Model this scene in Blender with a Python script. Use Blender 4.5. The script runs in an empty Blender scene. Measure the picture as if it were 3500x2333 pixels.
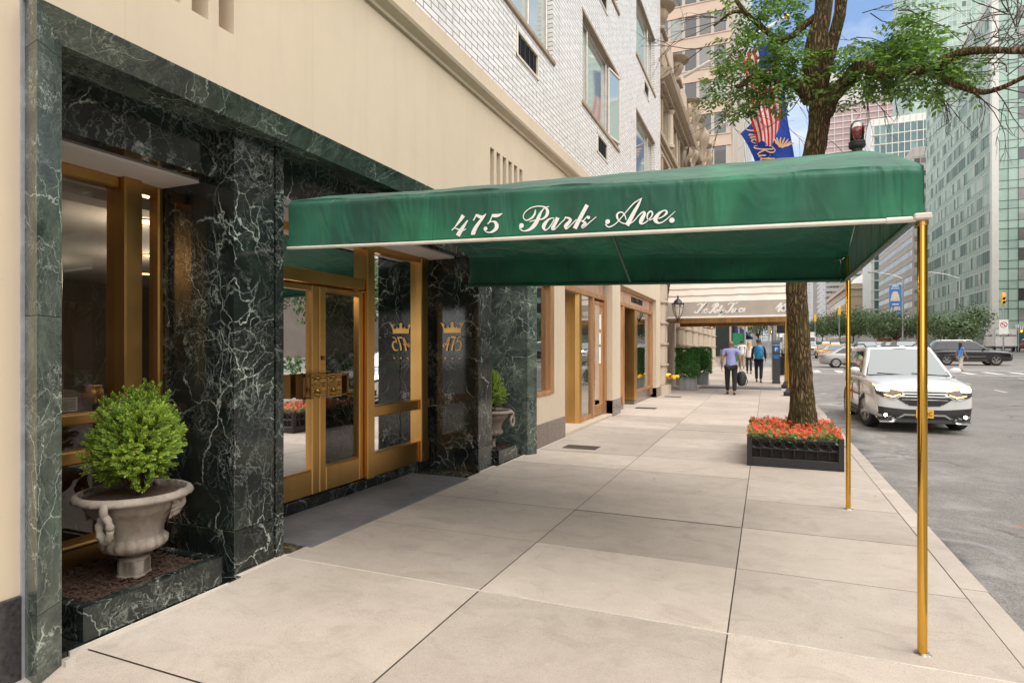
import bpy, bmesh, math, random
from mathutils import Vector, Matrix, noise
random.seed(7)
SC = bpy.context.scene
COL = SC.collection
R = math.radians
PI = math.pi
# ------------------------------------------------------------------ helpers
def ground_z(y):
    return 0.016*max(0.0, y-20.0) - 0.02*max(0.0, 3.0-y)
def road_z(y):
    return ground_z(y) - 0.15

class MB:
    """collects polygons and links them as one mesh object"""
    def __init__(s):
        s.v = []; s.f = []; s.mi = []; s.cur = 0
    def mat(s, i): s.cur = i; return s
    def add(s, vs, fs):
        o = len(s.v); s.v.extend([tuple(p) for p in vs])
        for f in fs:
            s.f.append([i+o for i in f]); s.mi.append(s.cur)
        return s
    def quad(s, a, b, c, d): return s.add([a,b,c,d], [(0,1,2,3)])
    def box(s, x0,x1,y0,y1,z0,z1):
        vs = [(x0,y0,z0),(x1,y0,z0),(x1,y1,z0),(x0,y1,z0),(x0,y0,z1),(x1,y0,z1),(x1,y1,z1),(x0,y1,z1)]
        return s.add(vs, [(3,2,1,0),(4,5,6,7),(0,1,5,4),(1,2,6,5),(2,3,7,6),(3,0,4,7)])
    def cbox(s, x0,x1,y0,y1,z0,z1,c=0.01):
        """box with chamfered edges"""
        bm = bmesh.new(); bmesh.ops.create_cube(bm, size=1.0)
        for v in bm.verts:
            v.co = Vector(((x0+x1)/2+v.co.x*(x1-x0), (y0+y1)/2+v.co.y*(y1-y0), (z0+z1)/2+v.co.z*(z1-z0)))
        c = min(c, 0.45*min(abs(x1-x0),abs(y1-y0),abs(z1-z0)))
        bmesh.ops.bevel(bm, geom=bm.edges[:], offset=c, segments=1, affect='EDGES', profile=0.5)
        return s.bm(bm)
    def bm(s, b, M=None):
        b.verts.index_update()
        s.add([(M @ v.co) if M else v.co for v in b.verts], [[v.index for v in f.verts] for f in b.faces]); b.free(); return s
    def obox(s, M, sx, sy, sz):
        """box of full size sx,sy,sz centred on matrix M"""
        vs = [M @ Vector((x*sx/2,y*sy/2,z*sz/2)) for z in (-1,1) for x,y in ((-1,-1),(1,-1),(1,1),(-1,1))]
        return s.add(vs, [(3,2,1,0),(4,5,6,7),(0,1,5,4),(1,2,6,5),(2,3,7,6),(3,0,4,7)])
    def prism(s, pts, axis, a, b):
        """polygon pts (2D) extruded along axis from a to b; axis x: pts=(y,z); y: pts=(x,z); z: pts=(x,y)"""
        def P(p, t):
            return {'x':(t,p[0],p[1]), 'y':(p[0],t,p[1]), 'z':(p[0],p[1],t)}[axis]
        n = len(pts)
        vs = [P(p,a) for p in pts]+[P(p,b) for p in pts]
        fs = [tuple(range(n))[::-1], tuple(range(n,2*n))]
        fs += [(i,(i+1)%n,n+(i+1)%n,n+i) for i in range(n)]
        return s.add(vs, fs)
    def tube(s, path, rad, n=8, cap=True):
        """rad: number or list"""
        path = [Vector(p) for p in path]; m = len(path)
        rs = rad if isinstance(rad,(list,tuple)) else [rad]*m
        rings = []; up = None
        for i,p in enumerate(path):
            d = (path[min(i+1,m-1)]-path[max(i-1,0)])
            if d.length < 1e-9: d = Vector((0,0,1))
            d.normalize()
            if up is None:
                up = Vector((0,0,1)) if abs(d.z) < 0.95 else Vector((1,0,0))
            a = d.cross(up)
            if a.length < 1e-6: a = d.orthogonal()
            a.normalize(); b = d.cross(a); up = -b if False else a.cross(d)
            rings.append([p + (a*math.cos(2*PI*k/n) + b*math.sin(2*PI*k/n))*rs[i] for k in range(n)])
        vs = [q for r in rings for q in r]; fs = []
        for i in range(m-1):
            for k in range(n):
                fs.append((i*n+k, i*n+(k+1)%n, (i+1)*n+(k+1)%n, (i+1)*n+k))
        if cap:
            fs.append(tuple(range(n))[::-1]); fs.append(tuple((m-1)*n+k for k in range(n)))
        return s.add(vs, fs)
    def cyl(s, x,y,z0,z1,r,n=24,r2=None):
        return s.tube([(x,y,z0),(x,y,z1)], [r, r if r2 is None else r2], n)
    def lathe(s, prof, cx=0,cy=0,cz=0,n=32, mod=None, cap=True):
        """prof list of (r,z); mod(r,z,ang,i)->r"""
        vs=[]; m=len(prof)
        for i,(r,z) in enumerate(prof):
            for k in range(n):
                a=2*PI*k/n; rr = mod(r,z,a,i) if mod else r
                vs.append((cx+rr*math.cos(a), cy+rr*math.sin(a), cz+z))
        fs=[]
        for i in range(m-1):
            for k in range(n):
                fs.append((i*n+k,i*n+(k+1)%n,(i+1)*n+(k+1)%n,(i+1)*n+k))
        if cap: fs.append(tuple(range(n))[::-1]); fs.append(tuple((m-1)*n+k for k in range(n)))
        return s.add(vs, fs)
    def grid(s, fn, nu, nv):
        vs = [fn(i/nu, j/nv) for j in range(nv+1) for i in range(nu+1)]
        w = nu+1
        return s.add(vs, [(j*w+i, j*w+i+1, (j+1)*w+i+1, (j+1)*w+i) for j in range(nv) for i in range(nu)])
    def ball(s, c, r, seg=12, ring=8, sc=(1,1,1)):
        prof=[(max(1e-4,math.sin(PI*i/ring))*r, -math.cos(PI*i/ring)*r) for i in range(ring+1)]
        o=len(s.v); s.lathe(prof, 0,0,0, seg)
        for i in range(o,len(s.v)):
            v=s.v[i]; s.v[i]=(c[0]+v[0]*sc[0], c[1]+v[1]*sc[1], c[2]+v[2]*sc[2])
        return s
    def xf(s, M):
        s.v = [tuple(M @ Vector(p)) for p in s.v]; return s
    def build(s, name, mats, parent=None, smooth=False, angle=None, bevel=0.0, world=True, fixn=True):
        me = bpy.data.meshes.new(name)
        me.from_pydata(s.v, [], s.f)
        if not isinstance(mats,(list,tuple)): mats=[mats]
        for m in mats: me.materials.append(m)
        if len(mats)>1: me.polygons.foreach_set('material_index', s.mi)
        if fixn and len(s.f) < 60000:
            b = bmesh.new(); b.from_mesh(me); bmesh.ops.recalc_face_normals(b, faces=b.faces[:]); b.to_mesh(me); b.free()
        if smooth:
            me.polygons.foreach_set('use_smooth',[True]*len(me.polygons))
            if angle: me.set_sharp_from_angle(angle=R(angle))
        me.update()
        o = bpy.data.objects.new(name, me)
        COL.objects.link(o)
        if bevel:
            md=o.modifiers.new('bevel','BEVEL'); md.width=bevel; md.segments=2; md.limit_method='ANGLE'; md.angle_limit=R(40); md.harden_normals=False
        if parent is not None:
            o.parent = parent
            if world: o.matrix_parent_inverse = base_matrix(parent).inverted()
        return o
def base_matrix(o):
    M = Matrix.Translation(o.location) @ o.rotation_euler.to_matrix().to_4x4()
    if o.parent is not None: M = base_matrix(o.parent) @ o.matrix_parent_inverse @ M
    return M
def thing(name, label, cat, loc=(0,0,0), rotz=0.0, group=None):
    o = bpy.data.objects.new(name, None); COL.objects.link(o)
    o.empty_display_size = 0.2
    o.location = loc; o.rotation_euler=(0,0,rotz)
    return tag(o,label,cat,group)
def tag(o, label, cat, group=None, kind=None):
    o['label']=label; o['category']=cat
    if group: o['group']=group
    if kind: o['kind']=kind
    return o
def struct(o):
    o['kind']='structure'; return o
def dup(root, loc=None, rotz=None, label=None, parent=None, scale=None):
    c = root.copy(); COL.objects.link(c)
    if parent is not None: c.parent = parent
    if loc is not None: c.location = loc
    if rotz is not None: c.rotation_euler = (0,0,rotz)
    if label: c['label']=label
    if scale: c.scale=(scale,)*3
    for ch in list(root.children):
        if ch is not c: dup(ch, parent=c)
    return c
def eval_mesh(o):
    dg = bpy.context.evaluated_depsgraph_get()
    dg.update()
    return bpy.data.meshes.new_from_object(o.evaluated_get(dg), depsgraph=dg)
def text_mb(body, size, mat4, depth=0.004, shear=0.0, align='CENTER', bold=0.0, sx=1.0, target=None):
    cu = bpy.data.curves.new('lettering','FONT'); cu.body=body; cu.size=size; cu.extrude=depth/2; cu.shear=shear
    cu.align_x=align; cu.align_y='CENTER'; cu.offset=bold; cu.resolution_u=4
    o = bpy.data.objects.new('lettering',cu); COL.objects.link(o)
    me = eval_mesh(o)
    mb = target or MB()
    S = Matrix.Diagonal((sx,1,1,1))
    mb.add([mat4 @ S @ v.co for v in me.vertices],[list(p.vertices) for p in me.polygons])
    bpy.data.objects.remove(o); bpy.data.curves.remove(cu); bpy.data.meshes.remove(me)
    return mb
def frame_mat(origin, right, up):
    r=Vector(right).normalized(); u=Vector(up).normalized(); n=r.cross(u)
    M=Matrix((r,u,n)).transposed().to_4x4(); M.translation=Vector(origin); return M
FACE_X = lambda o: frame_mat(o,(0,1,0),(0,0,1))      # a face looking towards +X
FACE_NY = lambda o: frame_mat(o,(1,0,0),(0,0,1))     # a face looking towards -Y
def crom(pts, per=6):
    """catmull-rom through tuples of any length"""
    out=[]; n=len(pts)
    for i in range(n-1):
        p0=pts[max(i-1,0)]; p1=pts[i]; p2=pts[i+1]; p3=pts[min(i+2,n-1)]
        for k in range(per):
            t=k/per
            out.append(tuple(0.5*((2*b)+(-a+c)*t+(2*a-5*b+4*c-d)*t*t+(-a+3*b-3*c+d)*t**3) for a,b,c,d in zip(p0,p1,p2,p3)))
    out.append(tuple(pts[-1])); return out
# ------------------------------------------------------------------ materials
class NT:
    def __init__(s, name):
        s.m = bpy.data.materials.new(name); s.m.use_nodes=True; s.t=s.m.node_tree
        s.t.nodes.clear(); s.out=s.t.nodes.new('ShaderNodeOutputMaterial')
    def n(s, typ, **kw):
        nd=s.t.nodes.new('ShaderNode'+typ)
        for k,v in kw.items():
            if k in ('operation','blend_type','data_type','feature','noise_dimensions','voronoi_dimensions','distance','noise_type','wave_type','bands_direction','interpolation_type','use_clamp','offset','offset_frequency','squash','squash_frequency','invert'):
                setattr(nd,k,v)
            else:
                key=k.replace('_',' ')
                if key in nd.inputs: s.set(nd.inputs[key],v)
                elif k.startswith('i') and k[1:].isdigit(): s.set(nd.inputs[int(k[1:])],v)
                else: raise KeyError((typ,k))
        return nd
    def set(s, sock, v):
        if isinstance(v, bpy.types.NodeSocket): s.t.links.new(v, sock)
        elif isinstance(v, bpy.types.Node): s.t.links.new(v.outputs[0], sock)
        else:
            if isinstance(v,(tuple,list)) and len(v)==3 and sock.type=='RGBA': v=(*v,1)
            sock.default_value=v
    def obj(s): return s.n('TexCoord').outputs['Object']
    def noise(s, scale, detail=4, rough=0.55, vec=None, dist=0.0, lac=2.0):
        nd=s.n('TexNoise',Scale=scale,Detail=detail,Roughness=rough,Distortion=dist)
        s.set(nd.inputs['Vector'], vec if vec is not None else s.obj()); return nd.outputs['Fac']
    def ramp(s, fac, stops, interp='LINEAR'):
        nd=s.t.nodes.new('ShaderNodeValToRGB'); cr=nd.color_ramp; cr.interpolation=interp
        while len(cr.elements)<len(stops): cr.elements.new(0.5)
        for e,(p,c) in zip(cr.elements, stops):
            e.position=p; e.color=(*c,1) if not isinstance(c,(int,float)) else (c,c,c,1)
        s.set(nd.inputs[0],fac); return nd.outputs[0]
    def math(s, op, a, b=None, clamp=False):
        nd=s.t.nodes.new('ShaderNodeMath'); nd.operation=op; nd.use_clamp=clamp
        s.set(nd.inputs[0],a)
        if b is not None: s.set(nd.inputs[1],b)
        return nd.outputs[0]
    def mix(s, fac, a, b, blend='MIX'):
        nd=s.t.nodes.new('ShaderNodeMix'); nd.data_type='RGBA'; nd.blend_type=blend
        s.set(nd.inputs[0],fac); s.set(nd.inputs[6],a); s.set(nd.inputs[7],b); return nd.outputs[2]
    def xyz(s, vec=None):
        nd=s.n('SeparateXYZ'); s.set(nd.inputs[0], vec if vec is not None else s.obj()); return nd.outputs
    def vec(s, x=0.0,y=0.0,z=0.0):
        nd=s.n('CombineXYZ'); s.set(nd.inputs[0],x); s.set(nd.inputs[1],y); s.set(nd.inputs[2],z); return nd.outputs[0]
    def scale(s, v, sc):
        nd=s.n('Mapping'); s.set(nd.inputs['Vector'],v); nd.inputs['Scale'].default_value=sc; return nd.outputs[0]
    def bump(s, h, strength=0.3, dist=0.01):
        nd=s.n('Bump'); nd.inputs['Strength'].default_value=strength; nd.inputs['Distance'].default_value=dist
        s.set(nd.inputs['Height'],h); return nd.outputs[0]
    def bsdf(s, color, rough=0.6, metal=0.0, normal=None, spec=0.5, coat=0.0, emit=None, estr=0.0, trans=0.0, alpha=None, subsurf=0.0, coat_rough=0.03):
        b=s.n('BsdfPrincipled')
        s.set(b.inputs['Base Color'],color); s.set(b.inputs['Roughness'],rough); s.set(b.inputs['Metallic'],metal)
        s.set(b.inputs['Specular IOR Level'],spec); b.inputs['Coat Weight'].default_value=coat; b.inputs['Coat Roughness'].default_value=coat_rough
        b.inputs['Transmission Weight'].default_value=trans
        if normal is not None: s.set(b.inputs['Normal'],normal)
        if emit is not None: s.set(b.inputs['Emission Color'],emit); b.inputs['Emission Strength'].default_value=estr
        s.t.links.new(b.outputs[0], s.out.inputs[0]); return b
def simple(name, col, rough=0.5, metal=0.0, var=0.12, scale=6.0, bump=0.0, bscale=60.0, spec=0.5, coat=0.0, rvar=0.1):
    t=NT(name); f=t.noise(scale,5,0.6)
    dark=tuple(c*(1-var) for c in col); lite=tuple(min(1,c*(1+var)) for c in col)
    c=t.ramp(f,[(0.3,dark),(0.7,lite)])
    f2=t.noise(scale*4.3,4,0.6)
    rg=t.ramp(f2,[(0.25,max(0.02,rough-rvar)),(0.75,min(1,rough+rvar))])
    nrm = t.bump(t.noise(bscale,4,0.6),bump,0.01) if bump else None
    t.bsdf(c,rg,metal,nrm,spec,coat); return t.m
def emitter(name, col, s):
    t=NT(name); t.bsdf((0.02,0.02,0.02),0.4,emit=col,estr=s); return t.m
def marble(name, base_a, base_b, vein, dens=1.0, seed=0.0, rough=0.07):
    t=NT(name); ob=t.obj()
    ge=t.n('NewGeometry'); rv=t.n('VectorMath',operation='MULTIPLY_ADD'); t.set(rv.inputs[0],ge.outputs['Random Per Island']); rv.inputs[1].default_value=(17.0,9.0,13.0); t.set(rv.inputs[2],ob)
    mp=t.n('Mapping'); t.set(mp.inputs['Vector'],rv.outputs[0]); mp.inputs['Location'].default_value=(seed,seed*1.7,seed*0.6); mp.inputs['Rotation'].default_value=(0.5,0.35,0.7)
    v=mp.outputs[0]
    # domain warp
    w=t.n('TexNoise',Scale=1.3,Detail=2,Roughness=0.5); t.set(w.inputs['Vector'],v)
    vm=t.n('VectorMath',operation='MULTIPLY_ADD'); t.set(vm.inputs[0],w.outputs['Color']); vm.inputs[1].default_value=(0.6,0.6,0.6); t.set(vm.inputs[2],v)
    w2=t.n('TexNoise',Scale=5.5,Detail=4,Roughness=0.62); t.set(w2.inputs['Vector'],v)
    vm2=t.n('VectorMath',operation='MULTIPLY_ADD'); t.set(vm2.inputs[0],w2.outputs['Color']); vm2.inputs[1].default_value=(0.17,0.17,0.17); t.set(vm2.inputs[2],vm.outputs[0])
    wv=vm2.outputs[0]
    def veins(scale, width, stretch=(1,1,1)):
        vo=t.n('TexVoronoi',feature='DISTANCE_TO_EDGE',Scale=scale); t.set(vo.inputs['Vector'],t.scale(wv,stretch))
        return t.ramp(vo.outputs['Distance'],[(0.0,1.0),(width*0.55,0.75),(width,0.0)])
    def ridge(scale,width,stretch=(1,1,1)):
        f=t.noise(scale,7,0.62,vec=t.scale(wv,stretch))
        d=t.math('ABSOLUTE',t.math('SUBTRACT',f,0.5))
        return t.ramp(d,[(0.0,1.0),(width*0.4,0.5),(width,0.0)])
    v1=veins(2.5*dens,0.0085,(1,0.62,0.36)); v2=veins(6.2*dens,0.021,(0.5,1.0,0.7)); v5=veins(11*dens,0.035,(1,0.5,0.8)); v3=ridge(1.9*dens,0.0055,(1,1.5,0.6)); v4=ridge(8*dens,0.014,(1,1,0.45))
    mask=t.ramp(t.noise(1.6*dens,3,0.5,vec=v),[(0.46,0.0),(0.64,1.0)])
    mask2=t.ramp(t.noise(2.3*dens,3,0.5,vec=t.scale(v,(1.3,0.9,1.1))),[(0.40,0.0),(0.6,1.0)])
    a=t.math('MULTIPLY',v2,mask); b=t.math('MULTIPLY',v4,t.math('MULTIPLY',mask2,0.28))
    s1=t.math('MULTIPLY',v1,t.ramp(t.noise(3.1,3,0.5,vec=v),[(0.44,0.03),(0.58,0.95)])); s3=t.math('MULTIPLY',v3,t.math('MULTIPLY',mask2,0.8))
    tot=t.math('MAXIMUM',t.math('MAXIMUM',s1,t.math('MULTIPLY',a,0.8)),t.math('MAXIMUM',b,s3))
    tot=t.math('MAXIMUM',tot,t.math('MULTIPLY',v5,t.math('MULTIPLY',mask2,0.22)))
    tot=t.math('MULTIPLY',tot,t.ramp(t.noise(28,4,0.7,vec=v),[(0.36,0.25),(0.52,1.0)]))
    base=t.ramp(t.noise(4.5,8,0.72,vec=wv),[(0.38,base_a),(0.55,tuple((p+q)/2 for p,q in zip(base_a,base_b))),(0.72,base_b)])
    fleck=t.ramp(t.noise(60,4,0.75,vec=t.scale(wv,(1,1,0.6))),[(0.61,0.0),(0.70,0.4)])
    c=t.mix(t.math('MULTIPLY',fleck,mask2),base,tuple(x*0.5 for x in vein))
    c=t.mix(tot,c,vein)
    rg=t.ramp(t.noise(11,4,0.6),[(0.3,rough),(0.75,rough+0.07)])
    nb=t.bump(t.noise(1.3,2,0.5),0.05,0.02)
    t.bsdf(c,rg,0.0,nb,0.55); return t.m
M={}
M['marble']=marble('green_marble',(0.006,0.008,0.008),(0.020,0.029,0.024),(0.40,0.45,0.385),1.0,3.0)
M['marble_light']=marble('green_marble_weathered',(0.028,0.040,0.037),(0.125,0.160,0.125),(0.50,0.55,0.47),1.35,11.0,0.16)
M['marble_black']=marble('dark_marble_floor',(0.004,0.005,0.005),(0.012,0.016,0.014),(0.35,0.38,0.33),0.9,21.0,0.06)
def m_stucco(name, col, streak=0.10):
    t=NT(name); o=t.obj(); x=t.xyz(o)
    n1=t.noise(0.55,5,0.6); n2=t.noise(7,6,0.65)
    st=t.noise(1.0,4,0.6,vec=t.scale(o,(5,5,0.35)))
    c=t.ramp(n1,[(0.3,tuple(v*0.90 for v in col)),(0.7,col)])
    c=t.mix(t.ramp(n2,[(0.35,0.0),(0.75,0.16)]),c,tuple(v*0.72 for v in col))
    c=t.mix(t.ramp(st,[(0.5,0.0),(0.8,streak*2)]),c,(col[0]*0.62,col[1]*0.58,col[2]*0.5))
    jx=t.xyz(o); jn=t.math('ABSOLUTE',t.math('SUBTRACT',t.math('FRACT',t.math('DIVIDE',jx[1],1.46)),0.5))
    c=t.mix(t.ramp(jn,[(0.0,0.28),(0.0022,0.0)]),c,tuple(v*0.55 for v in col))
    soot=t.noise(1.0,5,0.7,vec=t.scale(o,(2.2,2.2,0.25)),dist=0.4); c=t.mix(t.ramp(soot,[(0.55,0.0),(0.75,0.20)]),c,(0.33,0.27,0.20))
    pit=t.ramp(t.noise(70,3,0.6),[(0.66,0.0),(0.74,0.25)])
    c=t.mix(pit,c,tuple(v*0.5 for v in col))
    t.bsdf(c,0.82,0,t.bump(t.noise(45,5,0.65),0.10,0.004),0.3); return t.m
M['stucco']=m_stucco('beige_stucco',(0.60,0.50,0.375))
M['limestone']=m_stucco('limestone',(0.50,0.415,0.325),0.25)
M['limestone_old']=m_stucco('weathered_limestone',(0.36,0.285,0.21),0.55)
def m_brick(name, ca, cb, mortar, bw, bh, ms, rough, axis='Y', bump=0.25):
    t=NT(name); x=t.xyz()
    a=x[1] if axis=='Y' else x[0]
    br=t.n('TexBrick'); br.offset=0.5
    t.set(br.inputs['Vector'],t.vec(a,x[2],0.0)); br.inputs['Scale'].default_value=1.0
    br.inputs['Brick Width'].default_value=bw; br.inputs['Row Height'].default_value=bh; br.inputs['Mortar Size'].default_value=ms; br.inputs['Mortar Smooth'].default_value=0.15
    br.inputs['Bias'].default_value=0.0
    t.set(br.inputs['Color1'],ca); t.set(br.inputs['Color2'],cb); t.set(br.inputs['Mortar'],mortar)
    n=t.noise(2.2,5,0.65); c=t.mix(t.ramp(n,[(0.4,0.0),(0.75,0.22)]),br.outputs['Color'],tuple(v*0.6 for v in ca))
    st=t.noise(1.0,4,0.6,vec=t.scale(t.obj(),(6,6,0.5)))
    c=t.mix(t.ramp(st,[(0.52,0.0),(0.8,0.35)]),c,(0.35,0.29,0.24))
    h=t.math('SUBTRACT',1.0,br.outputs['Fac'])
    t.bsdf(c,t.ramp(t.noise(9,3,0.5),[(0.3,rough),(0.7,min(1,rough+0.25))]),0,t.bump(h,bump,0.006),0.5); return t.m
M['white_brick']=m_brick('white_glazed_brick',(0.80,0.78,0.76),(0.69,0.66,0.64),(0.13,0.095,0.07),0.31,0.074,0.0070,0.22)
M['granite']=simple('dark_polished_granite',(0.040,0.036,0.038),0.18,0,0.45,40)
M['granite_brown']=simple('brown_granite',(0.15,0.115,0.095),0.22,0,0.35,45)
def m_metal(name,col,rough,var=0.25,streak=True,metal=1.0):
    t=NT(name); o=t.obj()
    n=t.noise(1.0,2,0.5,vec=t.scale(o,(7,7,0.7))); n2=t.noise(5,2,0.5)
    c=t.ramp(n,[(0.3,tuple(v*(1-var) for v in col)),(0.7,tuple(min(1,v*(1+var*0.5)) for v in col))])
    rg=t.ramp(n2,[(0.3,max(0.03,rough-0.03)),(0.75,rough+0.05)])
    t.bsdf(c,rg,metal); return t.m
M['bronze']=m_metal('satin_bronze',(0.62,0.365,0.125),0.32,0.07)
M['bronze_dark']=m_metal('aged_bronze',(0.28,0.15,0.055),0.35)
M['copper']=m_metal('painted_copper_bronze',(0.56,0.31,0.15),0.42,metal=0.75)
M['rosewood']=m_metal('rose_bronze_panel',(0.56,0.36,0.25),0.42,0.15,metal=0.45)
M['brass']=m_metal('polished_brass',(0.80,0.47,0.085),0.10,0.3)
M['steel']=m_metal('galvanised_steel',(0.45,0.46,0.47),0.4,0.15)
M['zinc']=m_metal('zinc_planter',(0.30,0.31,0.31),0.5,0.25,metal=0.6)
M['black_iron']=simple('black_painted_iron',(0.012,0.012,0.013),0.35,0,0.3,30,0.25,80)
M['black']=simple('black_matte',(0.012,0.012,0.012),0.6,0,0.3,20)
M['rubber']=simple('tyre_rubber',(0.016,0.016,0.017),0.75,0,0.3,40,0.2,90)
M['white_paint']=simple('white_paint',(0.78,0.76,0.72),0.5,0,0.06,3)
M['white_pipe']=simple('white_enamel_pipe',(0.62,0.57,0.49),0.4,0,0.10,9)
M['ceiling']=simple('white_soffit',(0.72,0.68,0.66),0.7,0,0.06,1.2)
M['wood']=simple('dark_mahogany',(0.060,0.022,0.012),0.22,0,0.4,5,coat=0.4)
M['lobby_wall']=simple('lobby_wall',(0.10,0.07,0.055),0.6,0,0.15,2)
M['mat_rubber']=simple('grey_ribbed_rubber',(0.135,0.135,0.142),0.62,0,0.30,2.2,0.35,120)
M['orange']=simple('orange_plastic',(0.80,0.16,0.03),0.5)
M['yellow']=simple('signal_yellow',(0.85,0.50,0.02),0.45,0,0.08)
M['red']=simple('sign_red',(0.62,0.025,0.03),0.45,0,0.06)
M['blue_sign']=simple('sign_blue',(0.03,0.16,0.42),0.45,0,0.06)
M['navy']=simple('navy_canvas',(0.03,0.04,0.12),0.8,0,0.15)
M['green_sign']=simple('sign_green',(0.02,0.24,0.10),0.5,0,0.1)
M['sealant']=simple('white_sealant',(0.56,0.51,0.45),0.8,0,0.22,5)
M['aluminium']=simple('window_aluminium',(0.50,0.47,0.42),0.4,0.6,0.12,10)
M['grey_caulk']=simple('grey_caulk',(0.30,0.30,0.33),0.6,0,0.2,12)
def m_glass(name, tint=(0.85,0.9,0.88), refl=1.5, tr=0.9, body=None, boost=0.0):
    """thin window glass: clear straight through, mirror by fresnel"""
    t=NT(name)
    fr=t.n('Fresnel'); fr.inputs['IOR'].default_value=refl
    gl=t.n('BsdfGlossy'); t.set(gl.inputs['Color'],(1,1,1)); gl.inputs['Roughness'].default_value=0.0
    t.set(gl.inputs['Normal'],t.bump(t.noise(0.9,2,0.5),0.02,0.05))
    tp=t.n('BsdfTransparent'); t.set(tp.inputs['Color'],tuple(v*tr for v in tint))
    mx=t.n('MixShader'); f=t.math('ADD',fr.outputs[0],boost,True)
    t.set(mx.inputs[0],f); t.t.links.new(tp.outputs[0],mx.inputs[1]); t.t.links.new(gl.outputs[0],mx.inputs[2])
    t.t.links.new(mx.outputs[0],t.out.inputs[0]); return t.m
M['glass']=m_glass('lobby_glass',(0.86,0.88,0.86),1.5,0.92,boost=0.03)
M['shop_glass']=m_glass('shop_glass',(0.80,0.88,0.85),1.7,0.8,boost=0.22)
def m_winglass(name, col, rough=0.03, metal=0.0, spec=0.5, island=False, cols=None, coat=1.0):
    t=NT(name)
    if cols:
        g=t.n('NewGeometry'); c=t.ramp(g.outputs['Random Per Island'],cols,'CONSTANT')
        c=t.mix(t.ramp(t.noise(0.35,4,0.6),[(0.45,0.0),(0.7,0.3)]),c,tuple(x*0.5 for x in cols[0][1]))
    else: c=col
    t.bsdf(c,rough,metal,t.bump(t.noise(0.8,2,0.5),0.03,0.05),spec,coat); return t.m
M['win_pane']=m_winglass('window_pane',(0.34,0.40,0.37),0.06,0.25)
M['car_glass']=m_winglass('car_glass',(0.02,0.028,0.028),0.03)
M['windshield']=m_winglass('windshield_glass',(0.22,0.24,0.24),0.05,0.30)
def m_paint(name,col,rough=0.28,coat=1.0,metal=0.0):
    t=NT(name); c=t.ramp(t.noise(2.5,4,0.6),[(0.3,tuple(v*0.93 for v in col)),(0.7,col)])
    t.bsdf(c,rough,metal,None,0.5,coat); return t.m
M['car_white']=m_paint('white_car_paint',(0.64,0.64,0.63))
M['car_black']=m_paint('black_car_paint',(0.010,0.010,0.012),0.2)
M['car_silver']=m_paint('silver_car_paint',(0.36,0.35,0.33),0.3,1.0,0.6)
M['car_yellow']=m_paint('yellow_taxi_paint',(0.90,0.42,0.01))
M['car_red']=m_paint('red_truck_paint',(0.55,0.02,0.02))
M['car_grey']=m_paint('grey_car_paint',(0.10,0.11,0.12),0.25,1.0,0.5)
M['trim_dark']=simple('dark_plastic_trim',(0.030,0.028,0.027),0.5,0,0.15,20)
M['chrome']=simple('chrome',(0.75,0.75,0.74),0.12,1.0,0.05,5)
M['alloy']=simple('alloy_wheel',(0.42,0.41,0.40),0.3,0.9,0.1,9)
M['lamp_white']=emitter('lit_headlamp',(1.0,0.95,0.85),7.0)
M['lamp_amber']=emitter('lit_amber_lamp',(1.0,0.45,0.10),3.0)
M['lamp_fog']=emitter('lit_fog_lamp',(1.0,0.90,0.55),12.0)
M['lamp_red']=emitter('lit_red_lamp',(1.0,0.06,0.02),2.5)
M['downlight']=emitter('lit_downlight',(1.0,0.52,0.16),1.6)
M['taillight']=simple('red_lens',(0.45,0.01,0.015),0.2,0,0.1,coat=1.0)
M['headlens']=simple('smoked_lens',(0.13,0.105,0.085),0.12,0.3,0.3,coat=1.0)
M['plate']=simple('yellow_plate',(0.85,0.45,0.03),0.45,0,0.06)
def m_leaf(name, a, b, c, trans=0.35, rough=0.45):
    t=NT(name); g=t.n('NewGeometry')
    col=t.ramp(g.outputs['Random Per Island'],[(0.0,a),(0.45,b),(1.0,c)])
    clump=t.noise(2.4,3,0.5); col=t.mix(t.ramp(clump,[(0.35,0.0),(0.7,0.35)]),col,tuple(v*1.25 for v in c))
    p=t.n('BsdfPrincipled'); t.set(p.inputs['Base Color'],col); p.inputs['Roughness'].default_value=rough
    tl=t.n('BsdfTranslucent'); t.set(tl.inputs['Color'],col)
    mx=t.n('MixShader'); mx.inputs[0].default_value=trans
    t.t.links.new(p.outputs[0],mx.inputs[1]); t.t.links.new(tl.outputs[0],mx.inputs[2]); t.t.links.new(mx.outputs[0],t.out.inputs[0]); return t.m
M['box_leaf']=m_leaf('boxwood_leaf',(0.065,0.14,0.022),(0.17,0.31,0.035),(0.42,0.52,0.06))
M['tree_leaf']=m_leaf('street_tree_leaf',(0.035,0.090,0.018),(0.075,0.17,0.028),(0.19,0.33,0.05),0.45)
M['far_leaf']=m_leaf('median_tree_leaf',(0.030,0.060,0.022),(0.065,0.115,0.042),(0.125,0.18,0.07),0.3)
M['hedge_leaf']=m_leaf('hedge_leaf',(0.022,0.075,0.018),(0.045,0.14,0.03),(0.09,0.24,0.05),0.25)
M['flower']=m_leaf('red_begonia_petal',(0.50,0.016,0.006),(0.68,0.045,0.010),(0.74,0.12,0.02),0.15)
M['flower_leaf']=m_leaf('begonia_leaf',(0.04,0.10,0.02),(0.10,0.18,0.03),(0.22,0.28,0.06),0.3)
M['petal_white']=m_leaf('orchid_petal',(0.7,0.68,0.6),(0.8,0.78,0.7),(0.85,0.83,0.75),0.3)
M['mulch']=simple('bark_mulch',(0.060,0.034,0.022),0.9,0,0.5,30,0.6,60)
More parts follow.
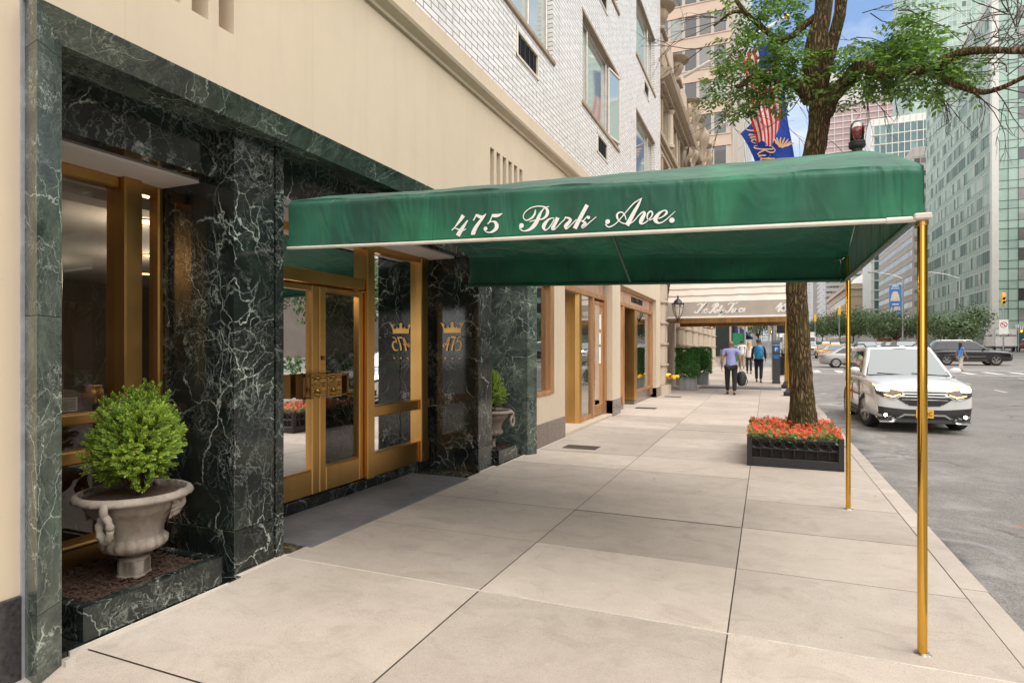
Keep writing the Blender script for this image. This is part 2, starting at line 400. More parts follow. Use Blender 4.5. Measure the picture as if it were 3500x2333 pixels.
def m_bark():
    t=NT('tree_bark'); o=t.obj()
    v=t.scale(o,(1,1,0.22))
    vo=t.n('TexVoronoi',feature='DISTANCE_TO_EDGE',Scale=26); 
    w=t.n('TexNoise',Scale=9,Detail=5); t.set(w.inputs['Vector'],v)
    vm=t.n('VectorMath',operation='MULTIPLY_ADD'); t.set(vm.inputs[0],w.outputs['Color']); vm.inputs[1].default_value=(0.12,0.12,0.12); t.set(vm.inputs[2],v)
    t.set(vo.inputs['Vector'],vm.outputs[0])
    h=t.ramp(vo.outputs['Distance'],[(0.0,0.0),(0.35,1.0)])
    n=t.noise(30,5,0.7,vec=v)
    c=t.ramp(t.math('ADD',t.math('MULTIPLY',h,0.6),t.math('MULTIPLY',n,0.5)),[(0.22,(0.028,0.017,0.009)),(0.5,(0.130,0.083,0.040)),(0.8,(0.27,0.19,0.10))])
    moss=t.ramp(t.noise(3.0,4,0.6),[(0.42,0.0),(0.65,0.65)])
    c=t.mix(moss,c,(0.085,0.075,0.022))
    t.bsdf(c,0.9,0,t.bump(t.math('ADD',h,t.math('MULTIPLY',n,0.4)),1.0,0.035),0.2); return t.m
M['bark']=m_bark()
M['bark_dark']=simple('twig_bark',(0.055,0.032,0.018),0.85,0,0.3,20)
# ------------------------------------------------------------------ the apartment house with the marble portal
WX = -3.2          # street face of the wall
def holed_wall(mb, X, y0,y1,z0,z1, holes, depth, back=False):
    """a wall facing +X with rectangular openings (ya,yb,za,zb); emits reveals of the given depth"""
    ys=sorted({y0,y1,*[min(max(h[0],y0),y1) for h in holes],*[min(max(h[1],y0),y1) for h in holes]})
    zs=sorted({z0,z1,*[min(max(h[2],z0),z1) for h in holes],*[min(max(h[3],z0),z1) for h in holes]})
    for a,b in zip(ys,ys[1:]):
        for c,d in zip(zs,zs[1:]):
            my,mz=(a+b)/2,(c+d)/2
            if any(h[0]<my<h[1] and h[2]<mz<h[3] for h in holes): continue
            mb.quad((X,a,c),(X,b,c),(X,b,d),(X,a,d))
    for ya,yb,za,zb in holes:
        xb=X-depth
        mb.quad((X,ya,za),(xb,ya,za),(xb,ya,zb),(X,ya,zb)); mb.quad((X,yb,za),(X,yb,zb),(xb,yb,zb),(xb,yb,za))
        if zb<z1+1e-6: mb.quad((X,ya,zb),(xb,ya,zb),(xb,yb,zb),(X,yb,zb))
        if za>z0+1e-6: mb.quad((X,ya,za),(X,yb,za),(xb,yb,za),(xb,ya,za))
        if back: mb.quad((xb,ya,za),(xb,yb,za),(xb,yb,zb),(xb,ya,zb))
    return mb
B = thing('apartment_building','white brick apartment house with beige ground floor and green marble entrance','building',(WX,5.0,0))
END=20.06
slits=[]
for y0 in (1.82,6.87):
    for k in range(6): slits.append((y0+k*0.195,y0+k*0.195+0.118,3.55,4.05))
w=MB()
holed_wall(w,WX,-8,1.706,0.36,4.53,[],0.1)
holed_wall(w,WX,1.706,8.12,3.0,4.53,slits,0.16,True)
holed_wall(w,WX,8.12,END,0.0,4.53,[(8.49,9.36,0.78,2.62),(9.92,13.40,0.0,3.12),(14.20,19.28,0.0,3.06)],0.5)
w.quad((WX,END,0),(WX-6,END,0),(WX-6,END,4.53),(WX,END,4.53))
w.build('wall',M['stucco'],B)
# granite plinth
for a,b,k,h_ in ((-8,1.69,0.02,0.36),(8.14,9.0,0.012,0.36),(9.006,9.92,0.012,0.36),(13.40,14.2,0.012,0.36),(19.28,END,0.012,0.30)):
    g=MB(); g.cbox(WX-0.1 if a<0 else WX-0.25,WX+k,a,b,-0.2,h_,0.006); g.build('plinth',M['granite'] if a<0 else M['granite_brown'],B)
# string course between stucco and brick
c=MB()
prof=[(WX-0.05,4.53),(WX+0.03,4.53),(WX+0.035,4.56),(WX+0.10,4.60),(WX+0.115,4.63),(WX+0.06,4.655),(WX+0.06,4.86),(WX-0.05,4.86)]
c.prism([(p[0],p[1]) for p in prof],'y',-8,END)
c.build('string_course',M['stucco'],B)
# brick upper wall with windows
WIN=[(6.12,9.28,6.2,7.9),(11.0,13.98,6.2,7.9),(16.1,19.0,6.2,7.9)]
WIN+=[(a,b,z+3.22,zz+3.22) for a,b,z,zz in WIN]
GR=[(7.72,8.60,5.58,5.98),(12.05,12.92,5.55,5.97),(17.15,17.95,8.80,9.20),(12.05,12.92,8.77,9.19)]
bw=MB(); holed_wall(bw,WX,-8,END,4.86,34,WIN+[(a,b,c_,d) for a,b,c_,d in GR],0.13)
bw.quad((WX,END,4.86),(WX-8,END,4.86),(WX-8,END,34),(WX,END,34))
bw.build('brick_wall',M['white_brick'],B)
for i,(ya,yb,za,zb) in enumerate(WIN):
    f=MB(); x=WX-0.13
    ym=ya+0.70 if False else yb-(yb-ya)*0.27
    for a,b in ((ya,ya+0.06),(yb-0.06,yb),(ym-0.035,ym+0.035)): f.cbox(x-0.04,x+0.05,a,b,za,zb,0.008)
    if i==1: f.cbox(x-0.04,x+0.045,ya+0.62,ya+0.68,za,zb,0.008)
    for a,b in ((za,za+0.06),(zb-0.07,zb)): f.cbox(x-0.04,x+0.048,ya,yb,a,b,0.008)
    wf=f.build('window',M['aluminium'] if 'aluminium' in M else M['white_pipe'],B)
    p=MB(); p.quad((x,ya,za),(x,ym,za),(x,ym,zb),(x,ya,zb))
    if i!=1: p.quad((x,ym,za),(x,yb,za),(x,yb,zb),(x,ym,zb))
    p.build('pane',M['win_pane'],wf)
    s=MB(); s.cbox(x-0.02,WX+0.035,ya-0.06,yb+0.06,za-0.075,za+0.004,0.01); s.build('sill',M['limestone_old'],wf)
    l=MB(); l.cbox(x+0.05,WX+0.012,ya-0.05,yb+0.05,zb-0.005,zb+0.06,0.01); l.build('lintel',M['limestone_old'],wf)
    if i==1:   # open casement
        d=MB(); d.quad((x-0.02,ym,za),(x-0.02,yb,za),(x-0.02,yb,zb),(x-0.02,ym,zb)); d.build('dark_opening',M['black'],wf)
        Mx=Matrix.Translation((x+0.05,ym+0.05,0)) @ Matrix.Rotation(R(-9),4,'Z')
        k=MB(); W_=yb-ym-0.1
        for a,b in ((0,0.05),(W_-0.05,W_)): k.cbox(0,0.04,a,b,za+0.07,zb-0.08,0.006)
        for a,b in ((za+0.07,za+0.12),(zb-0.13,zb-0.08)): k.cbox(0,0.04,0,W_,a,b,0.006)
        k.xf(Mx); k.build('casement',M['white_pipe'],wf)
        q=MB(); q.quad((0.02,0.04,za+0.1),(0.02,W_-0.04,za+0.1),(0.02,W_-0.04,zb-0.1),(0.02,0.04,zb-0.1)); q.xf(Mx); q.build('casement_pane',M['win_pane'],wf)
for (ya,yb,za,zb) in GR:
    f=MB(); x=WX-0.02
    for a,b in ((ya,ya+0.045),(yb-0.045,yb)): f.cbox(x-0.05,WX+0.02,a,b,za,zb,0.006)
    for a,b in ((za,za+0.045),(zb-0.045,zb)): f.cbox(x-0.05,WX+0.018,ya,yb,a,b,0.006)
    vent=f.build('vent_grille',M['white_pipe'],B)
    s=MB(); s.box(WX-0.10,WX-0.07,ya,yb,za,zb)
    n=5
    for k in range(1,n): 
        y=ya+(yb-ya)*k/n; s.box(WX-0.06,WX-0.005,y-0.012,y+0.012,za+0.04,zb-0.04)
    for k in range(14):
        z=za+0.05+(zb-za-0.1)*k/13; s.box(WX-0.06,WX-0.015,ya+0.04,yb-0.04,z-0.004,z+0.004)
    s.build('louvre',M['black'],vent)
# ---------------- marble portal frame
RX,IX=-3.05,-3.14
YL0,YL1,YR1,YR0=1.679,1.836,8.0,8.14      # ridge/inner left, inner/ridge right
ZT,ZI=3.10,2.972
gap=0.002
for jside in (0,1):
  p=MB()
  for z0,z1 in ((-0.12,0.288),(0.291,1.655),(1.658,2.905)):
    if jside==0: p.prism([(WX-0.3,YL0+0.027),(WX+0.0,YL0+0.027),(RX,YL0),(IX,YL1),(-4.02,YL1),(-4.02,YL0)],'z',z0,z1)
    else: p.prism([(WX-0.3,YR0+0.07),(-4.02,YR0),(-4.02,YR1),(IX,YR1),(RX,YR0),(WX,YR0+0.07)],'z',z0,z1)
  p.build('portal_jamb',M['marble_light'],B)
p=MB()
# lintel with splayed face and mitred ends
def lint(a,b,la,lb,ra,rb):
    vs=[(WX-0.1,a,ZT+0.06),(RX,la,ZT),(IX,lb,ZI),(-3.45,lb,ZI+0.002),(WX-0.1,b,ZT+0.06),(RX,ra,ZT),(IX,rb,ZI),(-3.45,rb,ZI+0.002)]
    p.add(vs,[(0,1,5,4),(1,2,6,5),(2,3,7,6),(3,0,4,7),(0,3,2,1),(4,5,6,7)])
lint(YL0+0.027,3.30,YL0,YL1,3.30,3.30)
lint(3.303,5.05,3.303,3.303,5.05,5.05); lint(5.053,6.70,5.053,5.053,6.70,6.70); lint(6.703,YR0+0.07,6.703,6.703,YR0,YR1)
for s_,(yr,yi,yo) in ((1,(YL0,YL1,YL0+0.027)),(-1,(YR0,YR1,YR0+0.07))):   # jamb heads up to the mitre
    p.add([(RX,yr,2.908),(IX,yi,2.908),(IX,yi,ZI),(RX,yr,ZT),(WX,yo,2.908),(WX,yo,ZT+0.05),(-3.4,yi,2.908),(-3.4,yi,ZI)],
          [(0,1,2,3),(0,3,5,4),(1,6,7,2)])
p.build('portal_lintel',M['marble_light'],B)
# inner piers
def pier(y0,y1,strip_first):
    q=MB(); s=0.075
    a,b=(y0+s+0.012,y1) if strip_first else (y0,y1-s-0.012)
    c0,c1=(y0,y0+s) if strip_first else (y1-s,y1)
    for z0,z1 in ((-0.05,0.285),(0.288,1.66),(1.663,2.98)):
        q.cbox(-4.06,-3.27,a,b,z0,z1,0.003); q.cbox(-3.6,-3.262,c0,c1,z0,z1,0.003)
    q.box(-4.05,-3.30,y0+0.01,y1-0.01,-0.05,2.97)
    q.build('marble_pier',M['marble'],B)
pier(2.98,3.42,False); pier(6.66,7.08,True)
# fascias above the two side bays and above the doors
for a,b in ((YL1-0.05,2.985),(3.415,6.665),(7.075,YR1+0.05)):
    q=MB(); q.box(-3.60,-3.43,a,b,2.66,2.985); q.build('marble_fascia',M['marble'],B)
for a,b in ((YL1-0.05,2.985),(3.41,6.67)):
    q=MB(); q.box(-4.4,-3.598,a,b,2.645,2.70); q.build('soffit',M['ceiling'],B)
# right bay: marble back wall
q=MB()
for z0,z1 in ((-0.05,0.285),(0.288,1.66),(1.663,2.70)): q.cbox(-4.06,-3.98,7.06,YR1+0.05,z0,z1,0.003)
q.build('marble_panel',M['marble'],B)
q=MB(); q.box(-4.06,-3.20,YL1-0.08,2.97,-0.05,0.004); q.box(-4.06,-3.235,3.43,6.65,-0.05,0.004); q.box(-4.06,-3.20,7.09,8.12,-0.05,0.004)
q.cbox(-4.2,-3.955,3.41,6.67,0.0,0.115,0.006)
q.build('marble_floor',M['marble_black'],B)
# gilded emblem on the pier side facing the doors (pier 2, side facing -Y)
def emblem(yf, x0, zc, sc, flip=1):
    Mx=FACE_NY((x0,yf,zc)) @ Matrix.Scale(sc,4)
    e=MB()
    crown=[(-0.105,-0.055),(0.105,-0.055),(0.112,0.0),(0.150,0.062),(0.098,0.038),(0.104,0.008),(0.086,-0.006),(0.062,-0.002),(0.052,0.024),(0.040,-0.002),(0.022,0.004),(0.014,0.026),(0.022,0.050),(0.0,0.066),(-0.022,0.050),(-0.014,0.026),(-0.022,0.004),(-0.040,-0.002),(-0.052,0.024),(-0.062,-0.002),(-0.086,-0.006),(-0.104,0.008),(-0.098,0.038),(-0.150,0.062),(-0.112,0.0)]
    n=len(crown)
    vs=[Mx@Vector((a,b,0.006)) for a,b in crown]+[Mx@Vector((a,b,0.0)) for a,b in crown]
    e.add(vs,[tuple(range(n))]+[(i,(i+1)%n,n+(i+1)%n,n+i) for i in range(n)])
    return e,Mx
def ribbon(mb, pts, Mx, d0, th=0.004, per=6, ends=True):
    """brush stroke: pts (x,y,width) in the plane of Mx, lying d0..d0+th in front of it"""
    s=crom(pts,per); L=[];Rr=[]
    for i,(x,y,w_) in enumerate(s):
        a=s[max(i-1,0)]; b=s[min(i+1,len(s)-1)]
        dx,dy=b[0]-a[0],b[1]-a[1]; l=math.hypot(dx,dy) or 1e-9; nx,ny=-dy/l,dx/l
        L.append((x+nx*w_/2,y+ny*w_/2)); Rr.append((x-nx*w_/2,y-ny*w_/2))
    n=len(s)
    vs=[Mx@Vector((a,b,d0+th)) for a,b in L]+[Mx@Vector((a,b,d0+th)) for a,b in Rr]+[Mx@Vector((a,b,d0)) for a,b in L]+[Mx@Vector((a,b,d0)) for a,b in Rr]
    fs=[]
    for i in range(n-1):
        fs+= [(i,i+1,n+i+1,n+i),(i,2*n+i,2*n+i+1,i+1),(n+i,n+i+1,3*n+i+1,3*n+i)]
    fs+=[(0,n,3*n,2*n),(n-1,3*n-1,4*n-1,2*n-1)]
    mb.add(vs,fs)
def blob(mb,x,y,r,Mx,d0,th=0.004,n=18):
    vs=[Mx@Vector((x+r*math.cos(2*PI*k/n),y+r*math.sin(2*PI*k/n),d0+th)) for k in range(n)]+[Mx@Vector((x+r*math.cos(2*PI*k/n),y+r*math.sin(2*PI*k/n),d0)) for k in range(n)]
    mb.add(vs,[tuple(range(n))]+[(k,(k+1)%n,n+(k+1)%n,n+k) for k in range(n)])
e,Mx=emblem(6.658,-3.62,1.775,1.15)
e.build('gilded_crown',M['bronze'],B); e=MB()
D475=[[(0.10,0.22,0.02),(0.05,0.12,0.02),(-0.01,0.02,0.02),(-0.05,0.03,0.02),(-0.02,0.07,0.02),(0.05,0.045,0.024),(0.12,0.07,0.018)],[(0.12,0.20,0.02),(0.07,0.06,0.034),(0.04,-0.08,0.045)],
      [(0.14,0.20,0.02),(0.18,0.22,0.03),(0.24,0.21,0.028),(0.27,0.23,0.016)],[(0.27,0.23,0.02),(0.20,0.08,0.034),(0.17,-0.07,0.05)],
      [(0.40,0.23,0.018),(0.33,0.20,0.026),(0.30,0.13,0.02),(0.29,0.10,0.02)],[(0.30,0.12,0.02),(0.37,0.12,0.03),(0.40,0.04,0.042),(0.35,-0.06,0.034),(0.28,-0.07,0.022),(0.25,-0.05,0.02)]]
M475=Mx@Matrix.Translation((-0.09,-0.21,0))@Matrix.Scale(0.50,4)
for i,s in enumerate(D475): ribbon(e,s,M475,0.0+0.0007*i,0.008)
for dx in (-0.088,0.0,0.088):
    ms=Mx@Matrix.Translation((dx,-0.335,0))@Matrix.Scale(0.5,4)
    ribbon(e,[(-0.025,-0.02,0.006),(0,0.005,0.02),(0.025,0.022,0.006)],ms,0,0.004); ribbon(e,[(-0.02,0.012,0.005),(0,0.002,0.014),(0.022,-0.004,0.005)],ms,0.001,0.004)
e.build('gilded_emblem',M['bronze'],B)
# ---------------- bronze glazing
GX=-4.0
def bars(parts, name, mat, parent=B, c=0.010):
    m=MB()
    for (y0,y1,z0,z1,xa,xb) in parts: m.cbox(xa,xb,y0,y1,z0,z1,c)
    return m.build(name,mat,parent)
XA,XB=GX-0.05,GX+0.055
# left bay
wl=bars([(1.79,1.86,0.30,2.645,XA,XB),(2.665,2.79,0.30,2.645,XA-0.04,XB+0.05),(2.94,2.982,0.30,2.645,XA,XB),(1.86,2.665,2.57,2.645,XA,XB),(2.79,2.94,2.57,2.645,XA,XB),
         (1.86,2.665,1.03,1.10,XA,XB),(2.79,2.94,1.03,1.10,XA,XB),(1.86,2.665,0.785,0.87,XA,XB),(2.79,2.94,0.785,0.87,XA,XB)],'window',M['bronze'])
bars([(1.79,2.982,0.0,0.27,XA-0.03,XB-0.01),(1.79,2.982,0.273,0.30,XA-0.03,XB+0.03)],'base_panel',M['bronze'],wl)
gp=MB()
for y0,y1 in ((1.86,2.665),(2.79,2.94)):
    for z0,z1 in ((0.30,0.785),(0.87,1.03),(1.10,2.57)): gp.quad((GX,y0,z0),(GX,y1,z0),(GX,y1,z1),(GX,y0,z1))
gp.build('pane',M['glass'],wl)
# right of the doors
wr=bars([(5.304,5.434,0.115,2.645,XA-0.03,XB+0.04),(6.407,6.561,0.115,2.645,XA-0.03,XB+0.03),(5.434,6.407,2.57,2.645,XA,XB),(6.561,6.66,2.57,2.645,XA,XB),
         (5.434,6.407,0.765,0.885,XA,XB),(6.561,6.66,0.765,0.885,XA,XB)],'window',M['bronze'])
bars([(5.434,6.407,0.115,0.375,XA-0.02,XB-0.005),(6.561,6.66,0.115,0.375,XA-0.02,XB-0.005)],'base_panel',M['bronze'],wr)
gp=MB()
for y0,y1 in ((5.434,6.407),(6.561,6.66)):
    for z0,z1 in ((0.375,0.765),(0.885,2.57)): gp.quad((GX,y0,z0),(GX,y1,z0),(GX,y1,z1),(GX,y0,z1))
gp.build('pane',M['glass'],wr)
# left of the doors
wq=bars([(3.79,3.915,0.115,2.645,XA-0.03,XB+0.04),(3.42,3.47,0.115,2.645,XA,XB),(3.47,3.79,2.57,2.645,XA,XB),(3.47,3.79,0.765,0.885,XA,XB),(3.47,3.79,0.115,0.375,XA-0.02,XB-0.005)],'window',M['bronze'])
gp=MB()
for z0,z1 in ((0.375,0.765),(0.885,2.57)): gp.quad((GX,3.47,z0),(GX,3.79,z0),(GX,3.79,z1),(GX,3.47,z1))
gp.build('pane',M['glass'],wq)
# transom
wt=bars([(3.915,5.304,2.13,2.25,XA-0.02,XB+0.01),(3.915,5.304,2.57,2.645,XA,XB)],'transom',M['bronze'])
gp=MB(); gp.quad((GX,3.915,2.25),(GX,5.304,2.25),(GX,5.304,2.57),(GX,3.915,2.57)); gp.build('pane',M['glass'],wt)
# double doors
for (y0,y1,mx) in ((3.92,4.606,1),(4.613,5.30,0)):
    st0,st1=(0.07,0.095) if mx else (0.095,0.07)
    d=bars([(y0,y0+st0,0.125,2.115,XA+0.01,XB-0.01),(y1-st1,y1,0.125,2.115,XA+0.01,XB-0.01),(y0+st0,y1-st1,2.06,2.115,XA+0.01,XB-0.012),(y0+st0,y1-st1,0.125,0.365,XA+0.01,XB-0.012)],'door',M['bronze'])
    gp=MB(); gp.quad((GX,y0+st0,0.365),(GX,y1-st1,0.365),(GX,y1-st1,2.06),(GX,y0+st0,2.06)); gp.build('pane',M['glass'],d)
    # relief push plate on a boxed arm
    ya,yb=(4.395,4.602) if mx else (4.617,4.824)
    def rel(u,v,ya=ya,yb=yb):
        y=ya+u*(yb-ya); z=1.045+v*0.225
        h=math.sin(26*u+7*math.sin(9*v+1.3)+3*u*v)*math.cos(17*v+5*math.sin(8*u))
        e=min(u,1-u,v,1-v)*14
        return (GX+0.135+0.012*max(-0.6,h)*min(1,e), y, z)
    h=MB(); h.grid(rel,44,48); 
    hb=h.build('door_handle',M['bronze'],d,smooth=True)
    h=MB(); h.cbox(GX+0.11,GX+0.128,ya,yb,1.045,1.27,0.004)
    yo=(ya-0.09,ya) if mx else (yb,yb+0.13)
    h.cbox(GX+0.11,GX+0.125,*yo,1.245,1.268,0.003); h.cbox(GX+0.11,GX+0.125,*yo,1.047,1.07,0.003)
    ye=yo[0] if mx else yo[1]-0.03
    h.cbox(GX+0.03,GX+0.125,ye,ye+0.03,1.047,1.268,0.003)
    h.cbox(GX+0.03,GX+0.11,(ya+yb)/2-0.02,(ya+yb)/2+0.02,1.10,1.14,0.003)
    h.build('handle_bracket',M['bronze_dark'],hb)
    k=MB()
    if not mx: 
        k.tube([(XB-0.015,4.65,1.42),(XB+0.008,4.65,1.42)],0.021,16); k.build('lock',M['bronze_dark'],d)
# ---------------- lobby behind the glass
lb=MB()
lb.quad((-4.1,1.5,0.10),(-11,1.5,0.10),(-11,8.6,0.10),(-4.1,8.6,0.10)); lb.build('lobby_floor',M['marble_black'],B)
lb=MB(); lb.quad((-4.05,1.5,2.70),(-11,1.5,2.70),(-11,8.6,2.70),(-4.05,8.6,2.70))
lb.box(-4.75,-4.5,1.5,8.5,2.60,2.70); lb.build('lobby_ceiling',M['ceiling'],B)
lb=MB(); lb.quad((-11,1.4,0),(-11,8.7,0),(-11,8.7,2.8),(-11,1.4,2.8)); lb.quad((-4.08,1.5,0),(-11,1.5,0),(-11,1.5,2.8),(-4.08,1.5,2.8)); lb.build('lobby_wall',M['lobby_wall'],B)
lb=MB(); lb.quad((-4.08,8.6,0),(-11,8.6,0),(-11,8.6,2.8),(-4.08,8.6,2.8)); lb.build('lobby_side_wall',M['marble'],B)
for (x,y) in ((-5.34,3.87),(-5.3,5.66),(-5.3,7.37),(-7.2,3.87),(-7.2,5.3),(-7.2,7.2),(-9.0,4.6),(-9.0,6.5),(-5.3,2.35)):
    m=MB(); m.cyl(x,y,2.690,2.699,0.12,24); dl=m.build('downlight',M['downlight'],B)
    m=MB(); m.lathe([(0.12,2.699),(0.145,2.688),(0.15,2.699)],x,y,0,24); m.build('trim_ring',M['bronze'],dl)
for (x,y) in ((-5.34,3.87),(-5.3,5.66),(-7.2,5.3),(-5.3,7.37),(-9.0,4.6)):
    li=bpy.data.lights.new('lobby_downlight_lamp','POINT'); li.energy=5; li.color=(1.0,0.80,0.58); li.shadow_soft_size=0.12
    lo=bpy.data.objects.new('lobby_downlight_lamp',li); COL.objects.link(lo); lo.location=(x,y,2.35)
# wall panel, desk and what stands on it
t=thing('wall_panel','dark mahogany panel seen through the left lobby window','panel',(-5.9,2.75,0.1))
m=MB(); m.cbox(-5.95,-5.88,2.62,3.45,0.1,2.35,0.01); m.build('board',M['wood'],t)
m=MB(); m.cbox(-5.88,-5.86,2.70,3.37,0.25,2.25,0.008); m.build('raised_field',M['wood'],t)
t=thing('reception_desk','dark wooden reception desk behind the left lobby window','desk',(-4.9,2.6,0.1))
m=MB(); m.cbox(-5.25,-4.55,1.9,3.6,1.0,1.05,0.01); m.build('desk_top',M['wood'],t)
m=MB(); m.cbox(-5.2,-4.65,1.95,3.55,0.1,0.995,0.01); m.build('desk_body',M['wood'],t)
def orchid(loc,label,flip):
    t=thing('orchid',label,'plant',loc,0,'orchids on the lobby desk')
    m=MB(); m.lathe([(0.05,0),(0.075,0.06),(0.07,0.14),(0.055,0.17),(0.06,0.18)],loc[0],loc[1],loc[2],20); m.build('pot',M['bronze'],t,smooth=True)
    stem=[(loc[0]+flip[0]*(0.22*math.sin(a)), loc[1]+flip[1]*(0.22*math.sin(a)), loc[2]+0.17+0.42*math.sin(a*0.9)-0.10*max(0,a-1.2)) for a in [0.16*i for i in range(14)]]
    m=MB(); m.tube(stem,0.004,6); m.build('stem',M['flower_leaf'],t)
    m=MB(); rr=random.Random(3)
    for p in stem[5:]:
        for k in range(5):
            a=2*PI*k/5+rr.random(); r=0.034
            c=Vector(p)+Vector((0.02,rr.uniform(-.02,.02),rr.uniform(-.02,.02)))
            d=Vector((0.2,math.cos(a),math.sin(a))); s=d.cross(Vector((1,0,0))).normalized()*0.017
            m.add([c,c+d*r*0.6+s,c+d*r*1.2,c+d*r*0.6-s],[(0,1,2,3)])
    m.build('blossom',M['petal_white'],t)
orchid((-4.75,2.55,1.05),'white orchid spray in a gold pot, left of the bronze mullion',(0.3,-0.9))
orchid((-4.72,2.98,1.05),'white orchid in a gold pot, half hidden right of the bronze mullion',(0.3,0.6))
t=thing('soap_dispenser','clear pump bottle standing behind the left lobby window','bottle',(-4.62,2.60-0.08,1.05))
x,y,z=-4.62,2.50,1.05
m=MB(); m.lathe([(0.03,0),(0.035,0.02),(0.035,0.12),(0.015,0.15),(0.012,0.17)],x,y,z,16); m.build('bottle',M['white_paint'],t,smooth=True)
m=MB(); m.cyl(x,y,z+0.17,z+0.20,0.008,8); m.box(x-0.008,x+0.008,y-0.035,y+0.01,z+0.20,z+0.212); m.build('pump',M['white_paint'],t)
t=thing('notice_card','small beige notice card stuck inside the left lobby window','sign',(-4.02,2.35,1.12))
m=MB(); m.box(-4.02,-4.016,2.34,2.44,1.115,1.20); m.build('card',M['limestone'],t)
m=MB()
for k in range(6): m.box(-4.0155,-4.0150,2.35,2.43,1.125+k*0.0125,1.130+k*0.0125)
m.build('print_line',M['black'],t)
# grey sealant strips where stucco meets the portal
m=MB(); m.box(WX-0.02,WX+0.012,1.690,1.704,-0.1,3.2); m.build('caulk_joint',M['grey_caulk'],B)
# ---------------- window and shopfronts right of the portal
SX=WX-0.06
def shop_bars(parts,name,mat,parent=B): return bars(parts,name,mat,parent,0.006)
sw=shop_bars([(8.49,8.55,0.78,2.62,SX-0.08,WX-0.005),(9.20,9.36,0.78,2.62,SX-0.08,WX-0.005),(8.55,9.20,0.78,0.845,SX-0.08,WX+0.015),(8.55,9.20,2.54,2.62,SX-0.08,WX-0.005)],'window',M['copper'])
m=MB(); m.quad((SX-0.03,8.55,0.84),(SX-0.03,9.20,0.84),(SX-0.03,9.20,2.54),(SX-0.03,8.55,2.54)); m.build('pane',M['shop_glass'],sw)
F1=-3.40
s1=shop_bars([(9.92,13.40,2.60,2.70,F1-0.06,F1+0.06),(9.92,13.40,3.02,3.12,F1-0.06,F1+0.06),(13.27,13.40,0.06,2.60,F1-0.06,F1+0.07),(12.28,12.42,0.06,2.60,F1-0.05,F1+0.05),(11.55,12.28,0.06,0.16,F1-0.05,F1+0.03),
   (12.46,12.53,0.08,2.55,F1-0.03,F1+0.03),(13.18,13.25,0.08,2.55,F1-0.03,F1+0.03),(12.53,13.18,0.08,0.30,F1-0.03,F1+0.03),(12.53,13.18,2.47,2.55,F1-0.03,F1+0.03),(11.33,11.50,0.06,2.60,F1-0.30,F1-0.21)],'shopfront',M['copper'])
m=MB(); m.prism([(F1-0.25,11.34),(F1-0.05,11.34),(F1+0.03,11.37),(F1+0.055,11.44),(F1+0.03,11.51),(F1-0.05,11.54),(F1-0.25,11.54)],'z',0.06,2.60); m.build('column',M['bronze'],s1)
for x,ya,yb,za,zb in ((F1,11.52,12.30,0.15,2.6),(F1,12.5,13.2,0.28,2.5),(F1-0.3,9.95,11.4,0.08,2.6)):
    m=MB(); m.quad((x,ya,za),(x,yb,za),(x,yb,zb),(x,ya,zb)); m.build('pane',M['shop_glass'],s1)
m=MB(); m.box(F1-0.01,F1+0.015,9.92,13.27,2.70,3.02); m.build('sign_panel',M['rosewood'],s1)
m=MB(); m.cbox(F1-0.6,WX+0.002,9.92,13.40,-0.05,0.06,0.008); m.build('threshold',M['limestone'],s1)
m=MB()
for (y,z,s) in ((12.98,1.95,0.33),(12.95,1.62,0.25),(12.95,1.20,0.36)): m.box(F1+0.004,F1+0.006,y,y+0.17,z,z+s)
m.build('notice',M['white_paint'],s1)
F2=-3.38
s2=shop_bars([(14.20,19.28,2.60,2.70,F2-0.06,F2+0.07),(14.20,19.28,3.0,3.06,F2-0.06,F2+0.09),(19.12,19.28,0.1,2.60,F2-0.06,F2+0.07),(15.02,15.22,0.1,2.60,F2-0.06,F2+0.06),(14.20,15.02,0.30,0.38,F2-0.05,F2+0.04),(16.95,19.12,0.30,0.38,F2-0.05,F2+0.04),(18.98,19.12,2.70,3.0,F2-0.02,F2+0.04)],'shopfront',M['copper'])
m=MB(); m.cbox(F2-0.30,F2+0.05,16.55,16.92,0.10,2.60,0.02); m.build('column',M['bronze'],s2)
m=MB(); m.box(F2-0.01,F2+0.02,14.20,18.98,2.70,3.0); m.build('sign_panel',M['rosewood'],s2)
for ya,yb in ((14.22,15.05),(16.9,19.15)):
    m=MB(); m.quad((F2,ya,0.38),(F2,yb,0.38),(F2,yb,2.6),(F2,ya,2.6)); m.build('pane',M['shop_glass'],s2)
for a,b,xa,xb,h_ in ((14.20,15.22,-0.10,0.03,0.30),(16.9,19.28,-0.10,0.03,0.30),(16.50,16.9,-0.35,0.045,0.10)):
    m=MB(); m.cbox(F2+xa,F2+xb,a,b,-0.05,h_,0.006); m.build('base_stone',M['granite_brown'],s2)
m=MB(); m.quad((F2-0.9,15.0,0),(F2-0.9,16.7,0),(F2-0.9,16.7,2.6),(F2-0.9,15.0,2.6)); m.quad((F2-0.05,15.2,0.0),(F2-0.9,15.2,0),(F2-0.9,15.2,2.6),(F2-0.05,15.2,2.6)); m.build('doorway',M['bronze_dark'],s2)
m=text_mb('FORUM GALLERY',0.215,FACE_X((F2+0.024,17.0,2.85)),0.02,0,'CENTER',0.004,0.95); m.build('lettering',M['black'],s2,fixn=False)
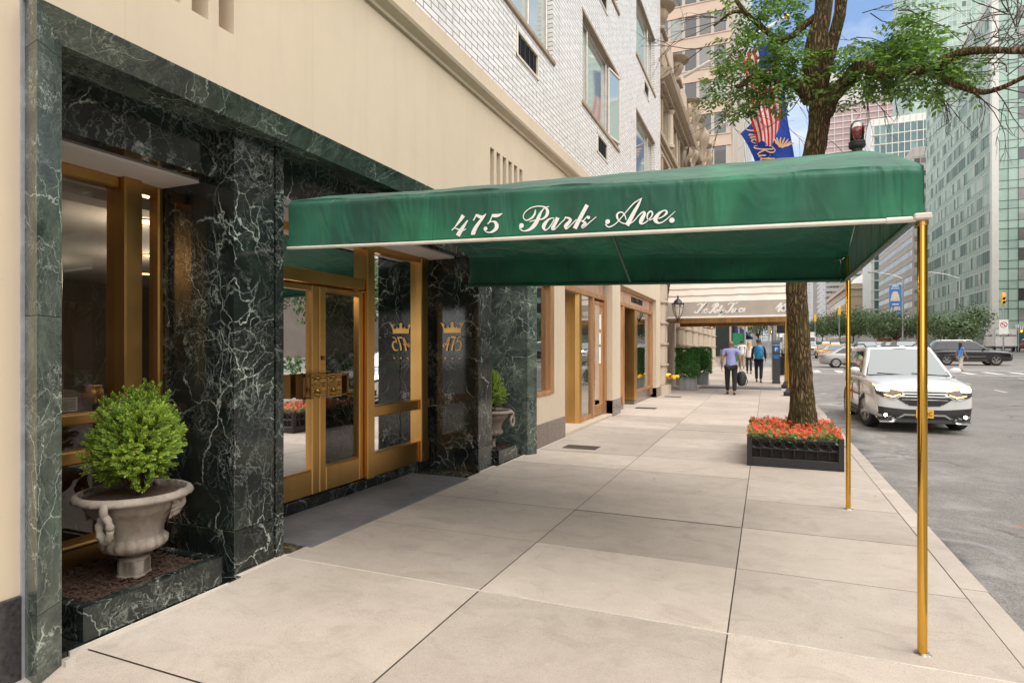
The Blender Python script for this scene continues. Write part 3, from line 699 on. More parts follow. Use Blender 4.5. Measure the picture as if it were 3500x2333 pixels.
# pale gallery interior behind the shop glass
for y0,y1,x in ((8.42,9.5,-4.6),(9.95,13.4,-6.2),(14.1,15.1,-5.4),(16.95,19.4,-5.4)):
    m=MB()
    m.quad((x,y0,0.0),(x,y1,0.0),(x,y1,3.0),(x,y0,3.0)); m.quad((SX-0.3,y0,0.05),(x,y0,0.05),(x,y1,0.05),(SX-0.3,y1,0.05)); m.quad((SX-0.3,y0,2.95),(x,y0,2.95),(x,y1,2.95),(SX-0.3,y1,2.95))
    m.quad((SX-0.3,y0,0),(x,y0,0),(x,y0,3),(SX-0.3,y0,3)); m.quad((SX-0.3,y1,0),(x,y1,0),(x,y1,3),(SX-0.3,y1,3))
    m.build('gallery_interior',M['white_paint'],B)
# dark body of the house so that no light leaks in
m=MB(); m.box(-14,-11.05,-8,END-0.05,0,33.9); m.box(-11.05,WX-0.35,-8,END-0.05,4.9,33.9)
m.build('core',M['black'],B)
LETTER_STROKES=[
  [(-1.8206,2.3753,0.0289),(-1.8417,2.3479,0.0214),(-1.8637,2.3237,0.0139),(-1.8858,2.301,0.007),(-1.9062,2.2853,0.0084)],
  [(-1.8858,2.2961,0.0049),(-1.8711,2.2933,0.0076),(-1.8491,2.2835,0.009),(-1.8271,2.2769,0.0076),(-1.8017,2.2856,0.0055)],
  [(-1.789,2.3409,0.0082),(-1.8089,2.316,0.0165),(-1.8308,2.2886,0.0259),(-1.8491,2.264,0.0304),(-1.8619,2.2454,0.0319)],
  [(-1.7475,2.3352,0.0088),(-1.735,2.355,0.0095),(-1.7224,2.3684,0.0136),(-1.7046,2.3572,0.0216),(-1.6868,2.3541,0.0169),(-1.6727,2.3593,0.0101),(-1.6568,2.3706,0.0054)],
  [(-1.7278,2.3737,0.0061),(-1.735,2.355,0.0082)],
  [(-1.6585,2.3692,0.006),(-1.6798,2.3471,0.0162),(-1.7046,2.3204,0.021),(-1.7332,2.2842,0.0265),(-1.7475,2.2563,0.03),(-1.7482,2.2435,0.0259)],
  [(-1.6094,2.3649,0.0067),(-1.6216,2.3358,0.0073),(-1.6339,2.3145,0.0074),(-1.6462,2.3044,0.0074)],
  [(-1.6129,2.3566,0.0187),(-1.5885,2.3526,0.0213),(-1.5642,2.3546,0.0165),(-1.5418,2.3643,0.0026)],
  [(-1.6339,2.3145,0.0067),(-1.6129,2.3182,0.0073),(-1.592,2.3111,0.0166),(-1.5809,2.288,0.0265),(-1.5885,2.2681,0.0239),(-1.6094,2.2538,0.0147),(-1.6374,2.2496,0.0074),(-1.6603,2.2593,0.0074),(-1.6674,2.2726,0.0101)],
  [(-1.2284,2.3782,0.0044),(-1.2526,2.3743,0.0057),(-1.2721,2.3583,0.0095),(-1.2917,2.3294,0.019),(-1.3081,2.2939,0.0254),(-1.3311,2.265,0.0249),(-1.3576,2.247,0.016),(-1.3909,2.2402,0.0071),(-1.4143,2.2498,0.0084),(-1.4227,2.266,0.0129)],
  [(-1.318,2.3671,0.0051),(-1.3212,2.3443,0.0115),(-1.3344,2.3238,0.0128),(-1.3576,2.3104,0.0096),(-1.3775,2.3058,0.0071),(-1.3942,2.3165,0.0058),(-1.3982,2.3355,0.0058),(-1.3842,2.3591,0.0064),(-1.351,2.3793,0.0064),(-1.3081,2.3868,0.0064),(-1.2721,2.3822,0.0076),(-1.2494,2.3716,0.0126),(-1.2384,2.3492,0.0195),(-1.2442,2.3253,0.0189),(-1.2656,2.3072,0.0114),(-1.2917,2.3033,0.007),(-1.3245,2.3014,0.007),(-1.3576,2.2949,0.0045)],
  [(-1.1946,2.3012,0.0062),(-1.2106,2.3056,0.0063),(-1.2332,2.2968,0.0126),(-1.2559,2.2743,0.0233),(-1.264,2.2565,0.0227),(-1.2591,2.2408,0.0126),(-1.2494,2.2355,0.0076),(-1.2316,2.2448,0.0063),(-1.2106,2.2706,0.0063),(-1.1946,2.2966,0.0056)],
  [(-1.1722,2.3054,0.0249),(-1.1882,2.2718,0.0206),(-1.2042,2.2457,0.0219),(-1.2058,2.2361,0.0125),(-1.1914,2.2362,0.0069),(-1.1658,2.2578,0.0056),(-1.1458,2.2774,0.0056)],
  [(-1.1458,2.2758,0.0059),(-1.1292,2.2903,0.0065),(-1.1209,2.307,0.0071)],
  [(-1.1209,2.3007,0.0084),(-1.1027,2.296,0.0116),(-1.0912,2.2839,0.0168),(-1.0994,2.272,0.02),(-1.1192,2.2515,0.0246),(-1.1209,2.2373,0.0143),(-1.1126,2.2335,0.0078),(-1.0862,2.2551,0.0064),(-1.0535,2.2839,0.0058)],
  [(-0.987,2.3651,0.0235),(-1.0144,2.3182,0.0242),(-1.0404,2.2734,0.0249),(-1.0643,2.2297,0.0263)],
  [(-1.0242,2.2714,0.0045),(-1.008,2.2754,0.007),(-0.9918,2.2912,0.0063),(-0.9822,2.2982,0.007)],
  [(-1.0209,2.2702,0.0051),(-1.0064,2.2643,0.0127),(-0.9999,2.2544,0.0191),(-1.0128,2.2398,0.021),(-1.0144,2.2321,0.0127),(-0.9983,2.2387,0.0083),(-0.9693,2.2613,0.0057),(-0.931,2.2891,0.0044)],
  [(-0.6609,2.3744,0.003),(-0.6925,2.3578,0.0066),(-0.7167,2.3405,0.0067),(-0.7563,2.2985,0.0061),(-0.7932,2.259,0.0061),(-0.8179,2.2365,0.0062),(-0.8428,2.2247,0.0074),(-0.8616,2.2247,0.0068),(-0.8757,2.2412,0.01)],
  [(-0.6639,2.3717,0.0048),(-0.6835,2.3343,0.0151),(-0.7076,2.2942,0.0218),(-0.7349,2.245,0.0255),(-0.7487,2.2242,0.028)],
  [(-0.7978,2.2578,0.0055),(-0.8055,2.2753,0.0111),(-0.8049,2.2936,0.0105),(-0.7901,2.303,0.0086),(-0.7732,2.3,0.0067),(-0.7594,2.2805,0.0061),(-0.7526,2.2556,0.0049)],
  [(-0.7978,2.2578,0.0055),(-0.7839,2.2445,0.0061),(-0.7624,2.2351,0.0061),(-0.7319,2.2326,0.0055),(-0.7076,2.2457,0.0061),(-0.6835,2.2709,0.006),(-0.6624,2.2902,0.0078)],
  [(-0.6624,2.2902,0.006),(-0.6505,2.2921,0.012),(-0.6475,2.2798,0.018),(-0.6624,2.251,0.024),(-0.6684,2.2319,0.0168),(-0.6534,2.2262,0.0072),(-0.6266,2.242,0.0066),(-0.6058,2.2642,0.0077),(-0.6014,2.2818,0.0089),(-0.6118,2.2932,0.0089),(-0.6266,2.281,0.009),(-0.6311,2.2604,0.0072),(-0.6236,2.2448,0.006),(-0.6058,2.2463,0.0054),(-0.5852,2.2595,0.0047)],
  [(-0.5675,2.2475,0.0065),(-0.5441,2.2559,0.0071),(-0.5238,2.272,0.0129),(-0.5223,2.2852,0.0106),(-0.5354,2.2908,0.0071),(-0.5617,2.2783,0.0148),(-0.5822,2.2532,0.0237),(-0.5822,2.2353,0.0207),(-0.5646,2.2219,0.0089),(-0.5383,2.2287,0.0065),(-0.5064,2.2527,0.0053),(-0.4732,2.2817,0.0029)],
]
LETTER_DOTS=[(-1.6578,2.2751,0.0128),(-1.4093,2.2743,0.0155),(-0.9774,2.2884,0.0095),(-0.8616,2.2539,0.014),(-0.4919,2.2314,0.0146)]
# ------------------------------------------------------------------ green entrance awning
AX0,AX1,AY0,AY1=-3.30,0.71,3.50,6.50
def hem_z(x): return 2.262+(2.150-2.262)*(x-AX0)/(AX1-AX0)
def eave_z(x):
    z=2.615+(2.415-2.615)*(x-AX0)/(AX1-AX0)
    if x>0.6: z-=0.012*((x-0.6)/0.11)**2
    return z
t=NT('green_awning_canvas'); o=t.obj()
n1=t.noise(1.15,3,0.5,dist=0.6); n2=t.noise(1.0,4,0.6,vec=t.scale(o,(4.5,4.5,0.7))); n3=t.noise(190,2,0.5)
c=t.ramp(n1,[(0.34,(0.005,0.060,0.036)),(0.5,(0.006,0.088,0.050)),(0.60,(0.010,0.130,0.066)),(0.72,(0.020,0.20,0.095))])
xx=t.xyz(o)
seam=None
for sx_ in (-2.05,-0.62,0.62):
    s_=t.ramp(t.math('ABSOLUTE',t.math('SUBTRACT',xx[0],sx_)),[(0.002,0.55),(0.006,0.0)])
    seam=s_ if seam is None else t.math('MAXIMUM',seam,s_)
c=t.mix(seam,c,(0.003,0.03,0.02))
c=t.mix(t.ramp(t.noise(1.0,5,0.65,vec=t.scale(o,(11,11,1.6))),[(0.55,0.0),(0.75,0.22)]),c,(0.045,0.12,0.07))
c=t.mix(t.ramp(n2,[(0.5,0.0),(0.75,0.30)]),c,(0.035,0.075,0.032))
c=t.mix(t.ramp(t.noise(22,4,0.6),[(0.6,0.0),(0.8,0.25)]),c,(0.10,0.10,0.06))
nb=t.bump(n3,0.10,0.002)
wr=t.n('Bump'); wr.inputs['Strength'].default_value=0.8; wr.inputs['Distance'].default_value=0.085
t.set(wr.inputs['Height'],t.noise(1.0,3,0.5,vec=t.scale(o,(3.2,3.2,1.2)),dist=0.8)); t.set(wr.inputs['Normal'],nb)
p_=t.n('BsdfPrincipled'); t.set(p_.inputs['Base Color'],c); p_.inputs['Roughness'].default_value=0.62; p_.inputs['Specular IOR Level'].default_value=0.35; p_.inputs['Sheen Weight'].default_value=0.25; t.set(p_.inputs['Normal'],wr.outputs[0])
tl=t.n('BsdfTranslucent'); t.set(tl.inputs['Color'],(0.008,0.16,0.09))
mx=t.n('MixShader'); mx.inputs[0].default_value=0.055
t.t.links.new(p_.outputs[0],mx.inputs[1]); t.t.links.new(tl.outputs[0],mx.inputs[2]); t.t.links.new(mx.outputs[0],t.out.inputs[0])
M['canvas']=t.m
A=thing('entrance_awning','long dark green canvas awning from the marble portal to the kerb, with white script address','awning',(-1.3,5.0,2.2))
def wrk(x,y,z,s=1.0): return noise.noise(Vector((x*2.1,y*2.1,z*2.6+3)))*0.010*s+noise.noise(Vector((x*6,y*6,z*3)))*0.004*s
def canopy(u,v):
    # u along X, v around the section 0..1
    x=AX0+(AX1-AX0)*u
    zh,ze=hem_z(x),eave_z(x)
    end=max(0.0,(x-(AX1-0.10))/0.10)
    rise=(0.40+0.12*u)
    S=[(AY0,zh),(AY0,zh+0.045),(AY0+0.002,(zh+ze)/2),(AY0+0.004,ze-0.03),(AY0+0.025,ze),(AY0+0.16,ze+rise*0.115),(AY0+0.75,ze+rise*0.53),(5.0,ze+rise)]
    S=S+[(AY0+AY1-a,b) for a,b in S[-2::-1]]
    k=v*(len(S)-1); i=min(int(k),len(S)-2); f=k-i
    y=S[i][0]+(S[i+1][0]-S[i][0])*f; z=S[i][1]+(S[i+1][1]-S[i][1])*f
    w_=wrk(x,y,z)
    if i in (0,1,2,3): y+=abs(w_)*1.5*min(1,(z-zh)/0.06)
    elif i>len(S)-6: y-=abs(w_)
    else: z+=w_*2.2*(1-end)
    return (x,y,z)
m=MB(); m.grid(canopy,150,84)
def front(u,v):
    y=AY0+(AY1-AY0)*u
    zt=eave_z(AX1)+0.52*(1-abs(2*u-1))*0.995
    return (AX1+0.004*math.sin(v*PI)+wrk(AX1,y,v)*0.6*math.sin(v*PI), y, hem_z(AX1)+(zt-hem_z(AX1))*v)
m.grid(front,60,10)
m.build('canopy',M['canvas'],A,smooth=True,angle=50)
m=MB()   # sewn bottom flap and welt on the near side
def flap(u,v):
    x=AX0+(AX1-AX0)*u; return (x,AY0-0.0022-0.0006*math.sin(x*9),hem_z(x)+0.01+0.052*v)
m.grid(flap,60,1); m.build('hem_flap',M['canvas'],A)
# frame: white pipe on the near side, green tubes elsewhere
m=MB(); m.tube([(AX0,AY0-0.003,hem_z(AX0)-0.004),(-2.2,AY0-0.008,hem_z(-2.2)-0.012),(-1,AY0-0.008,hem_z(-1)-0.012),(AX1-0.04,AY0-0.008,hem_z(AX1)-0.012)],0.0120,14); m.build('hem_pipe',M['white_pipe'],A,smooth=True,angle=50)
M['green_pipe']=simple('green_painted_tube',(0.012,0.085,0.05),0.45,0,0.2,12)
m=MB(); m.tube([(AX0-0.05,AY1-0.02,hem_z(AX0)+0.01),(AX1-0.02,AY1-0.02,hem_z(AX1)+0.01)],0.018,10); m.tube([(AX1-0.02,AY0+0.02,hem_z(AX1)+0.01),(AX1-0.02,AY1-0.02,hem_z(AX1)+0.01)],0.018,10)
for x in (-1.35,): m.tube([(x+0.05,AY0+0.01,hem_z(x)+0.02),(x,5.0,eave_z(x)+0.36),(x,AY1-0.01,hem_z(x)+0.02)],0.018,10)
m.tube([(-3.28,AY1+0.01,hem_z(-3.28)+0.25),(-3.28,AY1+0.01,hem_z(-3.28)+0.02)],0.016,10)
m.build('frame_tube',M['green_pipe'],A,smooth=True,angle=50)
m=MB(); m.cbox(AX1-0.045,AX1+0.03,AY0-0.03,AY0+0.045,2.135,2.166,0.006); m.tube([(AX1-0.05,AY0-0.01,2.14),(AX1-0.16,AY0-0.01,2.142)],0.0155,12); m.build('corner_bracket',M['white_pipe'],A)
m=MB(); m.cbox(AX1-0.055,AX1+0.035,AY1-0.045,AY1+0.035,2.135,2.172,0.006); m.build('corner_bracket',M['steel'],A)
m=MB(); m.tube([(AX1-0.03,AY1-0.05,2.36),(AX1-0.14,AY1-0.08,2.325)],0.012,8); m.tube([(AX1-0.06,AY1-0.05,2.34),(AX1-0.07,AY1-0.055,2.25),(AX1-0.055,AY1-0.06,2.17)],0.004,6); m.cyl(AX1-0.055,AY1-0.06,2.13,2.17,0.018,8); m.build('crank',M['chrome'],A)
m=MB()
FM=FACE_NY((0,AY0-0.004,0))
for i,s in enumerate(LETTER_STROKES): ribbon(m,s,FM,0.0002*i,0.002,8)
for i,(x,z,r) in enumerate(LETTER_DOTS): blob(m,x,z,r,FM,0.0002*(30+i),0.002,22)
m.build('lettering',M['white_paint'],A,fixn=False)
# brass poles: each stands on the pavement
for nm,(y,lab) in {'n':(AY0+0.03,'tall polished brass awning pole, the nearer one in the foreground'),'f':(AY1-0.04,'polished brass awning pole standing farther back, beside the flower box')}.items():
    t=thing('awning_pole',lab,'pole',(AX1,y,0),0,'brass poles carrying the green awning')
    m=MB(); m.cyl(AX1,y,0.0,2.14 if nm=='n' else 2.38,0.0215,28); m.build('pole',M['brass'],t,smooth=True,angle=50)
    m=MB(); m.lathe([(0.022,0.0005),(0.038,0.0005),(0.035,0.005),(0.024,0.008),(0.022,0.008)],AX1,y,0,20,lambda r,z,a,i:r*(1+0.08*math.sin(5*a+y))); m.build('base_collar',M['steel'],t)
    if nm=='n':
        m=MB(); m.cyl(AX1,y,2.112,2.1345,0.026,24); m.build('top_collar',M['bronze'],t)
# warning light on the awning roof
bx,by,bz=0.60,4.95,eave_z(0.6)+0.53
t=thing('warning_light','small red bulb under a clear dome on top of the green awning','lamp',(bx,by,bz))
m=MB(); m.lathe([(0.05,-0.05),(0.055,-0.02),(0.085,0.005),(0.09,0.03),(0.082,0.035),(0.088,0.05),(0.088,0.065),(0.075,0.072)],bx,by,bz,24); m.build('base',M['trim_dark'],t,smooth=True,angle=40); t.scale=(0.62,0.62,0.62)
m=MB(); m.lathe([(0.02,0.07),(0.026,0.11),(0.055,0.17),(0.058,0.20),(0.045,0.235),(0.01,0.25)],bx,by,bz,20); m.build('bulb',simple('red_bulb',(0.30,0.015,0.012),0.2,0,0.1,coat=1),t,smooth=True)
m=MB(); m.lathe([(0.072,0.0725),(0.074,0.22),(0.066,0.27),(0.04,0.305),(0.004,0.315)],bx,by,bz,24); m.build('glass_dome',m_glass('lamp_glass',(0.95,0.95,0.93),1.45,0.97),t,smooth=True)
# ------------------------------------------------------------------ pavement, kerb, road
def sidewalk_mat():
    t=NT('concrete_paving'); o=t.obj()
    at=t.n('Attribute'); at.attribute_name='tint'
    big=t.noise(0.7,5,0.6); med=t.noise(5,6,0.65); 
    c=t.ramp(big,[(0.3,(0.44,0.375,0.320)),(0.7,(0.535,0.465,0.405))])
    c=t.mix(t.ramp(med,[(0.4,0.0),(0.75,0.22)]),c,(0.27,0.215,0.165))
    st=t.noise(1.9,4,0.7,dist=0.7); c=t.mix(t.ramp(st,[(0.50,0.0),(0.75,0.26)]),c,(0.60,0.54,0.47))
    st2=t.noise(2.7,5,0.72,dist=1.0,vec=t.scale(o,(1,1.4,1))); c=t.mix(t.ramp(st2,[(0.50,0.0),(0.74,0.40)]),c,(0.24,0.19,0.15))
    ag=t.n('TexVoronoi',Scale=95.0); t.set(ag.inputs['Vector'],o)
    area=t.ramp(t.noise(1.1,4,0.6),[(0.36,0.15),(0.60,1.0)])
    fl=t.math('MULTIPLY',t.ramp(ag.outputs['Distance'],[(0.10,1.0),(0.24,0.0)]),area)
    fcol=t.ramp(t.n('SeparateColor',i0=ag.outputs['Color']).outputs[0],[(0.0,(0.10,0.085,0.075)),(0.5,(0.30,0.24,0.18)),(1.0,(0.52,0.46,0.39))])
    c=t.mix(fl,c,fcol)
    spk=t.noise(230,2,0.5); c=t.mix(t.ramp(spk,[(0.56,0.0),(0.66,0.55)]),c,(0.19,0.155,0.125))
    gum=t.n('TexVoronoi',Scale=1.3); t.set(gum.inputs['Vector'],o)
    c=t.mix(t.ramp(gum.outputs['Distance'],[(0.016,0.8),(0.024,0.0)]),c,(0.10,0.085,0.075))
    gum2=t.n('TexVoronoi',Scale=3.1); t.set(gum2.inputs['Vector'],o)
    c=t.mix(t.ramp(gum2.outputs['Distance'],[(0.02,0.55),(0.03,0.0)]),c,(0.13,0.11,0.095))
    ww=t.n('TexNoise',Scale=2.2,Detail=5); t.set(ww.inputs['Vector'],o)
    wm=t.n('VectorMath',operation='MULTIPLY_ADD'); t.set(wm.inputs[0],ww.outputs['Color']); wm.inputs[1].default_value=(0.5,0.5,0); t.set(wm.inputs[2],o)
    ck=t.n('TexVoronoi',feature='DISTANCE_TO_EDGE',Scale=0.42); t.set(ck.inputs['Vector'],wm.outputs[0])
    c=t.mix(t.math('MULTIPLY',t.ramp(ck.outputs['Distance'],[(0.0,1.0),(0.004,0.0)]),t.ramp(t.noise(0.6,3,0.5),[(0.56,0.0),(0.64,0.32)])),c,(0.16,0.135,0.11))
    mm=t.n('Mix'); mm.data_type='RGBA'; mm.blend_type='MULTIPLY'; mm.inputs[0].default_value=1.0
    t.set(mm.inputs[6],c); t.set(mm.inputs[7],at.outputs['Color'])
    h=t.math('ADD',t.math('MULTIPLY',spk,0.5),t.math('MULTIPLY',med,0.6))
    t.bsdf(mm.outputs[2],t.ramp(big,[(0.3,0.62),(0.7,0.8)]),0,t.bump(h,0.22,0.006),0.4); return t.m
M['paving']=sidewalk_mat()
def tinted(mb,name,mat,tints,parent=None):
    o=mb.build(name,mat,parent,fixn=False)
    ca=o.data.color_attributes.new('tint','FLOAT_COLOR','CORNER')
    for p in o.data.polygons:
        v=tints[p.index] if p.index<len(tints) else 1.0
        for li in p.loop_indices: ca.data[li].color=(v,v*0.995,v*0.985,1)
    return o
rr=random.Random(5)
xs=[-3.95,-1.65,-0.19,1.12]
ys=[-1.8,-0.75,0.28,1.3,1.98,3.38]+[3.38+1.03*k for k in range(1,40)]
ys=[y for y in ys if y<43.2]
m=MB(); tints=[]
for i in range(3):
    for j in range(len(ys)-1):
        g=0.004; a,b,c_,d=xs[i]+g,xs[i+1]-g,ys[j]+g,ys[j+1]-g
        if i==1 and j%3==1: g=0.002
        dz=rr.uniform(-0.0015,0.0015); z0,z1=ground_z(c_)+dz,ground_z(d)+dz
        m.quad((a,c_,z0),(b,c_,z0),(b,d,z1),(a,d,z1)); tints.append(rr.uniform(0.84,1.10))
struct(tinted(m,'sidewalk',M['paving'],tints))
m=MB()
for j in range(len(ys)-1): m.quad((-4.2,ys[j],ground_z(ys[j])-0.007),(1.14,ys[j],ground_z(ys[j])-0.007),(1.14,ys[j+1],ground_z(ys[j+1])-0.007),(-4.2,ys[j+1],ground_z(ys[j+1])-0.007))
struct(m.build('sidewalk_joint_bed',simple('joint_dirt',(0.115,0.094,0.076),0.9,0,0.3,9)))
m=MB()   # pale sealant bead across the pavement and along the wall foot
m.box(-3.24,1.10,3.3755,3.3855,-0.004,0.0024)
pts=[(-3.27,-1,0),( -3.10,1.52,0)]
for (x0,y0,x1,y1) in ((-3.105,1.83,-3.105,1.88),(-3.19,1.90,-3.19,2.86),(-3.235,2.86,-3.235,3.44),(-3.235,6.63,-3.235,7.12),(-3.18,7.12,-3.18,7.98),(-3.16,8.16,-3.16,9.92)):
    m.box(min(x0,x1)-0.006,max(x0,x1)+0.006,y0,y1,-0.06,0.003)
struct(m.build('joint_sealant',M['sealant']))
m=MB(); tints=[]; y=-2.2
while y<43.2:
    l=rr.uniform(1.35,2.0); y2=min(y+l,43.2); a,b=ground_z(y),ground_z(y2); j=rr.uniform(-0.006,0.006)
    xa,xb=1.122+j*0.3,1.285+j
    top=[(xa,y+0.005,a+0.001),(xb-0.02,y+0.005,a+0.001),(xb-0.02,y2-0.005,b+0.001),(xa,y2-0.005,b+0.001)]
    m.quad(*top); m.quad((xb-0.02,y+0.005,a+0.001),(xb,y+0.005,a-0.025),(xb,y2-0.005,b-0.025),(xb-0.02,y2-0.005,b+0.001)); m.quad((xb,y+0.005,a-0.025),(xb+0.006,y+0.005,a-0.17),(xb+0.006,y2-0.005,b-0.17),(xb,y2-0.005,b-0.025))
    m.quad((xa,y+0.005,a+0.001),(xa,y+0.005,a-0.2),(xb,y+0.005,a-0.2),(xb-0.02,y+0.005,a+0.001)); m.quad((xa,y2-0.005,b+0.001),(xa,y2-0.005,b-0.2),(xb,y2-0.005,b-0.2),(xb-0.02,y2-0.005,b+0.001))
    tints+= [rr.uniform(0.92,1.1)]*5; y=y2
struct(tinted(m,'kerb',M['paving'],tints))
def asphalt():
    t=NT('asphalt'); o=t.obj(); x=t.xyz(o)
    big=t.noise(0.28,5,0.6); med=t.noise(2.2,6,0.7); fine=t.noise(90,3,0.7)
    c=t.ramp(big,[(0.35,(0.20,0.185,0.172)),(0.65,(0.29,0.27,0.25))])
    c=t.mix(t.ramp(med,[(0.45,0.0),(0.7,0.55)]),c,(0.34,0.32,0.30))
    ag=t.n('TexVoronoi',Scale=70.0); t.set(ag.inputs['Vector'],o)
    c=t.mix(t.ramp(ag.outputs['Distance'],[(0.12,0.5),(0.3,0.0)]),c,(0.32,0.30,0.28))
    c=t.mix(t.ramp(fine,[(0.45,0.0),(0.65,0.7)]),c,(0.045,0.042,0.040))
    # worn patch seams and cracks
    w=t.n('TexNoise',Scale=1.6,Detail=4); t.set(w.inputs['Vector'],o)
    vm=t.n('VectorMath',operation='MULTIPLY_ADD'); t.set(vm.inputs[0],w.outputs['Color']); vm.inputs[1].default_value=(0.9,0.9,0); t.set(vm.inputs[2],o)
    vo=t.n('TexVoronoi',feature='DISTANCE_TO_EDGE',Scale=0.33); t.set(vo.inputs['Vector'],vm.outputs[0])
    cr=t.math('MULTIPLY',t.ramp(vo.outputs['Distance'],[(0.0,1.0),(0.012,0.0)]),t.ramp(t.noise(0.5,3,0.5),[(0.45,0.0),(0.6,0.8)]))
    c=t.mix(cr,c,(0.03,0.028,0.026))
    # pale dried-water stains near the gutter
    gut=t.ramp(x[0],[(0.0,1.0),(1.0,0.0)])
    near=t.math('MULTIPLY',t.ramp(t.math('DIVIDE',x[0],4.6),[(0.30,1.0),(0.75,0.0)]),t.ramp(t.noise(1.3,5,0.7,dist=0.6),[(0.50,0.0),(0.66,0.75)]))
    c=t.mix(near,c,(0.40,0.385,0.375))
    # faded red spray-paint marks
    def spot(cx,cy,rx,ry):
        v=t.vec(t.math('DIVIDE',t.math('SUBTRACT',x[0],cx),rx),t.math('DIVIDE',t.math('SUBTRACT',x[1],cy),ry),0.0)
        l=t.n('VectorMath',operation='LENGTH'); t.set(l.inputs[0],v); return t.ramp(l.outputs['Value'],[(0.45,1.0),(1.0,0.0)])
    red=t.math('MAXIMUM',spot(2.35,7.05,0.28,0.10),t.math('MAXIMUM',spot(3.15,6.9,0.40,0.12),spot(2.7,6.75,0.15,0.30)))
    red=t.math('MULTIPLY',red,t.ramp(t.noise(9,5,0.7),[(0.42,0.0),(0.6,0.75)]))
    c=t.mix(red,c,(0.55,0.10,0.08))
    wet=t.math('MULTIPLY',t.ramp(t.math('DIVIDE',x[0],3.0),[(0.46,1.0),(0.62,0.0)]),t.ramp(t.noise(0.9,4,0.6),[(0.5,0.0),(0.6,0.8)]))
    c=t.mix(wet,c,(0.05,0.048,0.047))
    rg=t.mix(wet,(0.78,0.78,0.78),(0.25,0.25,0.25))
    t.bsdf(c,rg,0,t.bump(t.math('ADD',fine,t.math('MULTIPLY',ag.outputs['Distance'],0.6)),0.5,0.012),0.35); return t.m
M['asphalt']=asphalt()
m=MB(); yy=[-80,-30,-10,3,10,20,30,43,60,90,140,220,400,900]
for a,b in zip(yy,yy[1:]):
    for x0,x1 in ((1.2,9),(9,20),(20,46)): m.quad((x0,a,road_z(a)),(x1,a,road_z(a)),(x1,b,road_z(b)),(x0,b,road_z(b)))
    if a>=43: m.quad((-60,a,road_z(a)),(1.2,a,road_z(a)),(1.2,b,road_z(b)),(-60,b,road_z(b))); m.quad((46,a,road_z(a)),(400,a,road_z(a)),(400,b,road_z(b)),(46,b,road_z(b)))
struct(m.build('road',M['asphalt']))
m=MB()
for a,b in ((-200,-80),): m.quad((-400,-300,-6.2),(1500,-300,-6.2),(1500,1600,-6.2),(-400,1600,-6.2))
struct(m.build('ground',M['asphalt']))
def roadmark(): 
    t=NT('worn_road_paint'); c=t.ramp(t.noise(3,5,0.7),[(0.35,(0.28,0.27,0.26)),(0.55,(0.66,0.65,0.62))]); t.bsdf(c,0.7); return t.m
M['roadmark']=roadmark()
m=MB()
for k in range(14):    # ladder crossing
    x=2.6+k*1.25; y0,y1=39.6,42.6; m.quad((x,y0,road_z(y0)+0.006),(x+0.42,y0,road_z(y0)+0.006),(x+0.42,y1,road_z(y1)+0.006),(x,y1,road_z(y1)+0.006))
for (x0,x1,y) in ((1.6,16,38.4),(-3,16,44.4),(-3,16,58.2)): m.quad((x0,y,road_z(y)+0.006),(x1,y,road_z(y)+0.006),(x1,y+0.3,road_z(y+0.3)+0.006),(x0,y+0.3,road_z(y+0.3)+0.006))
for x in (4.7,7.9,11.2):
    for k in range(7): 
        y=10+k*4.2; m.quad((x,y,road_z(y)+0.006),(x+0.11,y,road_z(y)+0.006),(x+0.11,y+1.3,road_z(y+1.3)+0.006),(x,y+1.3,road_z(y+1.3)+0.006)) if x>4.7 and y>20 else None
struct(m.build('road_marking',M['roadmark']))
t=thing('manhole_cover','round iron manhole cover in the road right of the white car','manhole',(5.75,14.8,road_z(14.8)))
m=MB(); m.lathe([(0.44,-0.01),(0.44,0.008),(0.40,0.010),(0.39,0.006),(0.02,0.006)],5.75,14.8,road_z(14.8),32); m.build('cover',simple('worn_iron',(0.12,0.11,0.105),0.5,0.3,0.3,40,0.4,60),t)
def plate(y,x,lab):
    o=MB().cbox(x-0.26,x+0.26,y-0.17,y+0.17,-0.003,0.006,0.003).build('floor_vent_plate',simple('iron_plate',(0.06,0.057,0.055),0.5,0.4,0.3,60,0.5,70)); tag(o,lab,'floor plate',None)
plate(8.95,-2.62,'dark metal floor plate in the pavement below the first shop window'); plate(15.6,-2.85,'dark metal floor plate before the gallery front, the middle one'); plate(19.7,-2.75,'dark metal floor plate nearest the beige stone pier')
# rubber mat
m=MB()
def matf(u,v):
    x=-3.95+0.77*v; y=3.62+2.62*u - (0.0)*v
    z=0.011+0.002*noise.noise(Vector((x*3,y*2,1)))+0.008*math.exp(-((x+3.42)/0.03)**2)*max(0,noise.noise(Vector((0,y*2.2,4))))*2
    return (x,y,z)
m.grid(matf,80,40); m.quad((-3.18,3.62,0.011),(-3.18,6.24,0.011),(-3.175,6.24,0.0),(-3.175,3.62,0.0)); m.quad((-3.95,3.62,0.011),(-3.18,3.62,0.011),(-3.18,3.615,0.0),(-3.95,3.615,0.0))
tag(m.build('door_mat',M['mat_rubber'],smooth=True,angle=40),'wide grey rubber mat on the marble floor before the bronze doors','mat')
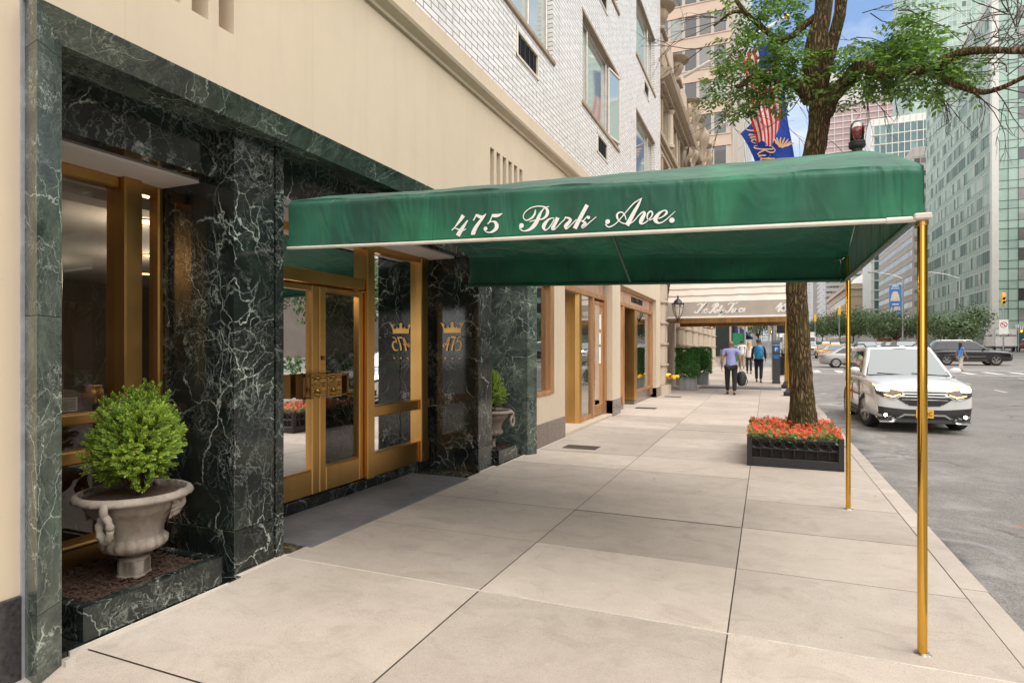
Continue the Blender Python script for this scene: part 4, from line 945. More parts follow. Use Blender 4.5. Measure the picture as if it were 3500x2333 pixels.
# ------------------------------------------------------------------ planter boxes, urns, boxwood
def stone_box(y0,y1,label):
    t=thing('planter_box',label,'planter',(-3.6,(y0+y1)/2,0),0,'low marble boxes in the side bays')
    m=MB(); w=0.06
    m.cbox(-3.21-w,-3.21,y0,y1,0.004,0.18,0.004); m.cbox(-3.93,-3.21-w-0.002,y0,y0+w,0.004,0.178,0.004); m.cbox(-3.93,-3.21-w-0.002,y1-w,y1,0.004,0.178,0.004)
    m.build('box',M['marble'],t)
    m=MB(); m.grid(lambda u,v:(-3.93+0.66*u,y0+0.05+(y1-y0-0.1)*v,0.148+0.016*noise.noise(Vector((u*9,v*12,y0)))),26,34)
    m.build('mulch',M['mulch'],t)
    m=MB(); r=random.Random(int(y0*10))
    for k in range(1100):
        x=r.uniform(-3.90,-3.30); y=r.uniform(y0+0.07,y1-0.07); l=r.uniform(0.012,0.035)
        Mx=Matrix.Translation((x,y,0.162+r.uniform(-0.006,0.012)))@Matrix.Rotation(r.uniform(0,PI),4,'Z')@Matrix.Rotation(r.uniform(-0.5,0.5),4,'Y')
        m.obox(Mx,l,r.uniform(0.004,0.009),0.004)
    o=m.build('bark_chip',M['mulch'],t); o['kind']='stuff'
stone_box(1.98,2.83,'low green marble planter box of bark mulch under the near urn'); stone_box(7.16,7.93,'low marble planter box under the far urn')
def urn(loc,label,rot):
    t=thing('garden_urn',label,'urn',loc,rot,'stone urns flanking the entrance')
    st=M['urn_stone']
    prof=[(0.085,0.0),(0.085,0.012),(0.080,0.014),(0.080,0.095),(0.088,0.10),(0.092,0.112),(0.086,0.122),(0.070,0.128),(0.066,0.145),(0.085,0.150),
          (0.135,0.158),(0.175,0.178),(0.195,0.205),(0.192,0.232),(0.176,0.248),(0.168,0.26),(0.170,0.29),(0.185,0.34),(0.212,0.385),(0.245,0.412),(0.262,0.425),(0.266,0.432),
          (0.272,0.436),(0.278,0.47),(0.285,0.482),(0.325,0.490),(0.346,0.500),(0.348,0.512),(0.338,0.530),(0.318,0.540),(0.308,0.537),(0.300,0.51),(0.296,0.49),(0.01,0.49)]
    def mod(r,z,a,i):
        if z<0.10: # squared carved foot
            c=max(abs(math.cos(a)),abs(math.sin(a))); return r*min(1.18,1/c)
        if 0.15<z<0.25: return r*(1+0.032*(abs(math.cos(9*a))-0.5)*2*min(1,(z-0.15)/0.02))
        if 0.25<=z<0.42: return r*(1+0.018*math.cos(9*a)*(1 if z>0.27 else .4))
        if 0.485<z<0.535: return r*(1+0.006*math.cos(26*a))
        return r
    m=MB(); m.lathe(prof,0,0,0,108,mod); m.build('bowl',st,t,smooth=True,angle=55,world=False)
    m=MB(); m.grid(lambda u,v:(0.29*u*math.cos(2*PI*v)+1e-4*math.cos(6.28*v),0.29*u*math.sin(2*PI*v),0.497+0.010*noise.noise(Vector((u*7*math.cos(6.28*v),u*7*math.sin(6.28*v),1)))+0.012*(1-u)),12,40); m.build('soil',M['mulch'],t,world=False)
    for s in (0,PI):   # twisted ring handles
        m=MB(); c=Vector((0.325*math.cos(s),0.325*math.sin(s),0))
        d=Vector((math.cos(s),math.sin(s),0))
        m.tube([c+d*(-0.03+0.055*math.sin(a))*1.0+Vector((0,0,0.515-0.13*(a/PI)+0.03*math.sin(a))) for a in [PI*k/10 for k in range(11)]],[0.024]*9+[0.022,0.018],10)
        cc=c+d*0.012+Vector((0,0,0.375)); e1=Vector((-d.y,d.x,0))
        m.tube([cc+(e1*math.cos(a)*0.6+d*0.8*math.cos(a)*0.4)*0.075+Vector((0,0,0.068))*math.sin(a) for a in [2*PI*k/20 for k in range(21)]],[0.022+0.004*math.sin(k*2.2) for k in range(21)],10)
        m.build('ring_handle',st,t,smooth=True,world=False)
    for s in (PI/2,-PI/2):   # carved mask
        m=MB(); d=Vector((math.cos(s),math.sin(s),0)); e1=Vector((-d.y,d.x,0))
        def msk(u,v):
            a=(u-0.5)*2; b=(v-0.5)*2; rr_=math.hypot(a,b)
            h=0.042*max(0,1-rr_**2.2)+0.012*math.exp(-((a)/0.16)**2-((b+0.05)/0.35)**2)
            h-=0.020*(math.exp(-((abs(a)-0.34)/0.13)**2-((b-0.22)/0.12)**2))+0.014*math.exp(-(a/0.3)**2-((b+0.52)/0.09)**2)
            h+=0.008*math.sin(14*math.atan2(b,a))*max(0,min(1,(rr_-0.55)*4))*(1 if rr_<1 else 0)
            p=d*(0.274+0.02*b+h)+e1*a*0.078; return (p.x,p.y,0.452+b*0.088)
        m.grid(msk,30,30); m.build('lion_mask',st,t,smooth=True,world=False)
    t.scale=(0.90,0.90,0.94)
    return t
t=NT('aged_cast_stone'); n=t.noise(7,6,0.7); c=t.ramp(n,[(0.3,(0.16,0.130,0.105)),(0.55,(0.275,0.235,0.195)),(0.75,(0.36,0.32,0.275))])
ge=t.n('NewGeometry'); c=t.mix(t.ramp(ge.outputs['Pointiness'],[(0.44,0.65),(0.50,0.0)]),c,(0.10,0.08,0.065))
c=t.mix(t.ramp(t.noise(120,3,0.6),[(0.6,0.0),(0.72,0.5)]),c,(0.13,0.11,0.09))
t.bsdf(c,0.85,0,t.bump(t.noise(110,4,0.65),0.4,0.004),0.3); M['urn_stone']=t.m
def sprig(m,p,d,r,n=9,ll=0.020,lw=0.011,sp=0.0075):
    """a twig of small paired leaves from p along d"""
    d=d.normalized(); a=d.orthogonal().normalized(); b=d.cross(a)
    for k in range(n):
        q=p+d*sp*k; ang=(k%2)*PI/2+r.uniform(-.5,.5)
        for s in (0,PI):
            o=(a*math.cos(ang+s)+b*math.sin(ang+s)); f=(o*0.75+d*(0.55+0.06*k)).normalized(); sd=f.cross(d)
            if sd.length<1e-4: continue
            sd.normalize(); l=ll*r.uniform(0.75,1.15); w=lw*r.uniform(0.8,1.15)
            up=f.cross(sd)*0.002
            m.add([q,q+f*l*0.45+sd*w*0.5+up,q+f*l,q+f*l*0.45-sd*w*0.5+up],[(0,1,2,3)])
def boxwood(loc,label,rad,n,seed,sq=1.0):
    t=thing('boxwood_bush',label,'bush',loc,0,'boxwood bushes in the urns')
    r=random.Random(seed); m=MB()
    cz=0.30
    for k in range(n):
        z=r.uniform(-1,1); a=r.uniform(0,2*PI); q=math.sqrt(1-z*z)
        dirn=Vector((q*math.cos(a),q*math.sin(a),z))
        if dirn.z<-0.80: continue
        bump=0.90+0.34*noise.noise(dirn*1.9+Vector((seed,0,0)))+0.26*noise.noise(dirn*4.6+Vector((0,seed,0)))+(0.14*r.random() if r.random()<0.05 else 0)
        depth=r.choice((1.0,1.0,1.0,0.9,0.8,0.62))*r.uniform(0.9,1.02)
        taper=(1.0-0.22*max(0,dirn.z)) if dirn.z>-0.2 else 1.0-0.35*(-0.2-dirn.z)
        p=Vector((dirn.x*rad*taper*sq,dirn.y*rad*taper*sq,cz+dirn.z*rad*1.22))*1.0
        p=Vector((0,0,cz))+(p-Vector((0,0,cz)))*bump*depth
        d=(dirn+Vector((r.uniform(-.5,.5),r.uniform(-.5,.5),r.uniform(0,.7)))).normalized()
        sprig(m,p-d*0.035,d,r,8)
    m.build('foliage',M['box_leaf'],t,world=False,fixn=False)
    m=MB()
    for k in range(26):
        a=r.uniform(0,2*PI); z=r.uniform(0.1,0.5); q=rad*0.75*r.uniform(.4,1)
        m.tube([(0.02*math.cos(a),0.02*math.sin(a),-0.02),(q*0.45*math.cos(a),q*0.45*math.sin(a),z*0.45),(q*math.cos(a+.2),q*math.sin(a+.2),z)],[0.008,0.006,0.003],5)
    m.build('stem',M['bark_dark'],t,world=False)
urn((-3.47,2.43,0.165),'aged stone urn on mulch at the left, its ring handle towards the camera',R(-62))
boxwood((-3.45,2.435,0.655),'round green boxwood bush in the near urn',0.262,1450,4)
urn((-3.52,7.56,0.165),'stone urn half hidden by the far marble pier',R(20))
boxwood((-3.52,7.56,0.65),'narrow boxwood bush in the far urn behind the pier',0.25,900,9,0.8)
# ------------------------------------------------------------------ street tree in its flower box
PX0,PX1,PY0,PY1=-0.20,0.85,8.42,10.25
t=thing('tree_pit_fence','low black iron fence box round the street tree','planter',(0.33,9.3,0))
m=MB()
def rail(x0,y0,x1,y1,z0,z1,w=0.025):
    if x0==x1: m.cbox(x0-w,x0+w,y0,y1,z0,z1,0.004)
    else: m.cbox(x0,x1,y0-w,y0+w,z0,z1,0.004)
for (x0,y0,x1,y1) in ((PX0,PY0,PX1,PY0),(PX0,PY1,PX1,PY1),(PX0,PY0,PX0,PY1),(PX1,PY0,PX1,PY1)):
    rail(x0,y0,x1,y1,0.0,0.115,0.03); rail(x0,y0,x1,y1,0.345,0.372,0.02); rail(x0,y0,x1,y1,0.225,0.240,0.012)
m.build('rail',M['black_iron'],t)
for x,y in ((PX0,PY0),(PX1,PY0),(PX0,PY1),(PX1,PY1)):
    m=MB(); m.cbox(x-0.032,x+0.032,y-0.034,y+0.034,0.0,0.405,0.006); m.build('corner_post',M['black_iron'],t)
m=MB()
def side(a,b,fixed,axis):
    n=8 if axis=='x' else 13
    for k in range(n):
        c=a+(b-a)*(k+0.5)/n; rr_=0.052
        ring=[((c+rr_*math.cos(q),fixed,0.293+rr_*math.sin(q)) if axis=='x' else (fixed,c+rr_*math.cos(q),0.293+rr_*math.sin(q))) for q in [2*PI*j/18 for j in range(19)]]
        m.tube(ring,0.008,6,False)
        e=a+(b-a)*k/n
        if k: 
            m.tube([(e,fixed,0.11),(e,fixed,0.35)] if axis=='x' else [(fixed,e,0.11),(fixed,e,0.35)],0.008,6)
side(PX0,PX1,PY0,'x'); side(PY0,PY1,PX0,'y'); side(PY0,PY1,PX1,'y')
m.build('ring_grille',M['black_iron'],t)
m=MB(); m.grid(lambda u,v:(PX0+0.02+(PX1-PX0-0.04)*u,PY0+0.02+(PY1-PY0-0.04)*v,0.30+0.03*noise.noise(Vector((u*5,v*8,0)))),14,20); m.quad((PX0+.035,PY0+0.035,0.02),(PX1-.035,PY0+0.035,0.02),(PX1-.035,PY0+0.035,0.31),(PX0+.035,PY0+0.035,0.31)); m.quad((PX0+.035,PY0+0.035,0.02),(PX0+.035,PY1,0.02),(PX0+.035,PY1,0.31),(PX0+.035,PY0+.035,0.31)); m.build('soil',simple('shade_dark_soil',(0.018,0.012,0.009),0.9,0,0.5,40,0.5,60),t)  # soil colour near black, painting in the shade seen through the ring grille
r=random.Random(12)
fl=MB(); fv=MB()
for k in range(3400):
    x=r.uniform(PX0-0.03,PX1+0.03); y=r.uniform(PY0-0.04,PY1+0.02)
    h=0.42+0.07*noise.noise(Vector((x*5,y*5,2)))+r.uniform(-0.05,0.03)
    if math.hypot(x-0.40,y-9.35)<0.17: continue
    if k%20<13:
        nrm=Vector((r.uniform(-.7,.7),r.uniform(-1,.4),r.uniform(.4,1))).normalized(); a=nrm.orthogonal().normalized(); b=nrm.cross(a); c=Vector((x,y,h-r.uniform(0,.06))); s=r.uniform(.016,.032)
        fv.add([c+a*s,c+b*s*1.1,c-a*s,c-b*s],[(0,1,2,3)])
    else:
        nrm=Vector((r.uniform(-.8,.8),r.uniform(-1,.3),r.uniform(.3,1))).normalized(); a=nrm.orthogonal().normalized(); b=nrm.cross(a); c=Vector((x,y,h+0.015)); s=r.uniform(.013,.022)
        for q in range(4):
            d=a*math.cos(q*PI/2)+b*math.sin(q*PI/2); e=a*math.cos(q*PI/2+1.57)+b*math.sin(q*PI/2+1.57)
            fl.add([c,c+d*s*0.8+e*s*0.5,c+d*s*1.25+nrm*0.004,c+d*s*0.8-e*s*0.5],[(0,1,2,3)])
o=fl.build('flower_bed',M['flower'],fixn=False); tag(o,'dense bed of orange red begonias filling the iron tree box','flowers',None,'stuff')
o2=fv.build('foliage',M['flower_leaf'],o,fixn=False); o2['kind']='stuff'
T=thing('street_tree','rough barked street tree rising behind the green awning, with thin bare twigs','tree',(0.40,9.35,0.2))
def on(u,v,t_):   # a point given by its bearing from the camera and its distance
    a=(u-1176)/1383; d=(803-v)/1383
    return Vector(((a*.921-.389)*t_,(a*.389+.921)*t_,1.5+d*t_))
m=MB()
trunk=[on(1846,985,8.75),on(1843,950,8.75),on(1841,905,8.75),on(1837,820,8.75),on(1831,720,8.75),on(1829,650,8.75),on(1840,500,8.75),on(1866,365,8.75),on(1879,300,8.75),on(1884,240,8.75),on(1876,190,8.75),on(1868,150,8.75),on(1876,90,8.75),on(1890,30,8.75),on(1893,-60,8.75),on(1880,-220,8.75),on(1872,-420,8.8)]
rad=[0.225,0.185,0.160,0.150,0.144,0.140,0.145,0.150,0.146,0.155,0.168,0.146,0.132,0.122,0.115,0.10,0.06]
s=crom([(*p,q) for p,q in zip(trunk,rad)],5)
path=[Vector(q[:3]) for q in s]; rads=[q[3] for q in s]
def limb(mb,path,rads,n=16,rough=0.06):
    o=len(mb.v); mb.tube(path,rads,n)
    for i in range(o,len(mb.v)):
        p=Vector(mb.v[i]); k=min(len(path)-1,(i-o)//n); c=path[k]; d=p-c
        f=1+rough*noise.noise(p*7)+rough*0.5*noise.noise(Vector((p.x*22,p.y*22,p.z*4)))+rough*0.8*noise.noise(Vector((p.x*3,p.y*3,p.z*2)))
        mb.v[i]=tuple(c+d*f)
limb(m,path,rads,28,0.11)
def L(mb,pts,r0,r1,t0,t1,n=10,rough=0.09):
    P=[on(u,v,t0+(t1-t0)*k/(len(pts)-1)) for k,(u,v) in enumerate(pts)]
    R_=[r0+(r1-r0)*k/(len(pts)-1) for k in range(len(pts))]
    s=crom([(*p,q) for p,q in zip(P,R_)],5); limb(mb,[Vector(q[:3]) for q in s],[q[3] for q in s],n,rough)
L(m,[(1880,250),(1890,180),(1908,110),(1925,50),(1935,-20),(1950,-150)],0.10,0.075,8.7,8.2)
L(m,[(1893,265),(1905,230),(1925,205),(1950,180),(1965,160),(1985,152),(2010,160),(2040,168),(2075,160),(2110,160),(2150,150),(2190,128),(2230,118),(2290,116),(2352,118),(2420,110)],0.125,0.025,8.7,6.6)
L(m,[(2150,155),(2175,185),(2210,200),(2255,212),(2300,202),(2352,178),(2420,150)],0.045,0.022,7.4,6.5)
L(m,[(1862,232),(1850,215),(1830,195),(1800,188),(1770,185),(1740,170),(1705,195),(1690,200)],0.105,0.02,8.8,8.6)
L(m,[(1690,0),(1712,30),(1740,55),(1770,80),(1800,95),(1835,70),(1870,40)],0.03,0.05,8.9,8.8)
L(m,[(1640,60),(1680,30),(1712,28)],0.015,0.03,8.9,8.9)
m.build('trunk',M['bark'],T,smooth=True)
tw=MB(); r=random.Random(21)
def twig(p,d,l,rd,lev):
    n=4; pts=[p]; q=p; dd=d.copy()
    for k in range(n):
        dd=(dd+Vector((r.uniform(-.32,.32),r.uniform(-.32,.32),r.uniform(-.25,.22)))).normalized(); q=q+dd*l/n; pts.append(q)
    tw.tube(pts,[rd*(1-0.16*k) for k in range(n+1)],5,False)
    if lev>0:
        for k in range(r.randint(2,3)):
            b=pts[r.randint(1,n)]; nd=(dd+Vector((r.uniform(-.9,.9),r.uniform(-.9,.9),r.uniform(-.8,.7)))).normalized(); twig(b,nd,l*r.uniform(.45,.7),rd*0.6,lev-1)
Rt=Vector((.921,.389,0)); Up=Vector((0,0,1))
for (u,v,t_,du,dv) in ((2150,150,7.4,1,.3),(2200,125,7.2,1,.8),(2250,117,7.0,1,1),(2300,116,6.9,.8,.9),(2290,200,6.8,.8,-.3),(2230,206,7.1,.9,-.5),(2330,115,6.7,.3,1),(2180,180,7.3,.8,.5),(2120,158,7.6,.6,-.8),(2100,40,7.7,1,.3),(2060,20,7.9,1,-.2),(2210,60,7.2,.8,.3),(2340,60,6.7,-.3,.8),
    (2000,165,8.2,.3,-1),(2060,165,7.9,.4,-1),(1990,30,8.2,.8,-.1),(1960,90,8.4,.8,.2),(1845,230,8.8,-.4,-.8),(1640,40,8.9,-.9,.1),(1660,45,8.9,-.9,-.4),(1620,110,8.9,-.9,-.3),(1700,215,8.6,-.9,-.5),(1790,190,8.7,-.6,-.6),(2150,205,7.4,.9,-.5),(2270,150,7.0,.7,.3),(2310,170,6.8,.6,.5),(2240,90,7.1,.7,.6),(2320,30,6.8,-.6,.5)):
    for q in range(2): twig(on(u+r.uniform(-10,10),v+r.uniform(-6,6),t_),(Rt*du+Up*dv+Vector((r.uniform(-.4,.4),r.uniform(-.4,.4),r.uniform(-.3,.3)))).normalized(),r.uniform(.45,.9),0.0075,2)
# leaf sprays: pinnate leaves on short twigs
lf=MB()
def pinnate(p,d,l,n,size):
    d=d.normalized(); sd=d.cross(Up); 
    if sd.length<1e-3: sd=Vector((1,0,0))
    sd.normalize(); nm=sd.cross(d); tw.tube([p,p+d*l*.5-Up*l*.03,p+d*l-Up*l*.12],[0.0022,0.0018,0.001],3,False)
    for k in range(n):
        f=(k+1)/n; q=p+d*l*f-Up*l*0.12*f*f
        for s in (-1,1):
            o=(sd*s*0.85+d*0.45-Up*r.uniform(.15,.55)+nm*r.uniform(-.3,.3)).normalized(); w=o.cross(nm)
            if w.length<1e-4: continue
            w.normalize(); L_=size*r.uniform(.75,1.1)
            lf.add([q,q+o*L_*.45+w*L_*.23,q+o*L_,q+o*L_*.45-w*L_*.23],[(0,1,2,3)])
def clump(u0,u1,v0,v1,t0,t1,n,size=0.088,shape=None):
    for k in range(int(n*1.05)):
        for _ in range(20):
            a,b=r.random(),r.random()
            if noise.noise(Vector((a*4.5+u0*.01,b*4.5+v0*.01,r.random()*.6)))>-0.06-0.12*r.random(): break
        e=(2*a-1)**2+(2*b-1)**2
        if e>1 and r.random()<.9: continue
        p=on(u0+(u1-u0)*a,v0+(v1-v0)*b,r.uniform(t0,t1))
        d=Vector((r.uniform(-1,1),r.uniform(-1,1),r.uniform(-.55,.35)))
        pinnate(p,d,r.uniform(.18,.30),r.randint(3,5),size)
clump(1700,1850,-40,130,8.5,9.6,190); clump(1650,1830,60,200,8.4,9.5,230); clump(1620,1760,140,265,8.5,9.3,170); clump(1780,1850,110,210,8.3,9.0,70)
clump(1730,1815,190,250,8.6,9.0,60)
clump(1905,2060,95,200,7.9,9.0,200); clump(1990,2180,70,190,7.4,8.8,270); clump(2080,2240,120,215,7.0,8.0,170); clump(2060,2140,10,80,7.6,8.2,50); clump(1895,1990,200,240,8.0,8.8,36); clump(2000,2120,180,225,7.5,8.4,60); clump(2030,2110,90,150,7.5,8.3,60)
clump(1640,1720,-60,60,8.7,9.6,30)
lf.build('foliage',M['tree_leaf'],T,fixn=False)
tw.build('twig',M['bark_dark'],T,fixn=False)
# ------------------------------------------------------------------ ornate limestone house next door
LX=-3.35
H=thing('limestone_house','ornate weathered limestone house with cornice and stone urns beside the white brick house','building',(LX,30,0))
m=MB()
wins=[(21.25,22.1,0.0,3.6)]+[(y,y+1.5,0.9,4.2) for y in (25.9,28.6,31.3,34.0,36.7,39.4)]+[(y,y+1.1,8.95,10.15) for y in (21.3,23.5,25.7,27.9,31.5,33.7,35.9,38.1,40.3)]+[(y,y+1.1,5.6,8.1) for y in (21.3,23.5,25.7,27.9,31.5,33.7,35.9,38.1,40.3)]
holed_wall(m,LX,20.08,42.6,-0.1,13.0,wins,0.25); m.quad((LX,42.6,-0.1),(-14,42.6,-0.1),(-14,42.6,13),(LX,42.6,13)); m.quad((LX,20.08,13),(LX,42.6,13),(-14,42.6,13),(-14,20.08,13))
m.build('wall',M['limestone'],H)
for i,(a,b,c,d) in enumerate(wins):
    q=MB(); q.quad((LX-0.24,a,c),(LX-0.24,b,c),(LX-0.24,b,d),(LX-0.24,a,d))
    if i==0: o=q.build('door',M['black_iron'],H); continue
    o=q.build('window',M['car_glass'],H)
    q=MB(); w_=0.05
    q.box(LX-0.23,LX-0.16,a,a+w_,c,d); q.box(LX-0.23,LX-0.16,b-w_,b,c,d); q.box(LX-0.23,LX-0.17,a,b,(c+d)/2-0.03,(c+d)/2+0.03); q.build('frame',M['bronze_dark'],o)
    if c>5:
        q=MB(); q.cbox(LX-0.02,LX+0.09,a-0.14,b+0.14,d+0.02,d+0.16,0.02); q.cbox(LX-0.02,LX+0.06,a-0.16,a-0.03,c,d,0.015); q.cbox(LX-0.02,LX+0.06,b+0.03,b+0.16,c,d,0.015); q.cbox(LX-0.02,LX+0.11,a-0.18,b+0.18,c-0.13,c-0.01,0.02); q.build('surround',M['limestone_old'],o)
# banded piers
def banded(y0,y1):
    q=MB(); ym=(y0+y1)/2; hw=(y1-y0)/2
    def oct_(d,z0,z1,ex): 
        q.prism([(LX-0.05,y0-ex),(LX+0.10+ex,y0-ex+0.02),(LX+0.24+d+ex,y0+0.16),(LX+0.24+d+ex,y1-0.16),(LX+0.10+ex,y1+ex-0.02),(LX-0.05,y1+ex)],'z',z0,z1)
    oct_(0.06,-0.05+ground_z(ym),0.32+ground_z(ym),0.07); z=0.34
    while z<4.3:
        oct_(0,z,z+0.60,0.0); oct_(0.0,z+0.602,z+0.64,0.03); oct_(0.0,z+0.642,z+0.69,0.06)
        zz=z+0.08; 
        for a,b in ((y0+0.22,y1-0.22),): q.box(LX+0.2,LX+0.252,a,b,zz,zz+0.44)
        z+=0.695
    q.build('banded_pier',M['limestone'],H)
banded(20.22,21.12); 
for y in (24.9,27.6,30.3,33.0,35.7,38.4,41.4): banded(y,y+0.85)
# mouldings, dentil cornice, attic
m=MB()
for (x,z0,z1) in ((0.10,4.5,4.62),(0.22,4.62,4.80),(0.10,4.80,4.95),(0.06,8.45,8.6),(0.16,8.6,8.75),(0.08,8.75,8.88)): m.cbox(LX-0.1,LX+x,20.1,42.62,z0,z1,0.015)
m.prism([(LX-0.1,10.18),(LX+0.08,10.2),(LX+0.12,10.3),(LX+0.12,10.36),(LX+0.36,10.44),(LX+0.46,10.52),(LX+0.50,10.66),(LX+0.50,10.72),(LX+0.1,10.80),(LX-0.1,10.80)],'y',20.1,42.7)
m.build('cornice',M['limestone_old'],H)
m=MB(); y=20.2
while y<42.6: m.box(LX+0.1,LX+0.26,y,y+0.09,10.27,10.40); y+=0.18
m.build('dentil_course',M['limestone_old'],H)['kind']='stuff'
m=MB()
for y0,y1 in ((20.12,21.0),(24.2,25.0),(28.6,29.4),(31.0,31.8),(35.2,36.0),(39.4,40.2)):
    m.cbox(LX-0.3,LX+0.24,y0,y1,10.80,11.30,0.03); m.cbox(LX-0.3,LX+0.17,y0+0.08,y1-0.08,11.30,12.0,0.03); m.cbox(LX-0.3,LX+0.27,y0-0.03,y1+0.03,12.0,12.14,0.03)
m.cbox(LX-0.25,LX+0.10,20.1,42.6,10.8,11.0,0.02); m.cbox(LX-0.25,LX+0.12,20.1,42.6,11.75,11.92,0.02)
y=21.2
while y<42.4:
    m.lathe([(0.05,0),(0.09,0.2),(0.04,0.45),(0.08,0.6),(0.08,0.75)],LX-0.04,y,11.0,8); y+=0.3
m.build('attic_balustrade',M['limestone_old'],H)
for y in (20.55,24.6,29.0,31.4,35.6,39.8):
    m=MB(); m.lathe([(0.20,0),(0.20,0.06),(0.11,0.12),(0.11,0.20),(0.26,0.34),(0.36,0.55),(0.33,0.66),(0.40,0.72),(0.56,0.80),(0.58,0.86),(0.3,0.84)],LX-0.02,y,12.14,28,lambda r,z,a,i:r*(1+0.05*math.cos(10*a)) if z<0.62 else r); m.build('roof_urn',M['limestone_old'],H,smooth=True,angle=50)
r=random.Random(31)
for y,s in ((27.0,1.0),(30.2,1.25),(33.6,1.0),(37.4,1.1)):       # carved cartouches and scrolls
    m=MB()
    for zc,k in ((7.4,1.0),(11.4,1.2),(9.7,.9)):
        m=MB()
        c=Vector((LX+0.34,y,zc))
        def cart(u,v,c=c,k=k,s=s):
            a=2*PI*u; b=PI*(v-0.5); rr_=0.42*k*s*(1+0.16*math.sin(5*a)*math.cos(b)+0.12*noise.noise(Vector((math.cos(a)*3,math.sin(a)*3,b*3+k))))
            return (c.x+rr_*0.62*math.cos(b)*math.cos(a)+0.10*math.sin(3*b),c.y+rr_*math.cos(b)*math.sin(a),c.z+rr_*1.45*math.sin(b))
        m.grid(cart,26,20)
        for sg in (-1,1):
            sp=[]; 
            for q in range(22):
                a=0.32*q; rad_=0.30*k*(1-q/26); sp.append((c.x+0.05,c.y+sg*(0.40*k+rad_*math.cos(a)),c.z-0.35*k+rad_*math.sin(a)))
            m.tube(sp,0.06*k,7)
        m.build('carved_cartouche',M['limestone_old'],H,smooth=True,angle=60)
m=MB()
for y in (22.6,26.9,33.0,37.0,41.2):
    m.lathe([(0.20,0),(0.20,0.1),(0.16,0.14),(0.155,0.8),(0.14,1.2),(0.18,1.24),(0.22,1.34)],LX+0.06,y,8.88,12)
m.build('half_column',M['limestone'],H,smooth=True,angle=40)
# siamese fire connection and its plinth
t=thing('fire_hose_connection','brass fire hose connection with yellow caps on the beige banded pier','hydrant',(LX+0.26,20.7,0.62))
m=MB(); m.tube([(LX+0.24,20.68,0.62),(LX+0.42,20.68,0.62)],[0.13,0.10],16); m.tube([(LX+0.38,20.64,0.63),(LX+0.50,20.46,0.60)],0.06,12); m.tube([(LX+0.38,20.72,0.63),(LX+0.54,20.84,0.60)],0.06,12); m.build('body',M['brass'],t,smooth=True,angle=45)
for y,x in ((20.43,LX+0.52),(20.86,LX+0.57)):
    m=MB(); m.tube([(x-0.03,y+(0.03 if y<20.6 else -0.03),0.605),(x+0.04,y-(0.05 if y<20.6 else -0.04),0.595)],0.06,14); m.build('cap',M['yellow'],t)
# wall lanterns
def lantern(y,label,first=None):
    x,z=LX+0.62,2.52
    t=thing('wall_lantern',label,'lantern',(x,y,z),0,'black iron lanterns along the limestone house')
    m=MB(); m.tube([(-0.42,0,-0.02),(-0.2,0,-0.10),(0,0,-0.06)],0.022,8); m.tube([(0,0,-0.08),(0,0,0.03)],[0.02,0.05],10); m.cbox(-0.46,-0.42,-0.07,0.07,-0.2,0.2,0.01); m.build('bracket',M['black_iron'],t,world=False)
    m=MB(); m.lathe([(0.05,0.03),(0.10,0.14),(0.15,0.30),(0.175,0.46),(0.18,0.50)],0,0,0,18); m.build('glass_shade',M['lantern_glass'],t,smooth=True,world=False)
    m=MB(); 
    for k in range(6):
        a=2*PI*k/6; m.tube([(rr_*math.cos(a),rr_*math.sin(a),zz) for rr_,zz in ((0.055,0.03),(0.105,0.14),(0.155,0.30),(0.182,0.46),(0.19,0.56))],0.010,5)
        b=a+2*PI/6; m.tube([(0.185*math.cos(a),0.185*math.sin(a),0.47),(0.165*math.cos((a+b)/2),0.165*math.sin((a+b)/2),0.36),(0.185*math.cos(b),0.185*math.sin(b),0.47)],0.008,5)
    m.build('cage',M['black_iron'],t,world=False)
    m=MB(); m.lathe([(0.20,0.49),(0.205,0.515),(0.16,0.53),(0.13,0.60),(0.08,0.655),(0.03,0.69),(0.025,0.73),(0.04,0.75),(0.01,0.80)],0,0,0,18); m.build('cap',M['black_iron'],t,smooth=True,angle=40,world=False)
    return t
t=NT('lantern_glass'); t.bsdf((0.55,0.50,0.43),0.35,0,None,0.5,0.5); M['lantern_glass']=t.m
l0=lantern(20.75,'black iron wall lantern on the nearest beige banded pier')
for y,lab in ((25.3,'black wall lantern just past the beige canopy, nearest behind it'),(28.0,'black wall lantern, second one behind the beige canopy'),(33.4,'black wall lantern far along the limestone house'),(36.1,'farthest black wall lantern of the limestone house')):
    dup(l0,(LX+0.62,y,2.52+ground_z(y)),0,lab)
